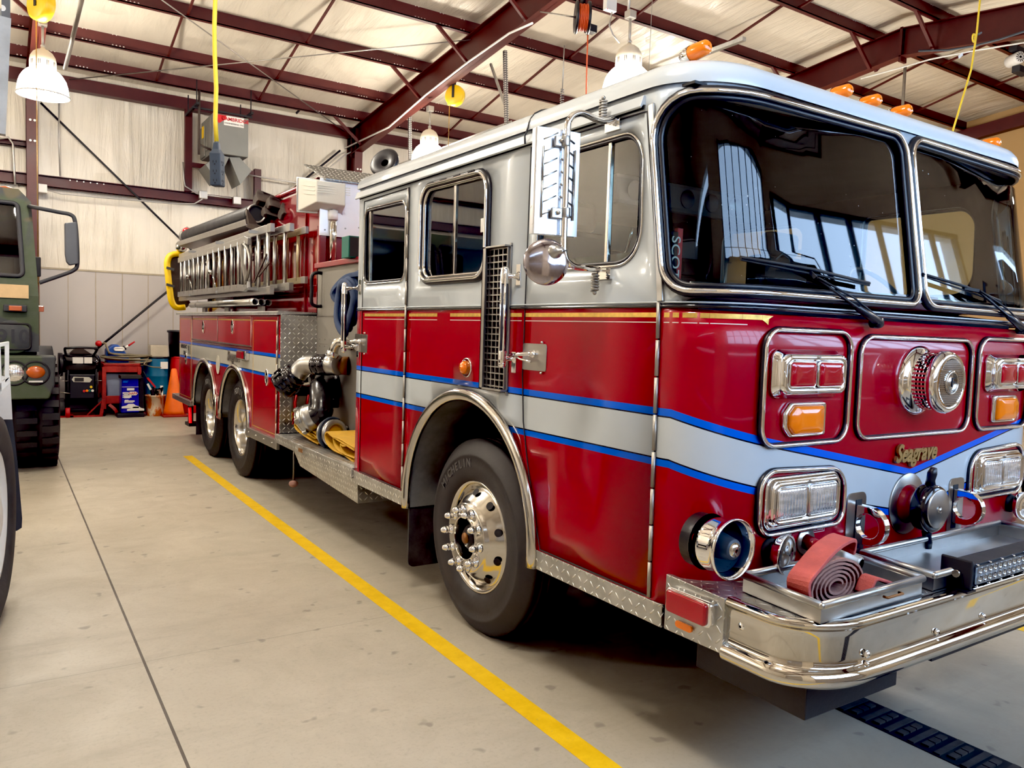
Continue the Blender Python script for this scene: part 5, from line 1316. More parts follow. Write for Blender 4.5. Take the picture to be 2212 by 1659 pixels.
# compartment doors
def cdoor(y0,y1,z0,z1,hy=None,hz=None,gold=True,label=None,hole=None):
    b=B(); b.box((XS-.006,y0,z0),(XS,y1,z1)); d=b.build('compartment_door','body_paint',FE,bev=.002)
    if label: d['label']=label
    P=[(y0,z0),(y1,z0),(y1,z1),(y0,z1)]
    b=B(); b.tube([V((XS-.002,y,z)) for y,z in P],.005,4,closed=True); b.build('door_seal','dull_steel',d)
    if gold:
        b=B(); m_=.035
        for i in range(4):
            a,c_=P[i],P[(i+1)%4]; ce=((y0+y1)/2,(z0+z1)/2)
            f=lambda q:(q[0]+(m_ if q[0]<ce[0] else -m_),q[1]+(m_ if q[1]<ce[1] else -m_))
            a,c_=f(a),f(c_); b.box((XS-.0075,min(a[0],c_[0])-.004,min(a[1],c_[1])-.004),(XS-.006,max(a[0],c_[0])+.004,max(a[1],c_[1])+.004))
        b.build('gold_outline','gold',d)
    if hy:
        b=B(); c=V((XS-.006,hy,hz)); 
        R=[[c+V((-d_,math.cos(a)*.05*g,math.sin(a)*.078*g)) for a in [2*PI*k/28 for k in range(28)]] for g,d_ in ((1,0),(.98,.008),(.86,.011),(.8,.006),(.5,.003))]
        b.rings(R,True,True,True); h=b.build('latch_dish','chrome',d); b=B(); b.bar(c+V((-.012,-.02,0)),c+V((-.012,.02,0)),.012,.03); b.build('d_handle','dull_steel',h)
    return d
d1=cdoor(10.55,11.34,.60,1.685,10.87,1.13,label='rear upright compartment door with emergency lettering')
d2=cdoor(9.16,10.49,1.40,1.685,9.85,1.56,gold=False); d3=cdoor(7.76,9.12,1.40,1.685,8.46,1.577,gold=False)
d4=cdoor(6.88,7.70,.60,1.685,7.19,1.13,label='front upright compartment door')
hinge_b=[]
for k in range(8):
    b=B(); b.cyl((XS-.012,6.872,.62+k*.13),(XS-.012,6.872,.74+k*.13),.008,seg=8); b.build('hinge_knuckle','dull_steel',d4)
for y0,y1,p in ((9.18,10.47,d2),(7.78,9.10,d3)):
    b=B(); b.box((XS-.0075,y0,1.645),(XS-.006,y1,1.66)); b.build('gold_leaf_stripe','gold',p)
b=B(); b.box((XS-.014,7.74,1.388),(XS,10.5,1.402)); b.box((XS-.010,7.74,1.364),(XS,10.5,1.372)); b.build('drip_moulding','aluminium',FE)
# 911 lettering
tx=(0,-1,0)
text('EMERGENCY','lettering','black_matte',d1,(XS-.0075,11.03,1.285),tx,(0,0,1),.075,.0006,bold=.002); text('DIAL','lettering','black_matte',d1,(XS-.0075,10.98,1.20),tx,(0,0,1),.075,.0006,bold=.002)
text('911','lettering','black_matte',d1,(XS-.0075,10.68,1.245),tx,(0,0,1),.16,.0006,bold=.004,sx=.75)
text('Seagrave','script_emblem','dull_steel',FE,(XS-.006,8.43,1.265),tx,(0,0,1),.15,.004,shear=.35,bold=.004,sx=.95)
# rectangular red side light, fuel filler
b=B(); b.box((XS-.045,7.82,1.255),(XS,8.13,1.345)); q=b.build('side_light','chrome',FE,bev=.008); b=B(); b.box((XS-.055,7.90,1.265),(XS-.02,8.115,1.335)); b.build('lens','red_lens',q,bev=.006)
b=B(); R=[[V((XS-.004-d_,9.11+math.cos(a)*.085*g,1.143+math.sin(a)*.105*g)) for a in [2*PI*k/32 for k in range(32)]] for g,d_ in ((1,0),(1,.004),(.93,.006),(.9,.002))]
b.rings(R,True); b.build('fuel_door','cream_plastic',FE)
# lower rails, rear step
b=B(); b.box((XS-.03,6.80,.515),(XS+.0,7.83,.60)); rl=b.build('rub_rail','aluminium',FE,bev=.004)
for k in range(4): bolt(V((XS-.03,6.92+k*.26,.56)),(-1,0,0),.010,rl,'dull_steel')
b=B(); b.box((XS-.03,10.5,.535),(XS,11.55,.60)); rl=b.build('rub_rail','aluminium',FE,bev=.004)
b=B(); b.box((XS-.02,YBk,.53),(2*XC-XS+.02,YBk+.4,.60)); b.build('tailboard','tread_plate',FE,bev=.003)
b=B(); b.box((XS+.02,10.8,.28),(XS+.07,10.9,.53)); b.box((XS-.0,10.72,.25),(XS+.16,10.98,.29)); b.build('folding_step','frame_black',FE); b=B(); b.cyl((XS+.01,10.68,.3),(XS+.01,10.72,.5),.02); b.build('red_reflector','beacon_red',FE)
b=B(); b.box((XS,YBk-.02,.6),(2*XC-XS,YBk,1.7)); b.build('body_rear_wall','maroon_paint',FE)
# hose bed upper body
zt=2.93
b=B(); 
for X,s in ((2.42,1),(2*XC-2.42,-1)):
    b.box((X,6.85,1.70),(X+.04*s,YBk,zt-.05)); 
    b.cyl((X+.01*s,6.95,zt),(X+.01*s,YBk,zt-.0),.028,seg=12)
    for y in (7.25,8.6,9.9,11.2): b.box((X-.02*s,y-.03,1.72),(X,y+.03,zt))
b.box((2.42,YBk-.04,1.7),(2*XC-2.42,YBk,2.4)); hb=b.build('hose_bed_side','red_side',FE,bev=.004)
b=B(); b.box((2.42,YA+.0,2.13),(2*XC-2.42,YA+.04,2.9)); b.build('hose_bed_front','maroon_paint',FE,bev=.004)
b=B(); b.box((2.45,6.9,2.3),(2*XC-2.45,11.3,2.4)); b.build('hose_bed_floor','dull_steel',FE)
b=B(); b.box((XW-.0,YA-.03,1.70),(2.46,YA+.03,2.88)); b.build('hose_bed_corner','red_side',FE,bev=.012)
# cover: white front panel and tread plate visor
b=B(); b.box((XW+.0,YA-.045,2.42),(2*XC-XW,YA-.03,2.92)); wp=b.build('hose_bed_cover_front','white_glossy_panel',FE)
b=B(); P0=[V((2.42,YA-.08,2.915)),V((2*XC-2.42,YA-.08,2.915)),V((2*XC-2.30,YA+.16,3.06)),V((2.30,YA+.16,3.06))]; b.hexa([p-V((0,0,.012)) for p in P0]+P0); b.build('visor_plate','tread_plate_dark',FE)
b=B()
for x,z in ((2.43,2.47),(2.5,2.5),(2.62,2.5),(2.75,2.52)): b.cyl((x,YA-.045,z),(x,YA-.05,z),.008,seg=8)
b.build('rivet','dull_steel',wp)
# pump panel
b=B(); b.box((XW,5.10,.64),(XW+.03,YA,2.13)); b.box((2*XC-XW-.03,5.10,.64),(2*XC-XW,YA,2.13)); b.box((XW,5.1,.64),(4.26,5.13,2.13)); pp=b.build('pump_panel','grey_panel',FE)
b=B(); b.box((XW-.03,5.08,2.125),(XW+.05,YA,2.17)); b.box((XW,5.08,2.125),(2*XC-XW,YA,2.14)); b.build('pump_top_rail','maroon_paint',FE,bev=.004)
b=B(); b.box((XW-.004,5.10,1.70),(XW,YA,1.706)); b.box((XW-.003,5.10,1.46),(XW,YA,1.463)); b.build('panel_seam','dull_steel',pp)
for k in range(12):
    for z in (1.44,1.50): 
        b=B(); b.cyl((XW,5.3+k*.13,z),(XW-.003,5.3+k*.13,z),.006,seg=8); b.build('rivet','dull_steel',pp)
h0=PX(684,588,XW-.06); 
b=B(); y=6.70; b.tube(smooth([V((XW,y,2.08)),V((XW-.05,y,2.08)),V((XW-.09,y,2.05)),V((XW-.09,y,1.93)),V((XW-.09,y,1.82)),V((XW-.05,y,1.79)),V((XW,y,1.79))],3),.016,10); b.build('grab_handle','black_plastic',FE)
# running board and step box
b=B(); b.prism([(XS-.03,YA-.02,0),(XS-.03,5.6,0),(XS-.0,5.2,0),(XS+.02,5.09,0),(XW+.02,5.09,0),(XW+.02,YA-.02,0)][::-1],(0,0,.63),(0,0,.655)); rb=b.build('running_board','tread_plate',FE)
b=B(); b.strip([V((XS-.03,YA-.02,.625)),V((XS-.04,6.2,.625)),V((XS-.035,5.6,.62)),V((XS-.01,5.25,.612)),V((XS+.0,5.09,.60))],.03,.075,(1,0,0)); eg=b.build('running_board_edge','tread_plate_light',rb,bev=.004)
b=B(); b.hexa([(XS+.02,6.3,.45),(XS+.3,6.3,.45),(XS+.3,5.05,.39),(XS+.02,5.05,.39),(XS+.0,6.5,.62),(XS+.32,6.5,.62),(XS+.32,5.02,.62),(XS+.0,5.02,.62)]); b.build('step_box','tread_plate',rb,bev=.003)
b=B(); b.box((XS-.055,6.02,.605),(XS-.045,6.12,.635)); b.build('side_marker','bronze_pipe',rb)
# hanging drain chain with red wheel handle
p=PX(634,1040,2.12); b=B(); b.cyl((2.12,p.y,.60),(2.12,p.y,p.z),.008,seg=8); b.box((2.09,p.y-.02,.55),(2.15,p.y+.03,.63)); pu=b.build('drain_rod','dull_steel',FE)
b=B(); b.sphere((2.12,p.y,p.z-.02),.04,18,10,sc=(1,1,.75)); b.build('drain_knob','hose_pink',pu)
# large intake elbows on the pump panel
def PP(x,y,X): return PX(x,y,X)
def pth(l): return smooth([PP(*q) for q in l],5)
pt=[PP(745,787,XW),PP(733,787,XW-.05)]
c0=V((XW,6.03,1.30)); 
b=B(); b.cyl(c0,c0+V((-.07,.05,0)),.075,seg=24); ip=b.build('upper_intake_pipe','bronze_pipe',FE)
d=V((-.55,.83,0)).normalized()
# run the fitting rearward along the panel: direction from px(735,787) to px(655,800)
A=PX(722,788,2.27); Bq=PX(690,788,2.20); D_=PX(655,805,2.12)
ax=(Bq-A).normalized()
b=B(); b.lathe(A,ax,[(.075,-.05),(.086,-.04),(.086,.05),(.078,.06)],28,cap=True); b.build('swivel_ring','aluminium',ip)
b=B(); b.lathe(A,ax,[(.088,.05),(.088,.13),(.082,.14),(.082,.15),(.086,.155),(.086,.20),(.08,.21)],28,cap=True); b.build('coupling','black_gloss',ip)
E1=A+ax*.2; ax2=(D_-V((0,0,.06))-Bq).normalized()
b=B(); b.tube(smooth([E1,E1+ax*.1,E1+ax*.17-V((0,0,.03)),E1+ax*.2-V((.02,0,.09))],5),[.078]*16,20); b.build('elbow','aluminium',ip)
e2=E1+ax*.18-V((.01,0,.05)); ax3=(ax*.75+V((-.35,0,-.75))).normalized()
b=B(); pr=[]
for k in range(4): pr+=[(.098+.006*k,.04+.045*k),(.104+.006*k,.045+.045*k),(.104+.006*k,.075+.045*k),(.098+.006*k,.08+.045*k)]
b.lathe(e2,ax3,[(.05,.03)]+pr+[(.1,.21),(.02,.2)],28); cp=b.build('coupling','black_gloss',ip)
for k in range(10):
    x,y,_=rotto(ax3); a=2*PI*k/10; e=x*math.cos(a)+y*math.sin(a); b=B(); b.obox(e2+ax3*.15+e*.118,(e,e.cross(ax3),ax3),(.009,.012,.03)); b.build('lug','black_gloss',cp,bev=.002)
# lower black suction elbow with silver coupling
L0_=PX(724,868,XW-.02); 
S1=[PX(718,835,XW-.03),PX(700,828,XW-.12),PX(692,842,XW-.17),PX(694,870,XW-.19),PX(692,890,XW-.2),PX(678,898,XW-.24)]
b=B(); b.lathe(V((XW,S1[0].y,S1[0].z)),(-1,0,0),[(.002,0),(.115,0),(.115,.03),(.1,.035),(.09,.05),(.085,.07)],32,cap=True); lf=b.build('suction_flange','black_plastic',FE)
b=B(); b.tube(smooth(S1,5),[.08]*8+[.09]*10+[.1]*8,22); b.build('suction_elbow','black_semi',lf)
e=S1[-1]; ax4=(PX(655,900,XW-.29)-e).normalized(); ax4=(V((-.5,.55,-.35))).normalized()
b=B(); b.lathe(e,ax4,[(.1,-.02),(.108,0),(.108,.03),(.115,.035),(.115,.06),(.107,.065),(.112,.075),(.112,.105),(.1,.11),(.092,.108),(.09,.06),(.01,.06)],32); sc2=b.build('storz_coupling','aluminium',lf)
for k in range(6):
    x,y,_=rotto(ax4); a=2*PI*k/6; q=x*math.cos(a)+y*math.sin(a); b=B(); b.obox(e+ax4*.095+q*.115,(q,q.cross(ax4),ax4),(.010,.02,.02)); b.build('lug','aluminium',sc2,bev=.003)
x,y,_=rotto(ax4); b=B(); b.tube([e+ax4*.11+(x*math.cos(a)+y*math.sin(a))*.1 for a in [2*PI*k/32 for k in range(32)]],.010,8,closed=True); b.build('cap_ring','chrome_worn',sc2)
b=B(); b.lathe(e,ax4,[(.002,.085),(.085,.085),(.085,.09)],28); b.build('cap_disc','cream_metal',sc2)
# pressure relief valve box + small fittings
p=PX(715,925,XW-.13); b=B(); b.obox(p,((1,.3,-.4),(-.3,1,0),(.4,0,1)),(.06,.07,.05)); b.build('relief_valve','black_plastic',lf,bev=.01)
p=PX(724,845,XW-.06); 
b=B(); b.obox(PX(722,870,XW-.05),((1,0,0),(0,1,0),(0,0,1)),(.03,.04,.04)); b.build('valve_body','black_plastic',lf,bev=.01)
p=PX(650,830,2.2); b=B(); ax5=V((-.35,.3,-.3)); b.lathe(PX(668,820,2.22),(-.3,.9,-.1),[(.05,-.05),(.055,0),(.06,.02),(.06,.05),(.045,.055),(.04,.03)],24); b.build('wye_fitting','chrome_worn',lf)
# chrome discharge elbow above
p0=PX(760,745,XW-.02); P_=[PX(758,748,XW),PX(745,738,XW-.09),PX(730,740,XW-.13),PX(722,752,XW-.15),PX(720,765,XW-.15)]
b=B(); b.tube(smooth(P_,5),.038,16); de=b.build('discharge_elbow','chrome_worn',FE)
p=P_[-1]; b=B(); b.lathe(p+V((0,0,.02)),(-.3,.1,-.95),[(.045,0),(.052,.01),(.052,.04),(.042,.05),(.02,.055)],8,cap=True); b.build('discharge_cap','chrome',de); 
# recess, red handles, tool plate on tread plate face
b=B(); c=PY(650,828,YA); b.prism([(2.09,0,.99),(2.12,0,1.06),(2.18,0,1.09),(XW,0,1.09),(XW,0,.99)],(0,YA-.03,0),(0,YA-.005,0)); b.build('recess_hood','black_plastic',FE)
b=B(); b.box((2.16,YA-.02,.77),(2.33,YA-.006,.99)); br_=b.build('wrench_bracket','chrome_worn',FE)
for x in (2.19,2.30):
    b=B(); b.tube([V((x+.01,YA-.03,1.0)),V((x,YA-.035,.93)),V((x+.006,YA-.035,.85)),V((x,YA-.035,.82))],.010,8); b.build('red_lever','red_plastic',br_)
    b=B(); b.tube([V((x,YA-.035,.82)),V((x-.022,YA-.035,.74)),V((x+.022,YA-.035,.74))],.008,6,closed=True); b.box((x-.014,YA-.045,.815),(x+.014,YA-.025,.84)); b.build('red_handle','red_plastic',br_)
# drain valves at floor of pump panel
for k,(px,py) in enumerate(((742,930),(752,932))):
    p=PX(px,py,XW); b=B(); b.cyl(p+V((0,0,.03)),p+V((-.05,0,.03)),.018,seg=12); b.cyl(p+V((-.04,0,.05)),p+V((-.04,0,-.04)),.014,seg=12); vv=b.build('drain_valve','chrome_worn',pp); b=B(); b.sphere(p+V((-.04,0,-.05)),.02); b.build('valve_knob','magenta_lens',vv)
b=B(); b.lathe(PX(729,938,XW-.05),(-1,0,0),[(.03,0),(.035,.01),(.03,.03),(.01,.035)],20); b.build('gauge','chrome',pp)
# tubes along the body side
for k in range(3):
    X=2.14+k*.08; y0=PX(552+k*14,655,X).y; z=1.835
    b=B(); b.lathe((X,y0,z),(0,1,0),[(.031,.2),(.031,0),(.035,0),(.035,11.0-y0),(.031,11.0-y0)],24); t_=b.build('pike_pole_tube','aluminium',FE)
    if k==0:
        for y in (10.6,9.4,8.0): b=B(); b.lathe((X,y,z),(0,1,0),[(.037,0),(.04,.0),(.04,.02),(.037,.02)],20); b.bar((X+.08,y,z-.04),(X+.08,y,1.735),.2,.02); b.build('tube_clamp','dull_steel',t_)
# ladder rack brackets
for y in (7.9,9.3,10.8): b=B(); b.bar((2.42,y,2.52),(2.06,y,2.52),.02,.03); b.bar((2.42,y,1.96),(2.06,y,1.96),.02,.03); b.build('ladder_bracket','dull_steel',FE)
# beacon with chrome ball
p=PX(404,520,2.3); print('beacon',p); c=V((2.3,11.2,2.62)); c=PX(404,523,2.25)
b=B(); b.lathe(c,(0,0,1),[(.07,-.02),(.075,0),(.07,.02),(.06,.03)],24,cap=True); bc=b.build('beacon_base','chrome',FE)
b=B(); b.lathe(c,(0,0,1),[(.062,.02),(.064,.1),(.058,.17),(.04,.195),(.003,.2)],24); b.build('beacon_lens','beacon_red',bc)
b=B(); 
for a in (0,PI/2): b.tube([c+V((math.cos(a)*.072,math.sin(a)*.072,.0)),c+V((math.cos(a)*.072,math.sin(a)*.072,.17)),c+V((0,0,.215)),c+V((-math.cos(a)*.072,-math.sin(a)*.072,.17)),c+V((-math.cos(a)*.072,-math.sin(a)*.072,.0))],.005,6)
b.build('beacon_guard','dull_steel',bc)
p=PX(392,533,2.22); b=B(); b.sphere(p,.085,24,16); b.build('chrome_spotlight','chrome',bc); b=B(); b.bar(c-V((0,0,.02)),V((2.44,c.y,c.z-.12)),.03,.03); b.build('beacon_bracket','dull_steel',bc)
# floodlight on a pole
pf=PX(718,566,2.50); pf=V((2.50,pf.y,2.15))
b=B(); top=PX(718,440,2.50); b.cyl(pf,V((2.50,pf.y,top.z)),.034,seg=20); fp=b.build('floodlight_pole','polished_alloy',FE)
Yq=pf.y
b=B(); b.cyl(V((2.5,Yq,PY(718,475,Yq).z)),V((2.5,Yq,PY(718,455,Yq).z)),.042,seg=20); b.tube([V((2.5,Yq,PY(718,458,Yq).z)),V((2.5,Yq-.02,PY(718,440,Yq).z)),V((2.49,Yq-.03,PY(718,430,Yq).z))],.03,12); b.build('pole_collar','white_bright',fp)
a,b1,c1,d1_=PY(655,395,Yq),PY(755,410,Yq),PY(755,455,Yq),PY(662,445,Yq)
x0,x1=a.x,b1.x-.04; zt_=(PY(655,392,Yq).z+PY(750,408,Yq).z)/2; zb_=(PY(662,440,Yq).z+PY(750,452,Yq).z)/2
# housing opens away from the camera: large rim at back-left, small face toward camera
b=B()
big=[V((x0,Yq+.16,zb_-.05)),V((x1-.02,Yq+.02,zb_-.05)),V((x1-.02,Yq+.02,zt_+.04)),V((x0,Yq+.16,zt_+.06))]
mid=[V((x0+.10,Yq-.06,zb_+.02)),V((x1-.05,Yq-.14,zb_+.0)),V((x1-.05,Yq-.14,zt_+.01)),V((x0+.10,Yq-.06,zt_+.02))]
b.rings([[p+V((0,.03,0)) for p in big],big,mid],True,smooth=False); fh=b.build('floodlight_housing','flood_cream',fp,bev=.008)
b=B()
for k in range(4):
    t=.12+k*.12; z=zt_-t*(zt_-zb_)*.9; b.bar(V((x0+.105,Yq-.066,z)),V((x1-.01,Yq-.145,z-.006)),.006,.006)
for k in range(3): 
    z=zt_-.03-k*.035; b.bar(V((x0+.03,Yq+.09,z+.02)),V((x0+.09,Yq-.04,z)),.005,.005)
b.build('cooling_fin','cream_plastic',fh)
b=B(); b.tube([big[0],big[1],big[2],big[3]],.012,8,closed=True); b.build('lens_rim','galv',fh)
# green siren box behind the cab
b=B(); c=PX(755,550,2.9); print('green',c); zc=2.20
cb=PY(758,540,5.9); b.box((cb.x-.04,5.85,zc-.04),(cb.x+.2,6.0,zc+.13)); gb=b.build('green_control_box','green_box',FE,bev=.004); b=B(); b.box((cb.x-.03,5.845,zc-.03),(cb.x+.05,5.85,zc+.12)); b.build('control_face','interior_grey',gb)
# ================================================================= LOOSE EQUIPMENT ON THE ENGINE
def ladder(name,label,X,yf,yr,zb,zt,n,rail=(.035,.07),rung=.019,off=.0,curved=False,m='aluminium',dark=False):
    t=thing(name,label,'ladder',(X,(yf+yr)/2,zb),'aluminium ladders on the side of the engine')
    for z,s in ((zt,1),(zb,-1)):
        b=B()
        if curved: b.strip([V((X,yr,z)),V((X,yf+.35,z)),V((X,yf+.15,z+.012*s)),V((X,yf,z-.02*s))],rail[0],rail[1],(1,0,0))
        else: b.box((X-rail[0]/2,yf,z-rail[1]/2),(X+rail[0]/2,yr,z+rail[1]/2))
        r=b.build('side_rail',m,t,bev=.004)
        if not curved:
            b=B(); b.box((X-rail[0]/2-.002,yf-.012,z-rail[1]/2-.002),(X+rail[0]/2+.002,yf+.10,z+rail[1]/2+.002)); b.build('end_shoe','dull_steel',r,bev=.003)
    for k in range(n):
        y=yf+.13+(yr-yf-.3)*k/(n-1)+off; b=B(); b.cyl((X,y,zb),(X,y,zt),rung,seg=14); b.build('rung',m,t)
    return t
LA=ladder('extension_ladder','aluminium extension ladder fly section, nearest the camera on the side of the engine',2.10,8.02,11.65,1.985,2.455,13,curved=True)
b=B(); b.bar((2.085,8.05,2.02),(2.085,8.3,2.42),.03,.05); b.tube(smooth([V((2.09,8.2,2.42)),V((2.08,8.0,2.35)),V((2.08,7.92,2.2)),V((2.08,8.0,2.08)),V((2.08,8.1,2.02))],3),.014,8); b.build('pawl','dull_steel',LA)
for y in (9.6,10.9): b=B(); b.sphere((2.075,y,2.2),.03,12,8); b.tube([V((2.08,y,2.2)),V((2.085,y-.15,2.1)),V((2.09,y-.2,2.0))],.008,6); b.build('dog_lock','chrome_worn',LA)
LB=ladder('extension_ladder','aluminium extension ladder bed section, middle of the three ladders on the engine side',2.17,7.48,11.95,1.94,2.53,14,(.04,.075),.02)
LC=ladder('roof_ladder','straight aluminium ladder, innermost of three on the engine side',2.25,7.15,11.6,1.97,2.51,14,(.04,.07),.019,off=.06)
LD=ladder('attic_ladder','dull tan-stained ladder behind the other ladders against the red body',2.34,7.0,11.4,2.03,2.48,13,(.03,.06),.017,off=.1,m='gold_dull_al')
t=bpy.data.objects['extension_ladder']; 
for k,(p,q) in enumerate((((7.55,2.38),(7.9,2.05)),((7.45,2.30),(7.75,2.1)))):
    b=B(); b.bar((2.14,p[0],p[1]-.1),(2.12,q[0],q[1]-.02),.012,.02); b.build('halyard_strap','brown_dark',LB)
# hard suction hose in its trough
hs=thing('suction_hose','fat black hard suction hose lying in a trough above the ladders','hose',(2.28,9.6,2.7))
ya,yb=8.55,12.3; 
A=PX(404,512,2.27); Bq=PX(552,462,2.27)
A=V((2.27,A.y,A.z)); Bq=V((2.27,Bq.y,Bq.z-.0))
b=B(); N=40; d=(Bq-A)
R=.10
pts=[A+d*(k/N) for k in range(N+1)]; b.tube(pts,[R*(1+.012*(k%2)) for k in range(N+1)],26); b.build('hose_body','hose_black',hs)
b=B(); b.lathe(A,-d,[(R*1.1,-.1),(R*1.12,0),(R*1.05,.03),(R*.6,.035)],26,cap=True); b.build('coupling','dull_steel',hs)
b=B(); b.lathe(Bq,d,[(R*.8,-.02),(R*1.02,0),(R*1.03,.06),(R*.8,.055),(R*.78,0)],26); b.build('coupling','dull_steel',hs)
b=B(); b.lathe(Bq,d,[(R*.8,-.2),(R*.8,.04)],26,cap=True); b.build('hose_bore','black_matte',hs)
tr=thing('hose_trough','grey-brown folded metal trough holding the suction hose','trough',(2.3,9.5,2.6))
b=B(); dn=d.normalized(); 
o0=A-V((.10,0,.12)); o1=Bq-V((.10,0,.12))
for (x0_,z0_,x1_,z1_) in ((-.02,-.02,.28,-.06),(-.02,-.02,-.03,.03)):
    b.hexa([o0+V((x0_,0,z0_)),o0+V((x1_,0,z1_)),o1+V((x1_,-.1,z1_)),o1+V((x0_,-.1,z0_)),o0+V((x0_,0,z0_+.012)),o0+V((x1_,0,z1_+.012)),o1+V((x1_,-.1,z1_+.012)),o1+V((x0_,-.1,z0_+.012))])
b.build('trough_floor','aluminium',tr)
b=B(); q=o1; b.hexa([q+V((-.02,-.08,-.03)),q+V((.3,-.08,-.06)),q+V((.45,-.35,-.17)),q+V((.0,-.12,-.05)),q+V((-.02,-.1,.16)),q+V((.1,-.1,.0)),q+V((.45,-.37,-.155)),q+V((.0,-.13,.0))]); b.build('trough_end','brown_dark',tr)
pr=thing('salvage_cover','folded dark brown salvage cover bunched at the front end of the suction hose','tarp',(2.45,8.1,2.75))
random.seed(4)
for i,(x,y,z,r1) in enumerate(((2.36,8.35,2.93,.13),(2.42,8.1,2.86,.12),(2.50,7.95,2.76,.12),(2.40,8.2,2.78,.11),(2.55,7.8,2.70,.12),(2.48,8.3,2.84,.12))):
    b=B(); P=[]
    a0=random.random()*3
    R_l=[]
    for s in range(7):
        tt=s/6; R_l.append([V((x,y,z))+V(((tt-.5)*.22,math.cos(a)*r1*(.6+.4*math.cos(3*a+a0+tt)),math.sin(a)*r1*(.62+.3*math.cos(2*a+a0))-tt*.05)) for a in [2*PI*k/16 for k in range(16)]])
    b.rings(R_l,True); b.build('fold','brown_dark',pr)
# yellow stokes / backboard cover at the tail
bb=thing('rescue_basket_cover','yellow edged dark brown board strapped upright at the rear of the ladders','rescue board',(2.2,12.3,2.2))
Yb=12.25; prof=[(368,560),(372,553),(385,549),(402,551),(412,560)]
L=[PY(x,y,Yb) for x,y in ((366,566),(372,553),(388,549),(404,552),(414,566),(405,590),(398,618),(402,640),(412,655),(404,664),(385,664),(375,650),(371,625),(368,600),(366,580))]
L2_=[(p.x,p.z) for p in L]
b=B(); b.rings([[V((x,Yb-.01,z)) for x,z in L2_],[V((x,Yb+.05,z)) for x,z in L2_]],True,smooth=False); b.build('board','brown_dark',bb)
L3=[V((x,Yb,z)) for x,z in L2_]; q=[L3[i] for i in (3,2,1,0,14,13,12,11,10,9)]
b=B(); b.tube(smooth([p+V((-.03,-.01,0)) for p in q],4),.055,10,ell=(1,.8)); b.build('yellow_edge','yellow_plastic',bb)
for z in (2.36,2.12): b=B(); b.bar((L3[12].x-.08,Yb-.06,z+.02),(2.12,12.1,z-.01),.012,.035); b.build('strap','black_matte',bb)
# yellow supply hose on the running board
yh=thing('supply_hose','folded yellow supply hose lying on the diamond plate step below the intakes','hose',(2.2,5.9,.66))
def ribbon(pts,w,name,m,par,side_=(1,0,0),th=.012):
    b=B(); b.strip(smooth([V(p) for p in pts],4),w,th,side_); o=b.build(name,m,par,bev=.003); return o
zb=.662
for k,(y0,y1,dz) in enumerate(((6.62,6.02,0),(6.60,6.08,.035))):
    ribbon([(2.25,y1,zb+.01+dz),(2.25,y1+.2,zb+.02+dz),(2.25,y0-.1,zb+.05+dz),(2.25,y0,zb+.08+dz),(2.25,y0-.06,zb+.115+dz),(2.25,y1+.2,zb+.08+dz),(2.25,y1,zb+.05+dz)],.24,'hose_fold','hose_yellow',yh)
for k,(y0,z0) in enumerate(((5.78,.02),(5.60,.02),(5.45,.0))):
    ribbon([(2.24,5.20,zb+z0),(2.24,y0-.2,zb+z0),(2.24,y0-.03,zb+z0+.03),(2.24,y0+.02,zb+z0+.085),(2.24,y0-.03,zb+z0+.12-.02*k),(2.24,y0-.15,zb+z0+.10),(2.24,5.20,zb+z0+.06+.015*k)],.27,'hose_fold','hose_yellow',yh)
cc=V((2.2,5.92,zb+.105)); b=B(); ax=V((.25,-1,.1)); b.lathe(cc,ax,[(.07,-.06),(.10,-.055),(.115,-.03),(.105,-.01),(.105,.03),(.115,.035),(.115,.06),(.10,.07),(.075,.075),(.07,.07)],28,loop=True); b.build('hose_coupling','aluminium',yh)
x,y,_=rotto(ax); b=B(); b.tube([cc+ax.normalized()*.02+(x*math.cos(a)+y*math.sin(a))*.122 for a in [PI*k/16+1 for k in range(17)]],.012,8); b.build('coupling_handle','slate',yh)
b=B(); b.lathe(cc,ax,[(.07,-.05),(.07,.05)],20,cap=True); b.build('hose_end','hose_yellow',yh)
# blue hose bundle behind the pump panel grab rail
bh=thing('attack_hose','bundle of folded faded blue hose hanging behind the upright grab rail beside the pump panel','hose',(2.25,5.5,1.9))
c=V((2.24,5.47,1.86)); random.seed(2)
cB=PX(762,640,2.2); print('blue',cB); c=V((2.2,5.46,1.80))
for k in range(6):
    b=B(); ry=.15-.012*k; rz=.26-.018*k; oz=-.05+.03*k; x=c.x-.10+k*.035
    P=[V((x+.01*math.sin(3*a),c.y+.02*k-.03+ry*math.cos(a)+.02*math.sin(2*a+k),c.z+oz+rz*math.sin(a)*(.72))) for a in [2*PI*i/26 for i in range(26)]]
    b.tube(P,.030,8,closed=True,ell=(1.,.6),up=(1,0,0)); b.build('hose_loop','hose_blue',bh)
b=B(); b.strip(smooth([V((2.14,5.62,1.80)),V((2.12,5.68,1.86)),V((2.14,5.62,1.93)),V((2.16,5.48,1.985)),V((2.2,5.30,2.0)),V((2.25,5.14,2.0))],4),.06,.035,(1,0,0)); b.build('hose_strap_loop','hose_blue',bh,bev=.01)
b=B(); b.strip(smooth([V((2.2,5.25,1.72)),V((2.2,5.24,1.62)),V((2.2,5.26,1.50)),V((2.2,5.29,1.42))],4),.055,.03,(0,1,0)); b.build('hose_tail','hose_blue',bh,bev=.008)
# red hose roll in the bumper tray
rh=thing('red_hose_roll','rolled faded red hose with its loose end draped over the bumper tray','hose',(2.4,1.6,.75))
cx,cy=2.46,1.60; zc=.742
TC=V(((T1[0][0]+T1[2][0])/2,(T1[0][1]+T1[2][1])/2,0))
c=V((2.36,1.575,.80))
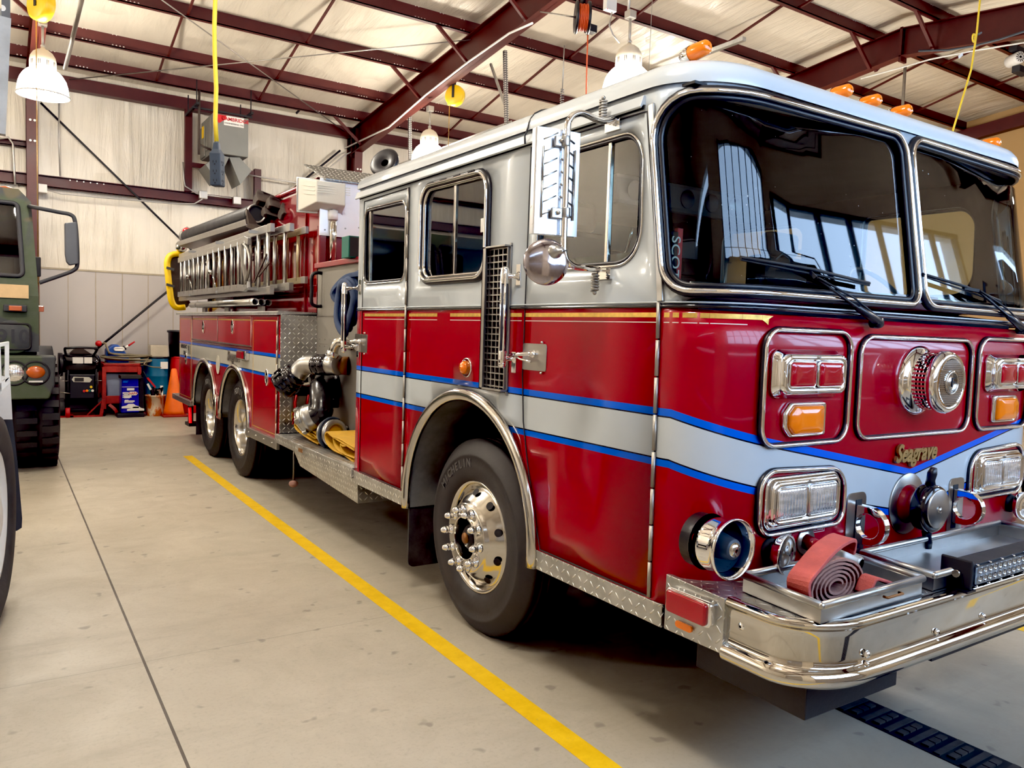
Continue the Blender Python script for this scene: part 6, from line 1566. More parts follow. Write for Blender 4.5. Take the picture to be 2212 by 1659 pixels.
# roll: spiral standing on edge, axis along Y
P=[]; n=120
for k in range(n+1):
    a=k/n*2*PI*6; r=.018+.0115*a/(2*PI)*1.15; P.append(c+V((r*math.cos(a)*1.75,0,r*math.sin(a)*1.0)))
b=B(); b.strip(P,.075,.0085,(0,1,0)); b.build('hose_coil','hose_pink',rh)
q=smooth([c+V((-.16,-.01,-.02)),c+V((-.17,-.01,.035)),c+V((-.10,-.0,.075)),c+V((0.0,.02,.11)),c+V((.10,.04,.125)),c+V((.19,.07,.115)),c+V((.22,.085,.085)),c+V((.225,.09,.06))],5)
b=B(); b.strip(q,.085,.014,(0,1,0)); b.build('hose_end','hose_red',rh,bev=.005)
b=B(); b.strip(smooth([c+V((.10,-.07,-.03)),c+V((.13,-.07,.015)),c+V((.17,-.08,.01)),c+V((.25,-.085,-.02))],4),.06,.012,(0,1,0)); b.build('hose_flap','hose_red',rh,bev=.004)
# wipers
def wiper(T):
    pv=T(PY(1905,695,1.83)) if T is None else None
for (bx,by),(hx,hy),(t0,t1_) in (((1898,697),(1762,600),((1600,556),(1878,612))),((2212,712),(2113,628),((1993,592),(2160,650)))):
    def G(x,y,o=-.035):
        d=ray(x,y); l=.157; Y0=1.85+o; t=(Y0+l*(CAMH-1.734))/(d.y-l*d.z); return O_+d*t
    pv=G(bx,by,-.04); hd=G(hx,hy,-.04)
    b=B(); b.tube([pv,pv+(hd-pv)*.35,pv+(hd-pv)*.36,hd],[.018,.014,.007,.006],8); b.lathe(pv,(0,-1,0),[(.022,-.03),(.024,0),(.02,.012),(.003,.015)],16); w_=b.build('wiper_arm','black_plastic',FE)
    b=B(); a,c_=G(*t0,-.022),G(*t1_,-.022); b.tube([a,(a+c_)/2+V((0,-.006,.008)),c_],.0065,6); b.tube([a+V((0,0,-.008)),c_+V((0,0,-.008))],.004,6); b.bar(hd,(a+c_)/2,.014,.014); b.build('wiper_blade','black_matte',w_)
    b=B(); b.tube([pv+V((.02,0,.01)),pv+(hd-pv)*.5+V((.03,-.01,.01)),hd+V((.0,-.01,.0))],.004,6); b.build('washer_tube','black_matte',w_)
# ================================================================= ARMY TRUCK
def army():
    XR=.19; Yf=9.25; 
    t=thing('army_truck','camouflage painted army truck with a tan covered plate parked at the left','truck',(-1.0,10.5,0))
    def q(x,y,Y=Yf): return PY(x,y,Y)
    xr=q(85,800).x
    xl=xr-2.35; xm=(xr+xl)/2
    zc0=q(85,762).z; z1=q(40,400).z; zw0=q(60,597).z; zb=q(60,760).z
    # cab: front outline tapers upward
    prof=[(xl+.02,zb),(xr,zb),(xr+.0,q(88,640).z),(q(62,430,Yf+.25).x+.02,z1-.12),(q(40,402,Yf+.25).x,z1),(xl+.3,z1),(xl+.16,z1-.12),(xl,q(88,640).z)]
    def lean(z): return .28*max(0,(z-q(88,640).z))/(z1-q(88,640).z)
    # front face as cdt with windows
    wp=rpoly([(xl+.17,zw0),(xm-.04,zw0),(xm-.04,z1-.15),(xl+.25,z1-.15)],.05); wr=[(2*xm-x,z) for x,z in reversed(wp)]
    wr=rpoly([(xm+.04,zw0),(q(50,597).x,zw0),(q(38,425,Yf+.24).x,z1-.15),(xm+.04,z1-.15)],.05)
    vs=[];es=[]
    def lp(Q):
        n0=len(vs); vs.extend(V(p) for p in Q); es.extend((n0+i,n0+(i+1)%len(Q)) for i in range(len(Q)))
    lp(prof); lp(wp); lp(wr)
    zk=q(88,640).z; n0=len(vs); vs.extend([V((xl,zk)),V((xr,zk))]); es.append((n0,n0+1))
    r=mgeo.delaunay_2d_cdt(vs,es,[],0,1e-5); b=B(); g=B(); vt={}
    for f in r[2]:
        c=sum((V(r[0][i]) for i in f),V((0,0)))/len(f)
        if not inside(c,prof): continue
        w=inside(c,wp) or inside(c,wr); tgt=g if w else b
        tgt.b.faces.new([tgt.b.verts.new((r[0][i][0],Yf+lean(r[0][i][1])+(.01 if w else 0),r[0][i][1])) for i in f])
    bmesh.ops.remove_doubles(b.b,verts=b.b.verts,dist=1e-4); b.build('cab_front','camouflage',t,solid=0)
    wo=g.build('windshield','window_glass',t)
    for w in (wp,wr): b=B(); b.tube([V((x,Yf+lean(z)-.005,z)) for x,z in w],.022,8,closed=True); b.build('window_gasket','slate_dark',wo)
    # sides, roof and back: loft backwards
    b=B(); back=Yf+1.6
    R=[[V((x,Yf+lean(z),z)) for x,z in prof],[V((x,back,z)) for x,z in prof]]; b.rings(R,True,False,True,smooth=False); b.build('cab_body','camouflage',t,bev=.02)
    b=B(); b.box((xl+.2,Yf+.5,zw0-.3),(xr-.2,back-.1,zw0+.2)); b.build('cab_seat','interior_dark',t)
    # engine hatch with number disc
    b=B(); h0=q(2,698,Yf-.02); h1=q(66,752,Yf-.02); b.tube([V((x,Yf-.012,z)) for x,z in rr(xm-.35,h1.x,q(60,755).z,q(60,700).z,.04)],.012,6,closed=True); b.build('hatch_seam','black_matte',t)
    c=q(28,728,Yf-.02); b=B(); b.lathe((c.x,Yf,c.z),(0,-1,0),[(.17,0),(.17,.012),(.16,.018),(.002,.018)],32); nd=b.build('number_disc','camouflage',t); text('910','stencil_number','slate_dark',nd,(c.x+.0,Yf-.0205,c.z),(1,0,0),(0,0,1),.19,.001,bold=.004)
    b=B(); a=q(0,613,Yf-.02); e=q(62,645,Yf-.02); b.box((a.x-.35,Yf-.012,e.z),(e.x,Yf-.002,a.z)); b.build('covered_plate','tan_tape',t)
    # indicators
    for x in (q(33,666).x,2*xm-q(33,666).x):
        z=q(33,666).z; b=B(); b.box((x-.10,Yf-.05,z-.035),(x+.10,Yf,z+.035)); i=b.build('indicator_light','slate_dark',t,bev=.01); b=B(); b.box((x-.055,Yf-.06,z-.025),(x+.055,Yf-.04,z+.025)); b.build('lens','amber_dull',i,bev=.006)
    x=xr; z=q(92,667).z; b=B(); b.box((x,Yf+.15,z-.03),(x+.05,Yf+.3,z+.03)); b.build('side_indicator','amber_dull',t,bev=.006)
    b=B(); z=z1; b.sphere((q(13,408,Yf+.3).x,Yf+.35,z-.01),.07,14,8,sc=(1,1,.5)); b.build('roof_marker','amber_dull',t)
    # bumper
    Yb=9.0; br=q(121,815,Yb).x; bl=2*xm-br; zb0,zb1=q(100,862,Yb).z,q(100,770,Yb).z
    b=B(); b.prism([(bl,0,zb0+.05),(bl+.1,0,zb0),(br-.06,0,zb0),(br-.01,0,zb0+.14),(br,0,zb1),(bl,0,zb1)],(0,Yb,0),(0,Yb+.35,0)); bu=b.build('bumper','camouflage',t,bev=.015)
    for x,kk in ((q(77,802,Yb).x,'a'),(2*xm-q(77,802,Yb).x,'a'),(q(30,806,Yb).x,'h'),(2*xm-q(30,806,Yb).x,'h')):
        z=q(77,806,Yb).z; r_=.125
        b=B(); b.lathe((x,Yb,z),(0,-1,0),[(r_,-.02),(r_,.003),(r_*.86,.006),(r_*.82,-.02),(.002,-.03)],30); l=b.build('lamp_recess','black_matte',bu)
        b=B(); 
        if kk=='a': b.sphere((x,Yb+.01,z+.01),.085,20,12,sc=(1,.45,.75)); b.build('lens','amber_dull',l); b=B(); b.box((x-.06,Yb-.02,z-.09),(x+.06,Yb+.01,z-.075)); b.build('lamp_visor','white_steel',l)
        else: b.lathe((x,Yb+.02,z),(0,-1,0),[(.095,0),(.09,.02),(.06,.035),(.003,.04)],24); b.build('lens','headlamp_lens',l)
    # mirror
    b=B(); P=[q(58,445,Yf+.35),q(80,449),q(125,458),q(153,464),q(162,478),q(166,520),q(167,570),q(160,583),q(140,592),q(105,604),q(85,611)]; b.tube(smooth(P,4),.02,8); ma=b.build('mirror_arm','slate_dark',t)
    A=[q(139,482),q(165,480),q(169,570),q(150,574),q(143,566),q(140,550)]; b=B(); b.rings([[V((p.x,Yf-.05,p.z)) for p in A],[V((p.x,Yf+.03,p.z)) for p in A]],True,smooth=False); b.build('mirror_housing','slate_panel',ma,bev=.012)
    b=B(); p=q(82,575); b.box((p.x-.02,Yf+.1,p.z-.1),(p.x+.03,Yf+.16,p.z+.1)); b.build('door_mirror','black_matte',t,bev=.01)
    # fender behind the cab corner and tyres
    b=B(); fx=q(116,760,Yf+.4).x; cy=10.0
    b.rings([[V((x,cy+.68*math.cos(a)*1.,.62+.68*math.sin(a)*1.)) for a in [PI*k/20 for k in range(21)]] for x in (fx-.35,fx)],False); b.rings([[V((fx,cy+r_*math.cos(a),.62+r_*math.sin(a))) for a in [PI*k/20 for k in range(21)]] for r_ in (.68,.6)],False); b.build('fender','slate_dark',t,solid=.01,fix=False)
    for s in (-1,1):
        xo=PZ(123,1003,0).x-.02 if s>0 else 2*xm-PZ(123,1003,0).x+.02
        b=B(); W=.42; pr=[(.26,0),(.4,.03),(.5,.03),(.56,.0),(.585,-.04)]
        b.lathe((xo,cy-.1,.59),(s,0,0),pr+[(.59,-.05),(.59,-.2),(.575,-.2),(.575,-.22),(.59,-.22),(.59,-W+.05),(.585,-W+.04),(.5,-W),(.3,-W)],56); ty=b.build('tyre','rubber',t)
        for k in range(28):
            a=2*PI*k/28; e=V((0,math.cos(a),math.sin(a))); tt=V((0,-e.z,e.y)); 
            b=B(); c=V((xo-s*(.06),cy-.1,.59))+e*.585; b.obox(c,(V((1,0,.0)),tt,e),(.075,.035,.02)); b.obox(c-V((s*.21,0,0))+tt*.04,(V((1,0,0)),tt,e),(.09,.03,.02)); b.build('tread_lug','rubber',ty)
    b=B(); b.box((xl+.3,Yf+.2,.5),(xr-.3,Yf+5,.85)); b.build('chassis','frame_black',t); b=B(); b.box((xl+.1,Yf+1.9,.95),(xr,Yf+5.2,1.9)); b.build('cargo_body','camouflage',t,bev=.02)
army()
# ================================================================= WHITE VEHICLE AT THE LEFT EDGE
def white():
    t=thing('white_utility_truck','white utility truck with white wheel and dark mud flap cut off by the left edge','truck',(-.9,3.9,0))
    p=PZ(0,1332,0)
    W=Matrix.Rotation(.0,4,'Z')
    # the side of this truck faces the camera aisle, turned about 20 degrees
    th=math.radians(8.6); dx=V((-math.sin(th)*-1,0,0))
    fwd=V((math.sin(th)*-1,-math.cos(th),0)); out=V((math.cos(th),-math.sin(th),0))   # fwd: towards the doors, out: towards the aisle
    Yw=4.75; cw=PY(-9,1112,Yw); cw.z=.57; 
    b=B(); b.lathe(cw,out,[(.33,-.1),(.35,-.01),(.40,.02),(.48,.025),(.53,.01),(.56,-.03),(.57,-.06),(.57,-.2),(.53,-.28),(.34,-.28)],56); b.build('tyre','rubber_dusty',t)
    b=B(); b.lathe(cw,out,[(.36,-.02),(.36,.0),(.345,.0),(.32,-.03),(.30,-.05),(.23,-.02),(.17,-.0),(.08,.02),(.002,.02)],40); r=b.build('wheel_rim','white_bright',t)
    for k in range(8):
        a=2*PI*k/8; x,y,_=rotto(out); e=x*math.cos(a)+y*math.sin(a); b=B(); b.obox(cw+e*.265+out*-.03,(e,e.cross(out),out),(.02,.04,.006)); b.build('hand_hole','black_matte',r)
    # mud flap, behind the wheel (further away)
    mc=PY(20,1020,5.6); b=B(); P=[PY(x,y,5.6) for x,y in ((-40,905),(27,905),(38,1000),(48,1120),(47,1140),(36,1147),(-40,1140))]
    b.rings([[p for p in P],[p+V((0,.015,0)) for p in P]],True,smooth=False); b.build('mud_flap','slate_dark',t)
    # white fender panel and rail frame
    b=B(); P=[PY(x,y,5.5) for x,y in ((-60,800),(22,815),(27,906),(-60,906))]; b.rings([P,[p+V((-.3,.1,0)) for p in P]],True,smooth=False); b.build('fender_panel','white_steel',t)
    b=B(); P=[PY(x,y,5.1) for x,y in ((-60,750),(18,738),(19,746),(-60,760))]; b.rings([P,[p+V((0,.06,0)) for p in P]],True,smooth=False)
    P=[PY(x,y,5.1) for x,y in ((10,740),(20,738),(20,818),(10,830))]; b.rings([P,[p+V((0,.06,0)) for p in P]],True,smooth=False)
    P=[PY(x,y,5.1) for x,y in ((-6,745),(1,744),(5,850),(-2,855))]; b.rings([P,[p+V((0,.05,0)) for p in P]],True,smooth=False)
    P=[PY(x,y,5.1) for x,y in ((-60,870),(21,812),(23,828),(-60,905))]; b.rings([P,[p+V((0,.06,0)) for p in P]],True,smooth=False)
    b.build('rail_frame','white_bright',t,bev=.003)
    b=B(); b.box((-2.2,3.6,.95),(-.35,6.8,1.1)); b.build('bed_floor','white_steel',t); b=B(); b.box((-2.0,3.2,.5),(-.7,7.,.75)); b.build('chassis','frame_black',t)
white()
# ================================================================= CLUTTER ALONG THE BACK WALL
# pressure washer
def washer():
    Y=14.45
    def q(x,y,Y=Y): return PY(x,y,Y)
    def rc(x0,x1,y0,y1,Y): a=q(x0,(y0+y1)/2,Y); c=q(x1,(y0+y1)/2,Y); return a.x,c.x,q((x0+x1)/2,y1,Y).z,q((x0+x1)/2,y0,Y).z
    a,c,zb,zt=rc(133,216,764,808,Y); R=(zt-zb)/2; zc=(zt+zb)/2; xm=(a+c)/2
    t=thing('pressure_washer','black portable pressure washer with round drum and tubular handle beside the red cart','pressure washer',(xm,Y+.3,0))
    b=B(); b.lathe((a+.02,Y+R,zc),(1,0,0),[(R*.5,-.02),(R*.85,0),(R,.05),(R,c-a-.09),(R*.85,c-a-.03),(R*.5,c-a)],28,cap=True); b.build('burner_drum','black_gloss',t)
    b=B(); b.lathe((a-.04,Y+R,zc-.02),(1,0,0),[(R*.7,0),(R*1.15,0),(R*1.15,.06),(R*.7,.07)],24,cap=True); b.build('fan_housing','black_plastic',t)
    for x0,x1 in ((157,180),(182,199)):
        p0,p1,z0,z1=rc(x0,x1,772,785,Y-.006); b=B(); b.box((p0,Y-.006,z0),(p1,Y+.04,z1)); b.build('rating_label','paper',t)
    b=B(); P=[q(143,768,Y+.1),q(140,754,Y+.05),q(146,752,Y+.02),q(174,751,Y),q(203,752,Y+.02),q(210,754,Y+.05),q(202,768,Y+.1)]; b.tube(smooth(P,4),.02,10); b.build('handle','black_plastic',t)
    b=B(); b.prism([(p.x,0,p.z) for p in (q(150,766),q(200,766),q(180,753),q(165,753))],(0,Y+.1,0),(0,Y+.3,0)); b.build('spray_rack','brown_dark',t)
    p0,p1,z0,z1=rc(149,206,808,862,Y+.02); b=B(); b.box((p0,Y+.02,z0),(p1,Y+.4,z1)); pn=b.build('control_panel','black_plastic',t,bev=.02)
    b=B(); b.prism([(p.x,0,p.z) for p in (q(155,820),q(159,814),q(193,815),q(199,820),q(194,826),q(159,825))],(0,Y+.0,0),(0,Y+.02,0)); b.build('name_plate','cream_plastic',pn)
    p0,p1,z0,z1=rc(161,181,816,824,Y-.005); b=B(); b.box((p0,Y-.005,z0),(p1,Y,z1)); b.build('gauge_window','interior_grey',pn)
    for cm,x,y in (('red_plastic',182,845),('amber',188,844),('green_box',194,844),('paper',200,844),('yellow_plastic',197,836)): p=q(x,y,Y); b=B(); b.cyl((p.x,Y+.02,p.z),(p.x,Y+.0,p.z),.02,seg=14); b.build('nozzle_cap',cm,pn)
    b=B()
    for x in (147,208): p=q(x,860,Y+.05); b.cyl((p.x,Y+.05,.02),(p.x,Y+.05,zc),.018,seg=8); b.cyl((p.x,Y+.45,.06),(p.x,Y+.45,zc),.018,seg=8)
    p0,p1=q(147,870).x,q(208,870).x; b.tube([V((p0,Y+.05,.12)),V((p1,Y+.05,.12)),V((p1,Y+.45,.12)),V((p0,Y+.45,.12))],.018,8,closed=True)
    b.box((p0,Y+.1,.13),(p1,Y+.45,.4)); b.build('frame','black_matte',t)
    for x in (121,209):
        p=q(x,866,Y+.1); b=B(); b.lathe((p.x,Y+.2,.15),(1,0,0),[(.05,0),(.135,.0),(.15,.02),(.15,.11),(.135,.13),(.05,.13)],28,cap=True); b.build('wheel','rubber_dusty',t)
    b=B(); b.tube(smooth([q(140,800,Y+.1),q(128,812,Y),q(127,825,Y),q(128,836,Y)],4),.01,8); b.build('power_cord','black_plastic',t)
    b=B(); b.tube([q(151,823),q(131,823),q(131,814)],.006,6); b.tube([q(204,822),q(223,822),q(223,815)],.006,6); b.tube([q(152,850),q(130,847)],.010,6); b.build('hook','chrome_worn',t)
washer()
def q14(x,y,Y=14.45): return PY(x,y,Y)
# red floor jack
def jack():
    Y=14.4; a=PY(128,890,14.38); t=thing('floor_jack','low red steel floor jack lying in front of the pressure washer','jack',(a.x+.4,a.y,0))
    x0=a.x; y=a.y+.02
    b=B(); b.box((x0-.05,y,.0),(x0+.62,y+.03,.03)); b.box((x0+.15,y,.0),(x0+.2,y+.3,.04)); b.bar((x0+.6,y+.02,.02),(x0+.64,y+.02,.28),.03,.05); b.bar((x0+.4,y+.05,.03),(x0+.62,y+.05,.26),.03,.02); b.build('base','red_dirty',t)
    b=B(); b.cyl((x0+.12,y,.0),(x0+.12,y,.15),.035,seg=12); b.box((x0+.09,y-.03,.08),(x0+.15,y+.0,.16)); b.build('saddle','red_plastic',t)
    t=thing('red_strap','crumpled red ratchet strap lying on the floor beside the red tool cart','strap',(x0+.9,y,0))
    random.seed(5); P=[V((x0+.72,y,.20)),V((x0+.8,y-.03,.12)),V((x0+.86,y-.04,.02)),V((x0+1.0,y-.05,.015)),V((x0+1.12,y-.03,.05)),V((x0+1.02,y,.12)),V((x0+.95,y+.02,.22)),V((x0+1.1,y+.03,.1)),V((x0+1.25,y+.0,.04)),V((x0+1.42,y-.0,.06)),V((x0+1.5,y+.03,.16))]
    b=B(); b.strip(smooth(P,4),.05,.008,(.2,.3,1)); b.build('webbing','red_dirty',t)
jack()
# red cart
def cart():
    Y=14.45; x0,x1=q14(222,790).x,q14(304,790).x; zt=q14(250,785).z; zm=q14(250,795).z
    t=thing('tool_cart','red steel tool cart on castors with a hose and fuel can on top','cart',((x0+x1)/2,Y+.3,0))
    b=B(); b.box((x0,Y,zt-.05),(x1,Y+.6,zt-.03)); 
    for a,c in (((x0,Y,zt-.15),(x1,Y+.02,zt)),((x0,Y+.58,zt-.1),(x1,Y+.6,zt)),((x0,Y,zt-.1),(x0+.02,Y+.6,zt)),((x1-.02,Y,zt-.1),(x1,Y+.6,zt))): b.box(a,c)
    b.build('top_tray','red_dirty',t,bev=.006)
    b=B(); b.box((x0,Y,.2),(x1,Y+.6,.22)); b.box((x0,Y,.2),(x1,Y+.02,.34)); b.box((x0,Y,.2),(x0+.02,Y+.6,.34)); b.box((x1-.02,Y,.2),(x1,Y+.6,.34)); b.build('lower_tray','red_dirty',t,bev=.006)
    for x in (x0+.02,x1-.02):
        for y in (Y+.02,Y+.58): b=B(); b.box((x-.03,y-.03,.12),(x+.03,y+.03,zt-.06)); b.build('leg','red_dirty',t,bev=.004); b=B(); b.lathe((x-.02,y,.06),(1,0,0),[(.02,0),(.06,0),(.06,.035),(.02,.035)],18,cap=True); b.build('castor','black_plastic',t)
    b=B(); b.box((x0+.35,Y+.05,.35),(x0+.6,Y+.5,.75)); tag(b.build('battery_pack','brown_dark',None,bev=.02),'small dark box on the lower shelf of the red cart','box')
    b=B(); b.hexa([(x0+.08,Y+.1,.26),(x0+.34,Y+.1,.24),(x0+.34,Y+.6,.24),(x0+.08,Y+.6,.26),(x0+.04,Y+.1,zt-.16),(x0+.36,Y+.1,zt-.16),(x0+.36,Y+.6,zt-.16),(x0+.04,Y+.6,zt-.16)]); tag(b.build('plastic_bin','blue_grey',None,bev=.02),'pale blue plastic bin inside the red cart','bin')
    # fuel can
    c0=q14(230,776,14.65); c1=q14(276,745,14.65); 
    f=thing('fuel_can','blue plastic fuel can with a red and white spout standing on the red cart','fuel can',((c0.x+c1.x)/2,14.8,zt))
    b=B(); w=c1.x-c0.x; z0=zt-.02; h=c1.z-z0; P=[(c0.x,z0),(c1.x+.02,z0),(c1.x+.02,z0+h*.35),(c1.x-.06,z0+h*.75),(c1.x-w*.45,z0+h),(c0.x+.1,z0+h),(c0.x,z0+h*.75)]; P=rpoly(P,.03,3)
    b.rings([[V((x,14.65,z)) for x,z in P],[V((x,14.93,z)) for x,z in P]],True,smooth=False); cb_=b.build('can_body','blue_can',f,bev=.02)
    b=B(); b.tube([V((x,14.645,z)) for x,z in rr(c0.x+.12,c0.x+.26,z0+h*.70,z0+h*.84,.03,4)],.014,8,closed=True); b.box((c0.x+.13,14.64,z0+h*.72),(c0.x+.25,14.65,z0+h*.82)); b.build('handle_hole','paper',cb_)
    s0=q14(268,752,14.75); s1=q14(277,747,14.75); s2=q14(291,738,14.75)
    b=B(); b.cyl(s0,s0+(s1-s0)*.3,.04,seg=14); b.build('spout_nut','black_plastic',cb_); b=B(); b.cyl(s0,s1,.018,seg=10); b.build('spout_base','paper',cb_); b=B(); b.cyl(s1,s2,.016,.014,seg=10); b.build('spout','red_plastic',cb_)
    # coiled hose
    hz=thing('coiled_hose','loose coil of tan rubber hose on top of the red cart','hose',(q14(283,780).x,14.1,zt))
    random.seed(8); b=B(); c=V((q14(282,778).x,14.7,zt+.03)); P=[]
    for k in range(190):
        a=k*.2; r=.33+.04*math.sin(k*.05*3.1); P.append(c+V((math.cos(a)*r*1.08+.03*math.sin(k*.11),math.sin(a)*r*.55,.04+.05*math.sin(k*.071)+.05*math.cos(a*.5+1)+.02*math.sin(a))))
    b.tube(P,.016,7); b.tube(smooth([P[0],q14(246,765,14.5),q14(232,752,14.5),q14(228,742,14.55),q14(222,742,14.6)],4),.016,7); b.tube([P[-1],q14(310,788),q14(330,793),q14(348,794)],.012,7); b.build('hose_loops','tan_hose',hz)
    # charger
    Yc=13.55; x0,x1=PY(262,850,Yc).x,PY(305,850,Yc).x; z1=PY(280,815,Yc).z
    p=PZ(283,893,0); print('charger',p); Yc=14.15; x0,x1=PY(262,850,Yc).x,PY(301,850,Yc).x; z1=PY(280,816,Yc).z
    ch=thing('battery_charger','tall dark blue wheeled battery charger with white lettering in front of the red cart','battery charger',((x0+x1)/2,Yc+.1,0))
    b=B(); b.hexa([(x0,Yc,.08),(x1,Yc,.08),(x1,Yc+.28,.08),(x0,Yc+.28,.08),(x0+.01,Yc+.02,z1),(x1-.01,Yc+.02,z1),(x1-.01,Yc+.26,z1),(x0+.01,Yc+.26,z1)]); bo=b.build('cabinet','blue_box',ch,bev=.012)
    b=B(); b.box((x0-.01,Yc-.01,z1-.02),(x1+.03,Yc+.28,z1+.04)); b.build('top_cover','interior_grey',ch,bev=.01)
    b=B(); b.box((x1-.0,Yc+.02,.02),(x1+.07,Yc+.25,z1)); b.build('side_handle','black_plastic',ch,bev=.01)
    b=B(); b.box((x0-.06,Yc-.0,.0),(x1+.08,Yc+.3,.07)); b.build('base','black_plastic',ch,bev=.01)
    xm=(x0+x1)/2; H=z1-.08; X=(1,0,0); U=(0,0,1); yy=Yc-.004
    b=B(); b.box((x0+.01,yy+.01,.08+H*.735),(x1-.01,Yc+.0,.08+H*.745)); b.box((xm-.05,yy+.006,.08+H*.64),(xm+.06,Yc,.08+H*.70)); b.build('printed_bar','paper',bo)
    for z,w_,h_,o_ in ((.565,.42,.012,0),(.53,.5,.012,0),(.515,.3,.008,.08),(.48,.62,.012,0),(.462,.5,.008,.08),(.435,.62,.012,0),(.418,.4,.008,.08),(.345,.25,.014,.12),(.31,.7,.022,.1),(.285,.6,.008,.1),(.86,.3,.02,.03),(.90,.34,.01,.05)):
        L=(x1-x0); b=B(); b.box((x0+.02+o_*L,yy+.006,.08+H*z),(x0+.02+(o_+w_*.8)*L,Yc+.01,.08+H*z+h_)); b.build('printed_line','paper' if z<.8 else 'blue_stripe',bo)
    b=B(); b.prism([(x1-.14,0,.08+H*.50),(x1-.17,0,.08+H*.55),(x1-.14,0,.08+H*.60),(x1-.05,0,.08+H*.60),(x1-.02,0,.08+H*.55),(x1-.05,0,.08+H*.50)],(0,yy,0),(0,Yc+.01,0)); b.build('logo_badge','paper',bo); text('NAPA','lettering','red_plastic',bo,(x1-.095,yy-.002,.08+H*.55),X,U,.05,.001,bold=.001)
    b=B()
    for dx,dz in ((0,0),(.1,-.045)):
        P=[(-.13,0),(-.13,.03),(-.06,.045),(-.03,.07),(.05,.07),(.08,.045),(.13,.03),(.13,0)]; b.prism([(xm+x+dx*.8,0,.08+H*.13+z+dz) for x,z in P],(0,yy,0),(0,Yc+.01,0))
    b.build('car_picture','paper',bo)
    b=B(); b.tube(smooth([V((x1+.03,Yc+.1,z1)),V((x1+.06,Yc+.05,z1+.1)),V((x1+.1,Yc-.0,z1+.02)),V((x1+.14,Yc-.02,z1-.08))],4),.01,6); b.build('lead','black_matte',ch)
    b=B(); b.bar((x1+.12,Yc-.02,z1-.0),(x1+.24,Yc-.03,z1-.16),.02,.03); b.build('clamp','red_plastic',ch); b=B(); b.bar((x1+.12,Yc-.03,z1-.1),(x1+.17,Yc-.04,z1-.2),.015,.03); b.build('clamp','paper',ch)
cart()
def drum(px0,px1,ptop,Y,m,name,label,cat='drum',rim='black_plastic'):
    x0,x1=PY(px0,830,Y).x,PY(px1,830,Y).x; r=(x1-x0)/2; zt=PY((px0+px1)/2,ptop,Y).z; c=((x0+x1)/2,Y+r,0); t=thing(name,label,cat,c)
    b=B(); b.lathe(c,(0,0,1),[(r*.96,0),(r,.02),(r,zt*.33),(r*1.015,zt*.345),(r*1.015,zt*.36),(r,zt*.375),(r,zt*.64),(r*1.015,zt*.655),(r*1.015,zt*.67),(r,zt*.685),(r,zt-.04),(r*.98,zt-.01)],40,cap=True); b.build('drum_body',m,t)
    b=B(); b.lathe(c,(0,0,1),[(r*.97,zt-.03),(r*1.01,zt-.03),(r*1.01,zt),(r*.97,zt)],40,loop=True); b.build('drum_rim',rim,t); return t,c,r,zt
dt,dc,dr,dz=drum(308,372,771,14.6,'blue_drum','blue_drum','large blue barrel standing behind the orange cone')
b=B(); p=PY(354,789,dc[1]-dr*.85); b.box((p.x-.06,p.y-.03,p.z-.06),(p.x+.06,p.y+.0,p.z+.06)); b.build('drum_label','paper',dt)
b=B(); p=PY(340,758,14.8); b.box((p.x-.14,14.6,dz),(p.x+.14,14.9,dz+.2)); tag(b.build('cardboard_box','brown_paper',None,bev=.01),'crumpled pale paper bag sitting on the blue barrel','bag')
drum(373,440,771,14.5,'red_plastic','red_barrel','dark red barrel half hidden behind the rear corner of the engine','drum','red_plastic')
b=B(); p=PY(385,745,14.5); b.lathe((p.x+.1,14.75,dz+.0),(0,0,1),[(.2,0),(.22,.3),(.22,.42),(.24,.43),(.24,.46),(.2,.47)],20,cap=True); tag(b.build('waste_bin','black_plastic'),'black bin standing on the red barrel behind the engine','bin')
def cone():
    Y=14.2; x0,x1=PY(362,888,Y).x,PY(394,888,Y).x; zt=PY(369,796,Y).z; c=V((PY(375,880,Y).x,Y-.02,0))
    t=thing('traffic_cone','tall orange traffic cone beside the rear step of the engine','traffic cone',c)
    b=B(); b.lathe(c,(0,0,1),[(.17,.03),(.155,.1),(.045,zt-.02),(.035,zt),(.02,zt)],28,cap=True); b.build('cone_body','orange_cone',t); b=B(); b.box(c+V((-.2,-.2,0)),c+V((.2,.2,.035))); b.build('base','red_dirty',t,bev=.01)
cone()
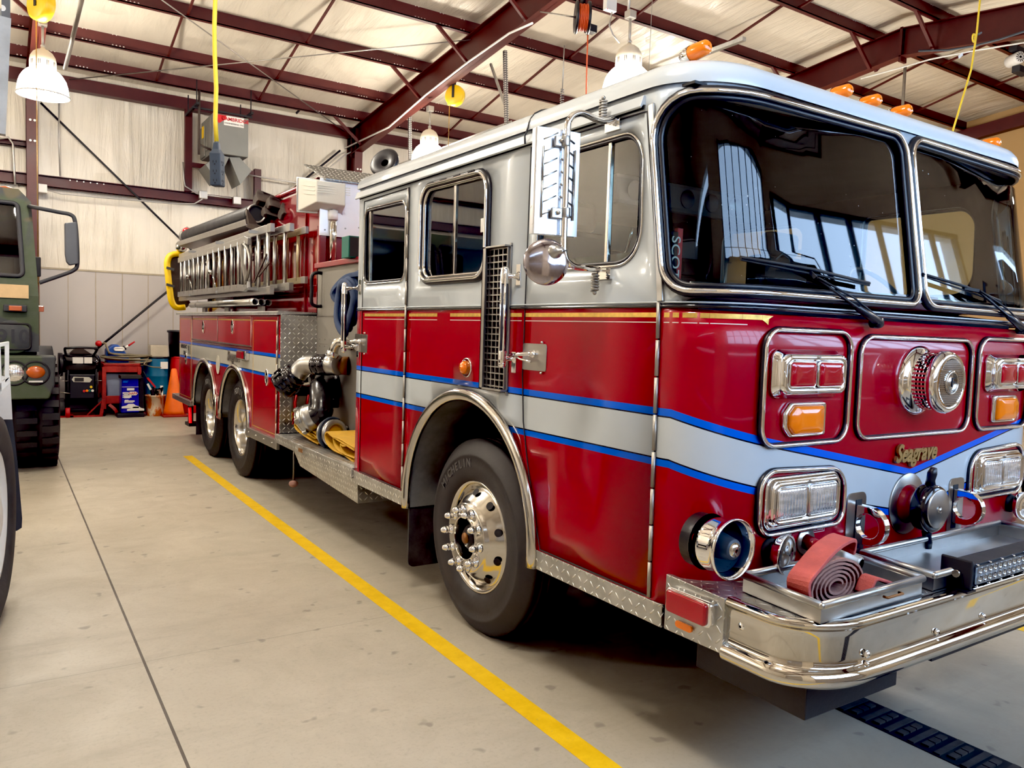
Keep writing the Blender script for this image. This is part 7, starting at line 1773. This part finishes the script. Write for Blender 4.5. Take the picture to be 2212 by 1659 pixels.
def bucket():
    p=PZ(338,893,0); Y=14.2; x0,x1=PY(316,880,Y).x,PY(361,880,Y).x; r=(x1-x0)/2; zt=PY(338,857,Y).z; c=V(((x0+x1)/2,Y+r,0))
    t=thing('oil_bucket','white bucket stained orange, filled with metal parts on the floor by the blue charger','bucket',c)
    b=B(); b.lathe(c,(0,0,1),[(r*.85,0),(r*.88,.01),(r*.9,.1),(r,zt),(r*1.04,zt+.0),(r*1.04,zt+.02),(r*.96,zt+.02),(r*.95,zt-.03),(.01,zt-.04)],36); b.build('bucket_body','stained_bucket',t)
    random.seed(3); 
    s=thing('scrap_metal','chrome and black metal scraps heaped in the stained bucket','scrap',c+V((0,0,zt)))
    for k in range(9): a=random.random()*6; e=V((math.cos(a),math.sin(a),0))*r*.75*random.random(); b=B(); b.bar(c+e+V((0,0,zt-.03)),c+e*1.1+V((random.uniform(-.08,.08),random.uniform(-.08,.08),zt+.10+random.random()*.08)),.05,.03); b.build('metal_scrap','chrome' if k%2 else 'black_plastic',s,bev=.004)
bucket()
b=B(); c=PY(213,742,14.6); b.sphere(c,.05); b.cyl(c,PY(213,742,15.2),.02,seg=8); tag(b.build('red_valve_wheel','red_plastic'),'small red knob on the wall above the pressure washer','knob')
# wall items seen through the cab windows on the tan wall
def stud(y,z0,z1,m='galv',name='strut_channel',lab='galvanised strut channel on the tan wall seen through the cab windows'):
    b=B(); b.box((X1B-.06,y-.05,z0),(X1B,y+.05,z1)); tag(b.build(name,m),lab,'channel')
stud(7.5,1.3,2.9); stud(6.9,1.3,2.9,lab='second galvanised strut channel on the tan wall, right of the first')
EXPO=1.05;SKY=5.8
# ================================================================= LIGHT
w=bpy.data.worlds.new('sky'); bpy.context.scene.world=w; w.use_nodes=True; nt=w.node_tree; nt.nodes.clear()
bg=nt.nodes.new('ShaderNodeBackground'); bg.inputs[0].default_value=(.50,.70,1,1); bg.inputs[1].default_value=SKY; ow=nt.nodes.new('ShaderNodeOutputWorld'); nt.links.new(bg.outputs[0],ow.inputs[0])
for a,c in ops[1:3]:
    l=bpy.data.lights.new('door_portal','AREA'); l.shape='RECTANGLE'; l.size=c-a; l.size_y=DH-2.0; l.cycles.is_portal=True
    o=bpy.data.objects.new('door_portal',l); C.objects.link(o); o.location=((a+c)/2,YF-.2,(DH+2.0)/2); o.rotation_euler=(PI/2,0,PI)
sc=bpy.context.scene
vs_=sc.view_settings; vs_.use_curve_mapping=True; vs_.curve_mapping.black_level=(.010,.010,.007); vs_.curve_mapping.white_level=(.97,.97,.97); vs_.curve_mapping.update()
sc.view_settings.view_transform='Standard'; sc.view_settings.look='None'; sc.view_settings.exposure=EXPO; sc.view_settings.gamma=1.
cy=sc.cycles; cy.max_bounces=8; cy.diffuse_bounces=4; cy.glossy_bounces=4; cy.transparent_max_bounces=16; cy.transmission_bounces=4; cy.caustics_reflective=False; cy.caustics_refractive=False; cy.sample_clamp_indirect=6.; cy.use_denoising=True
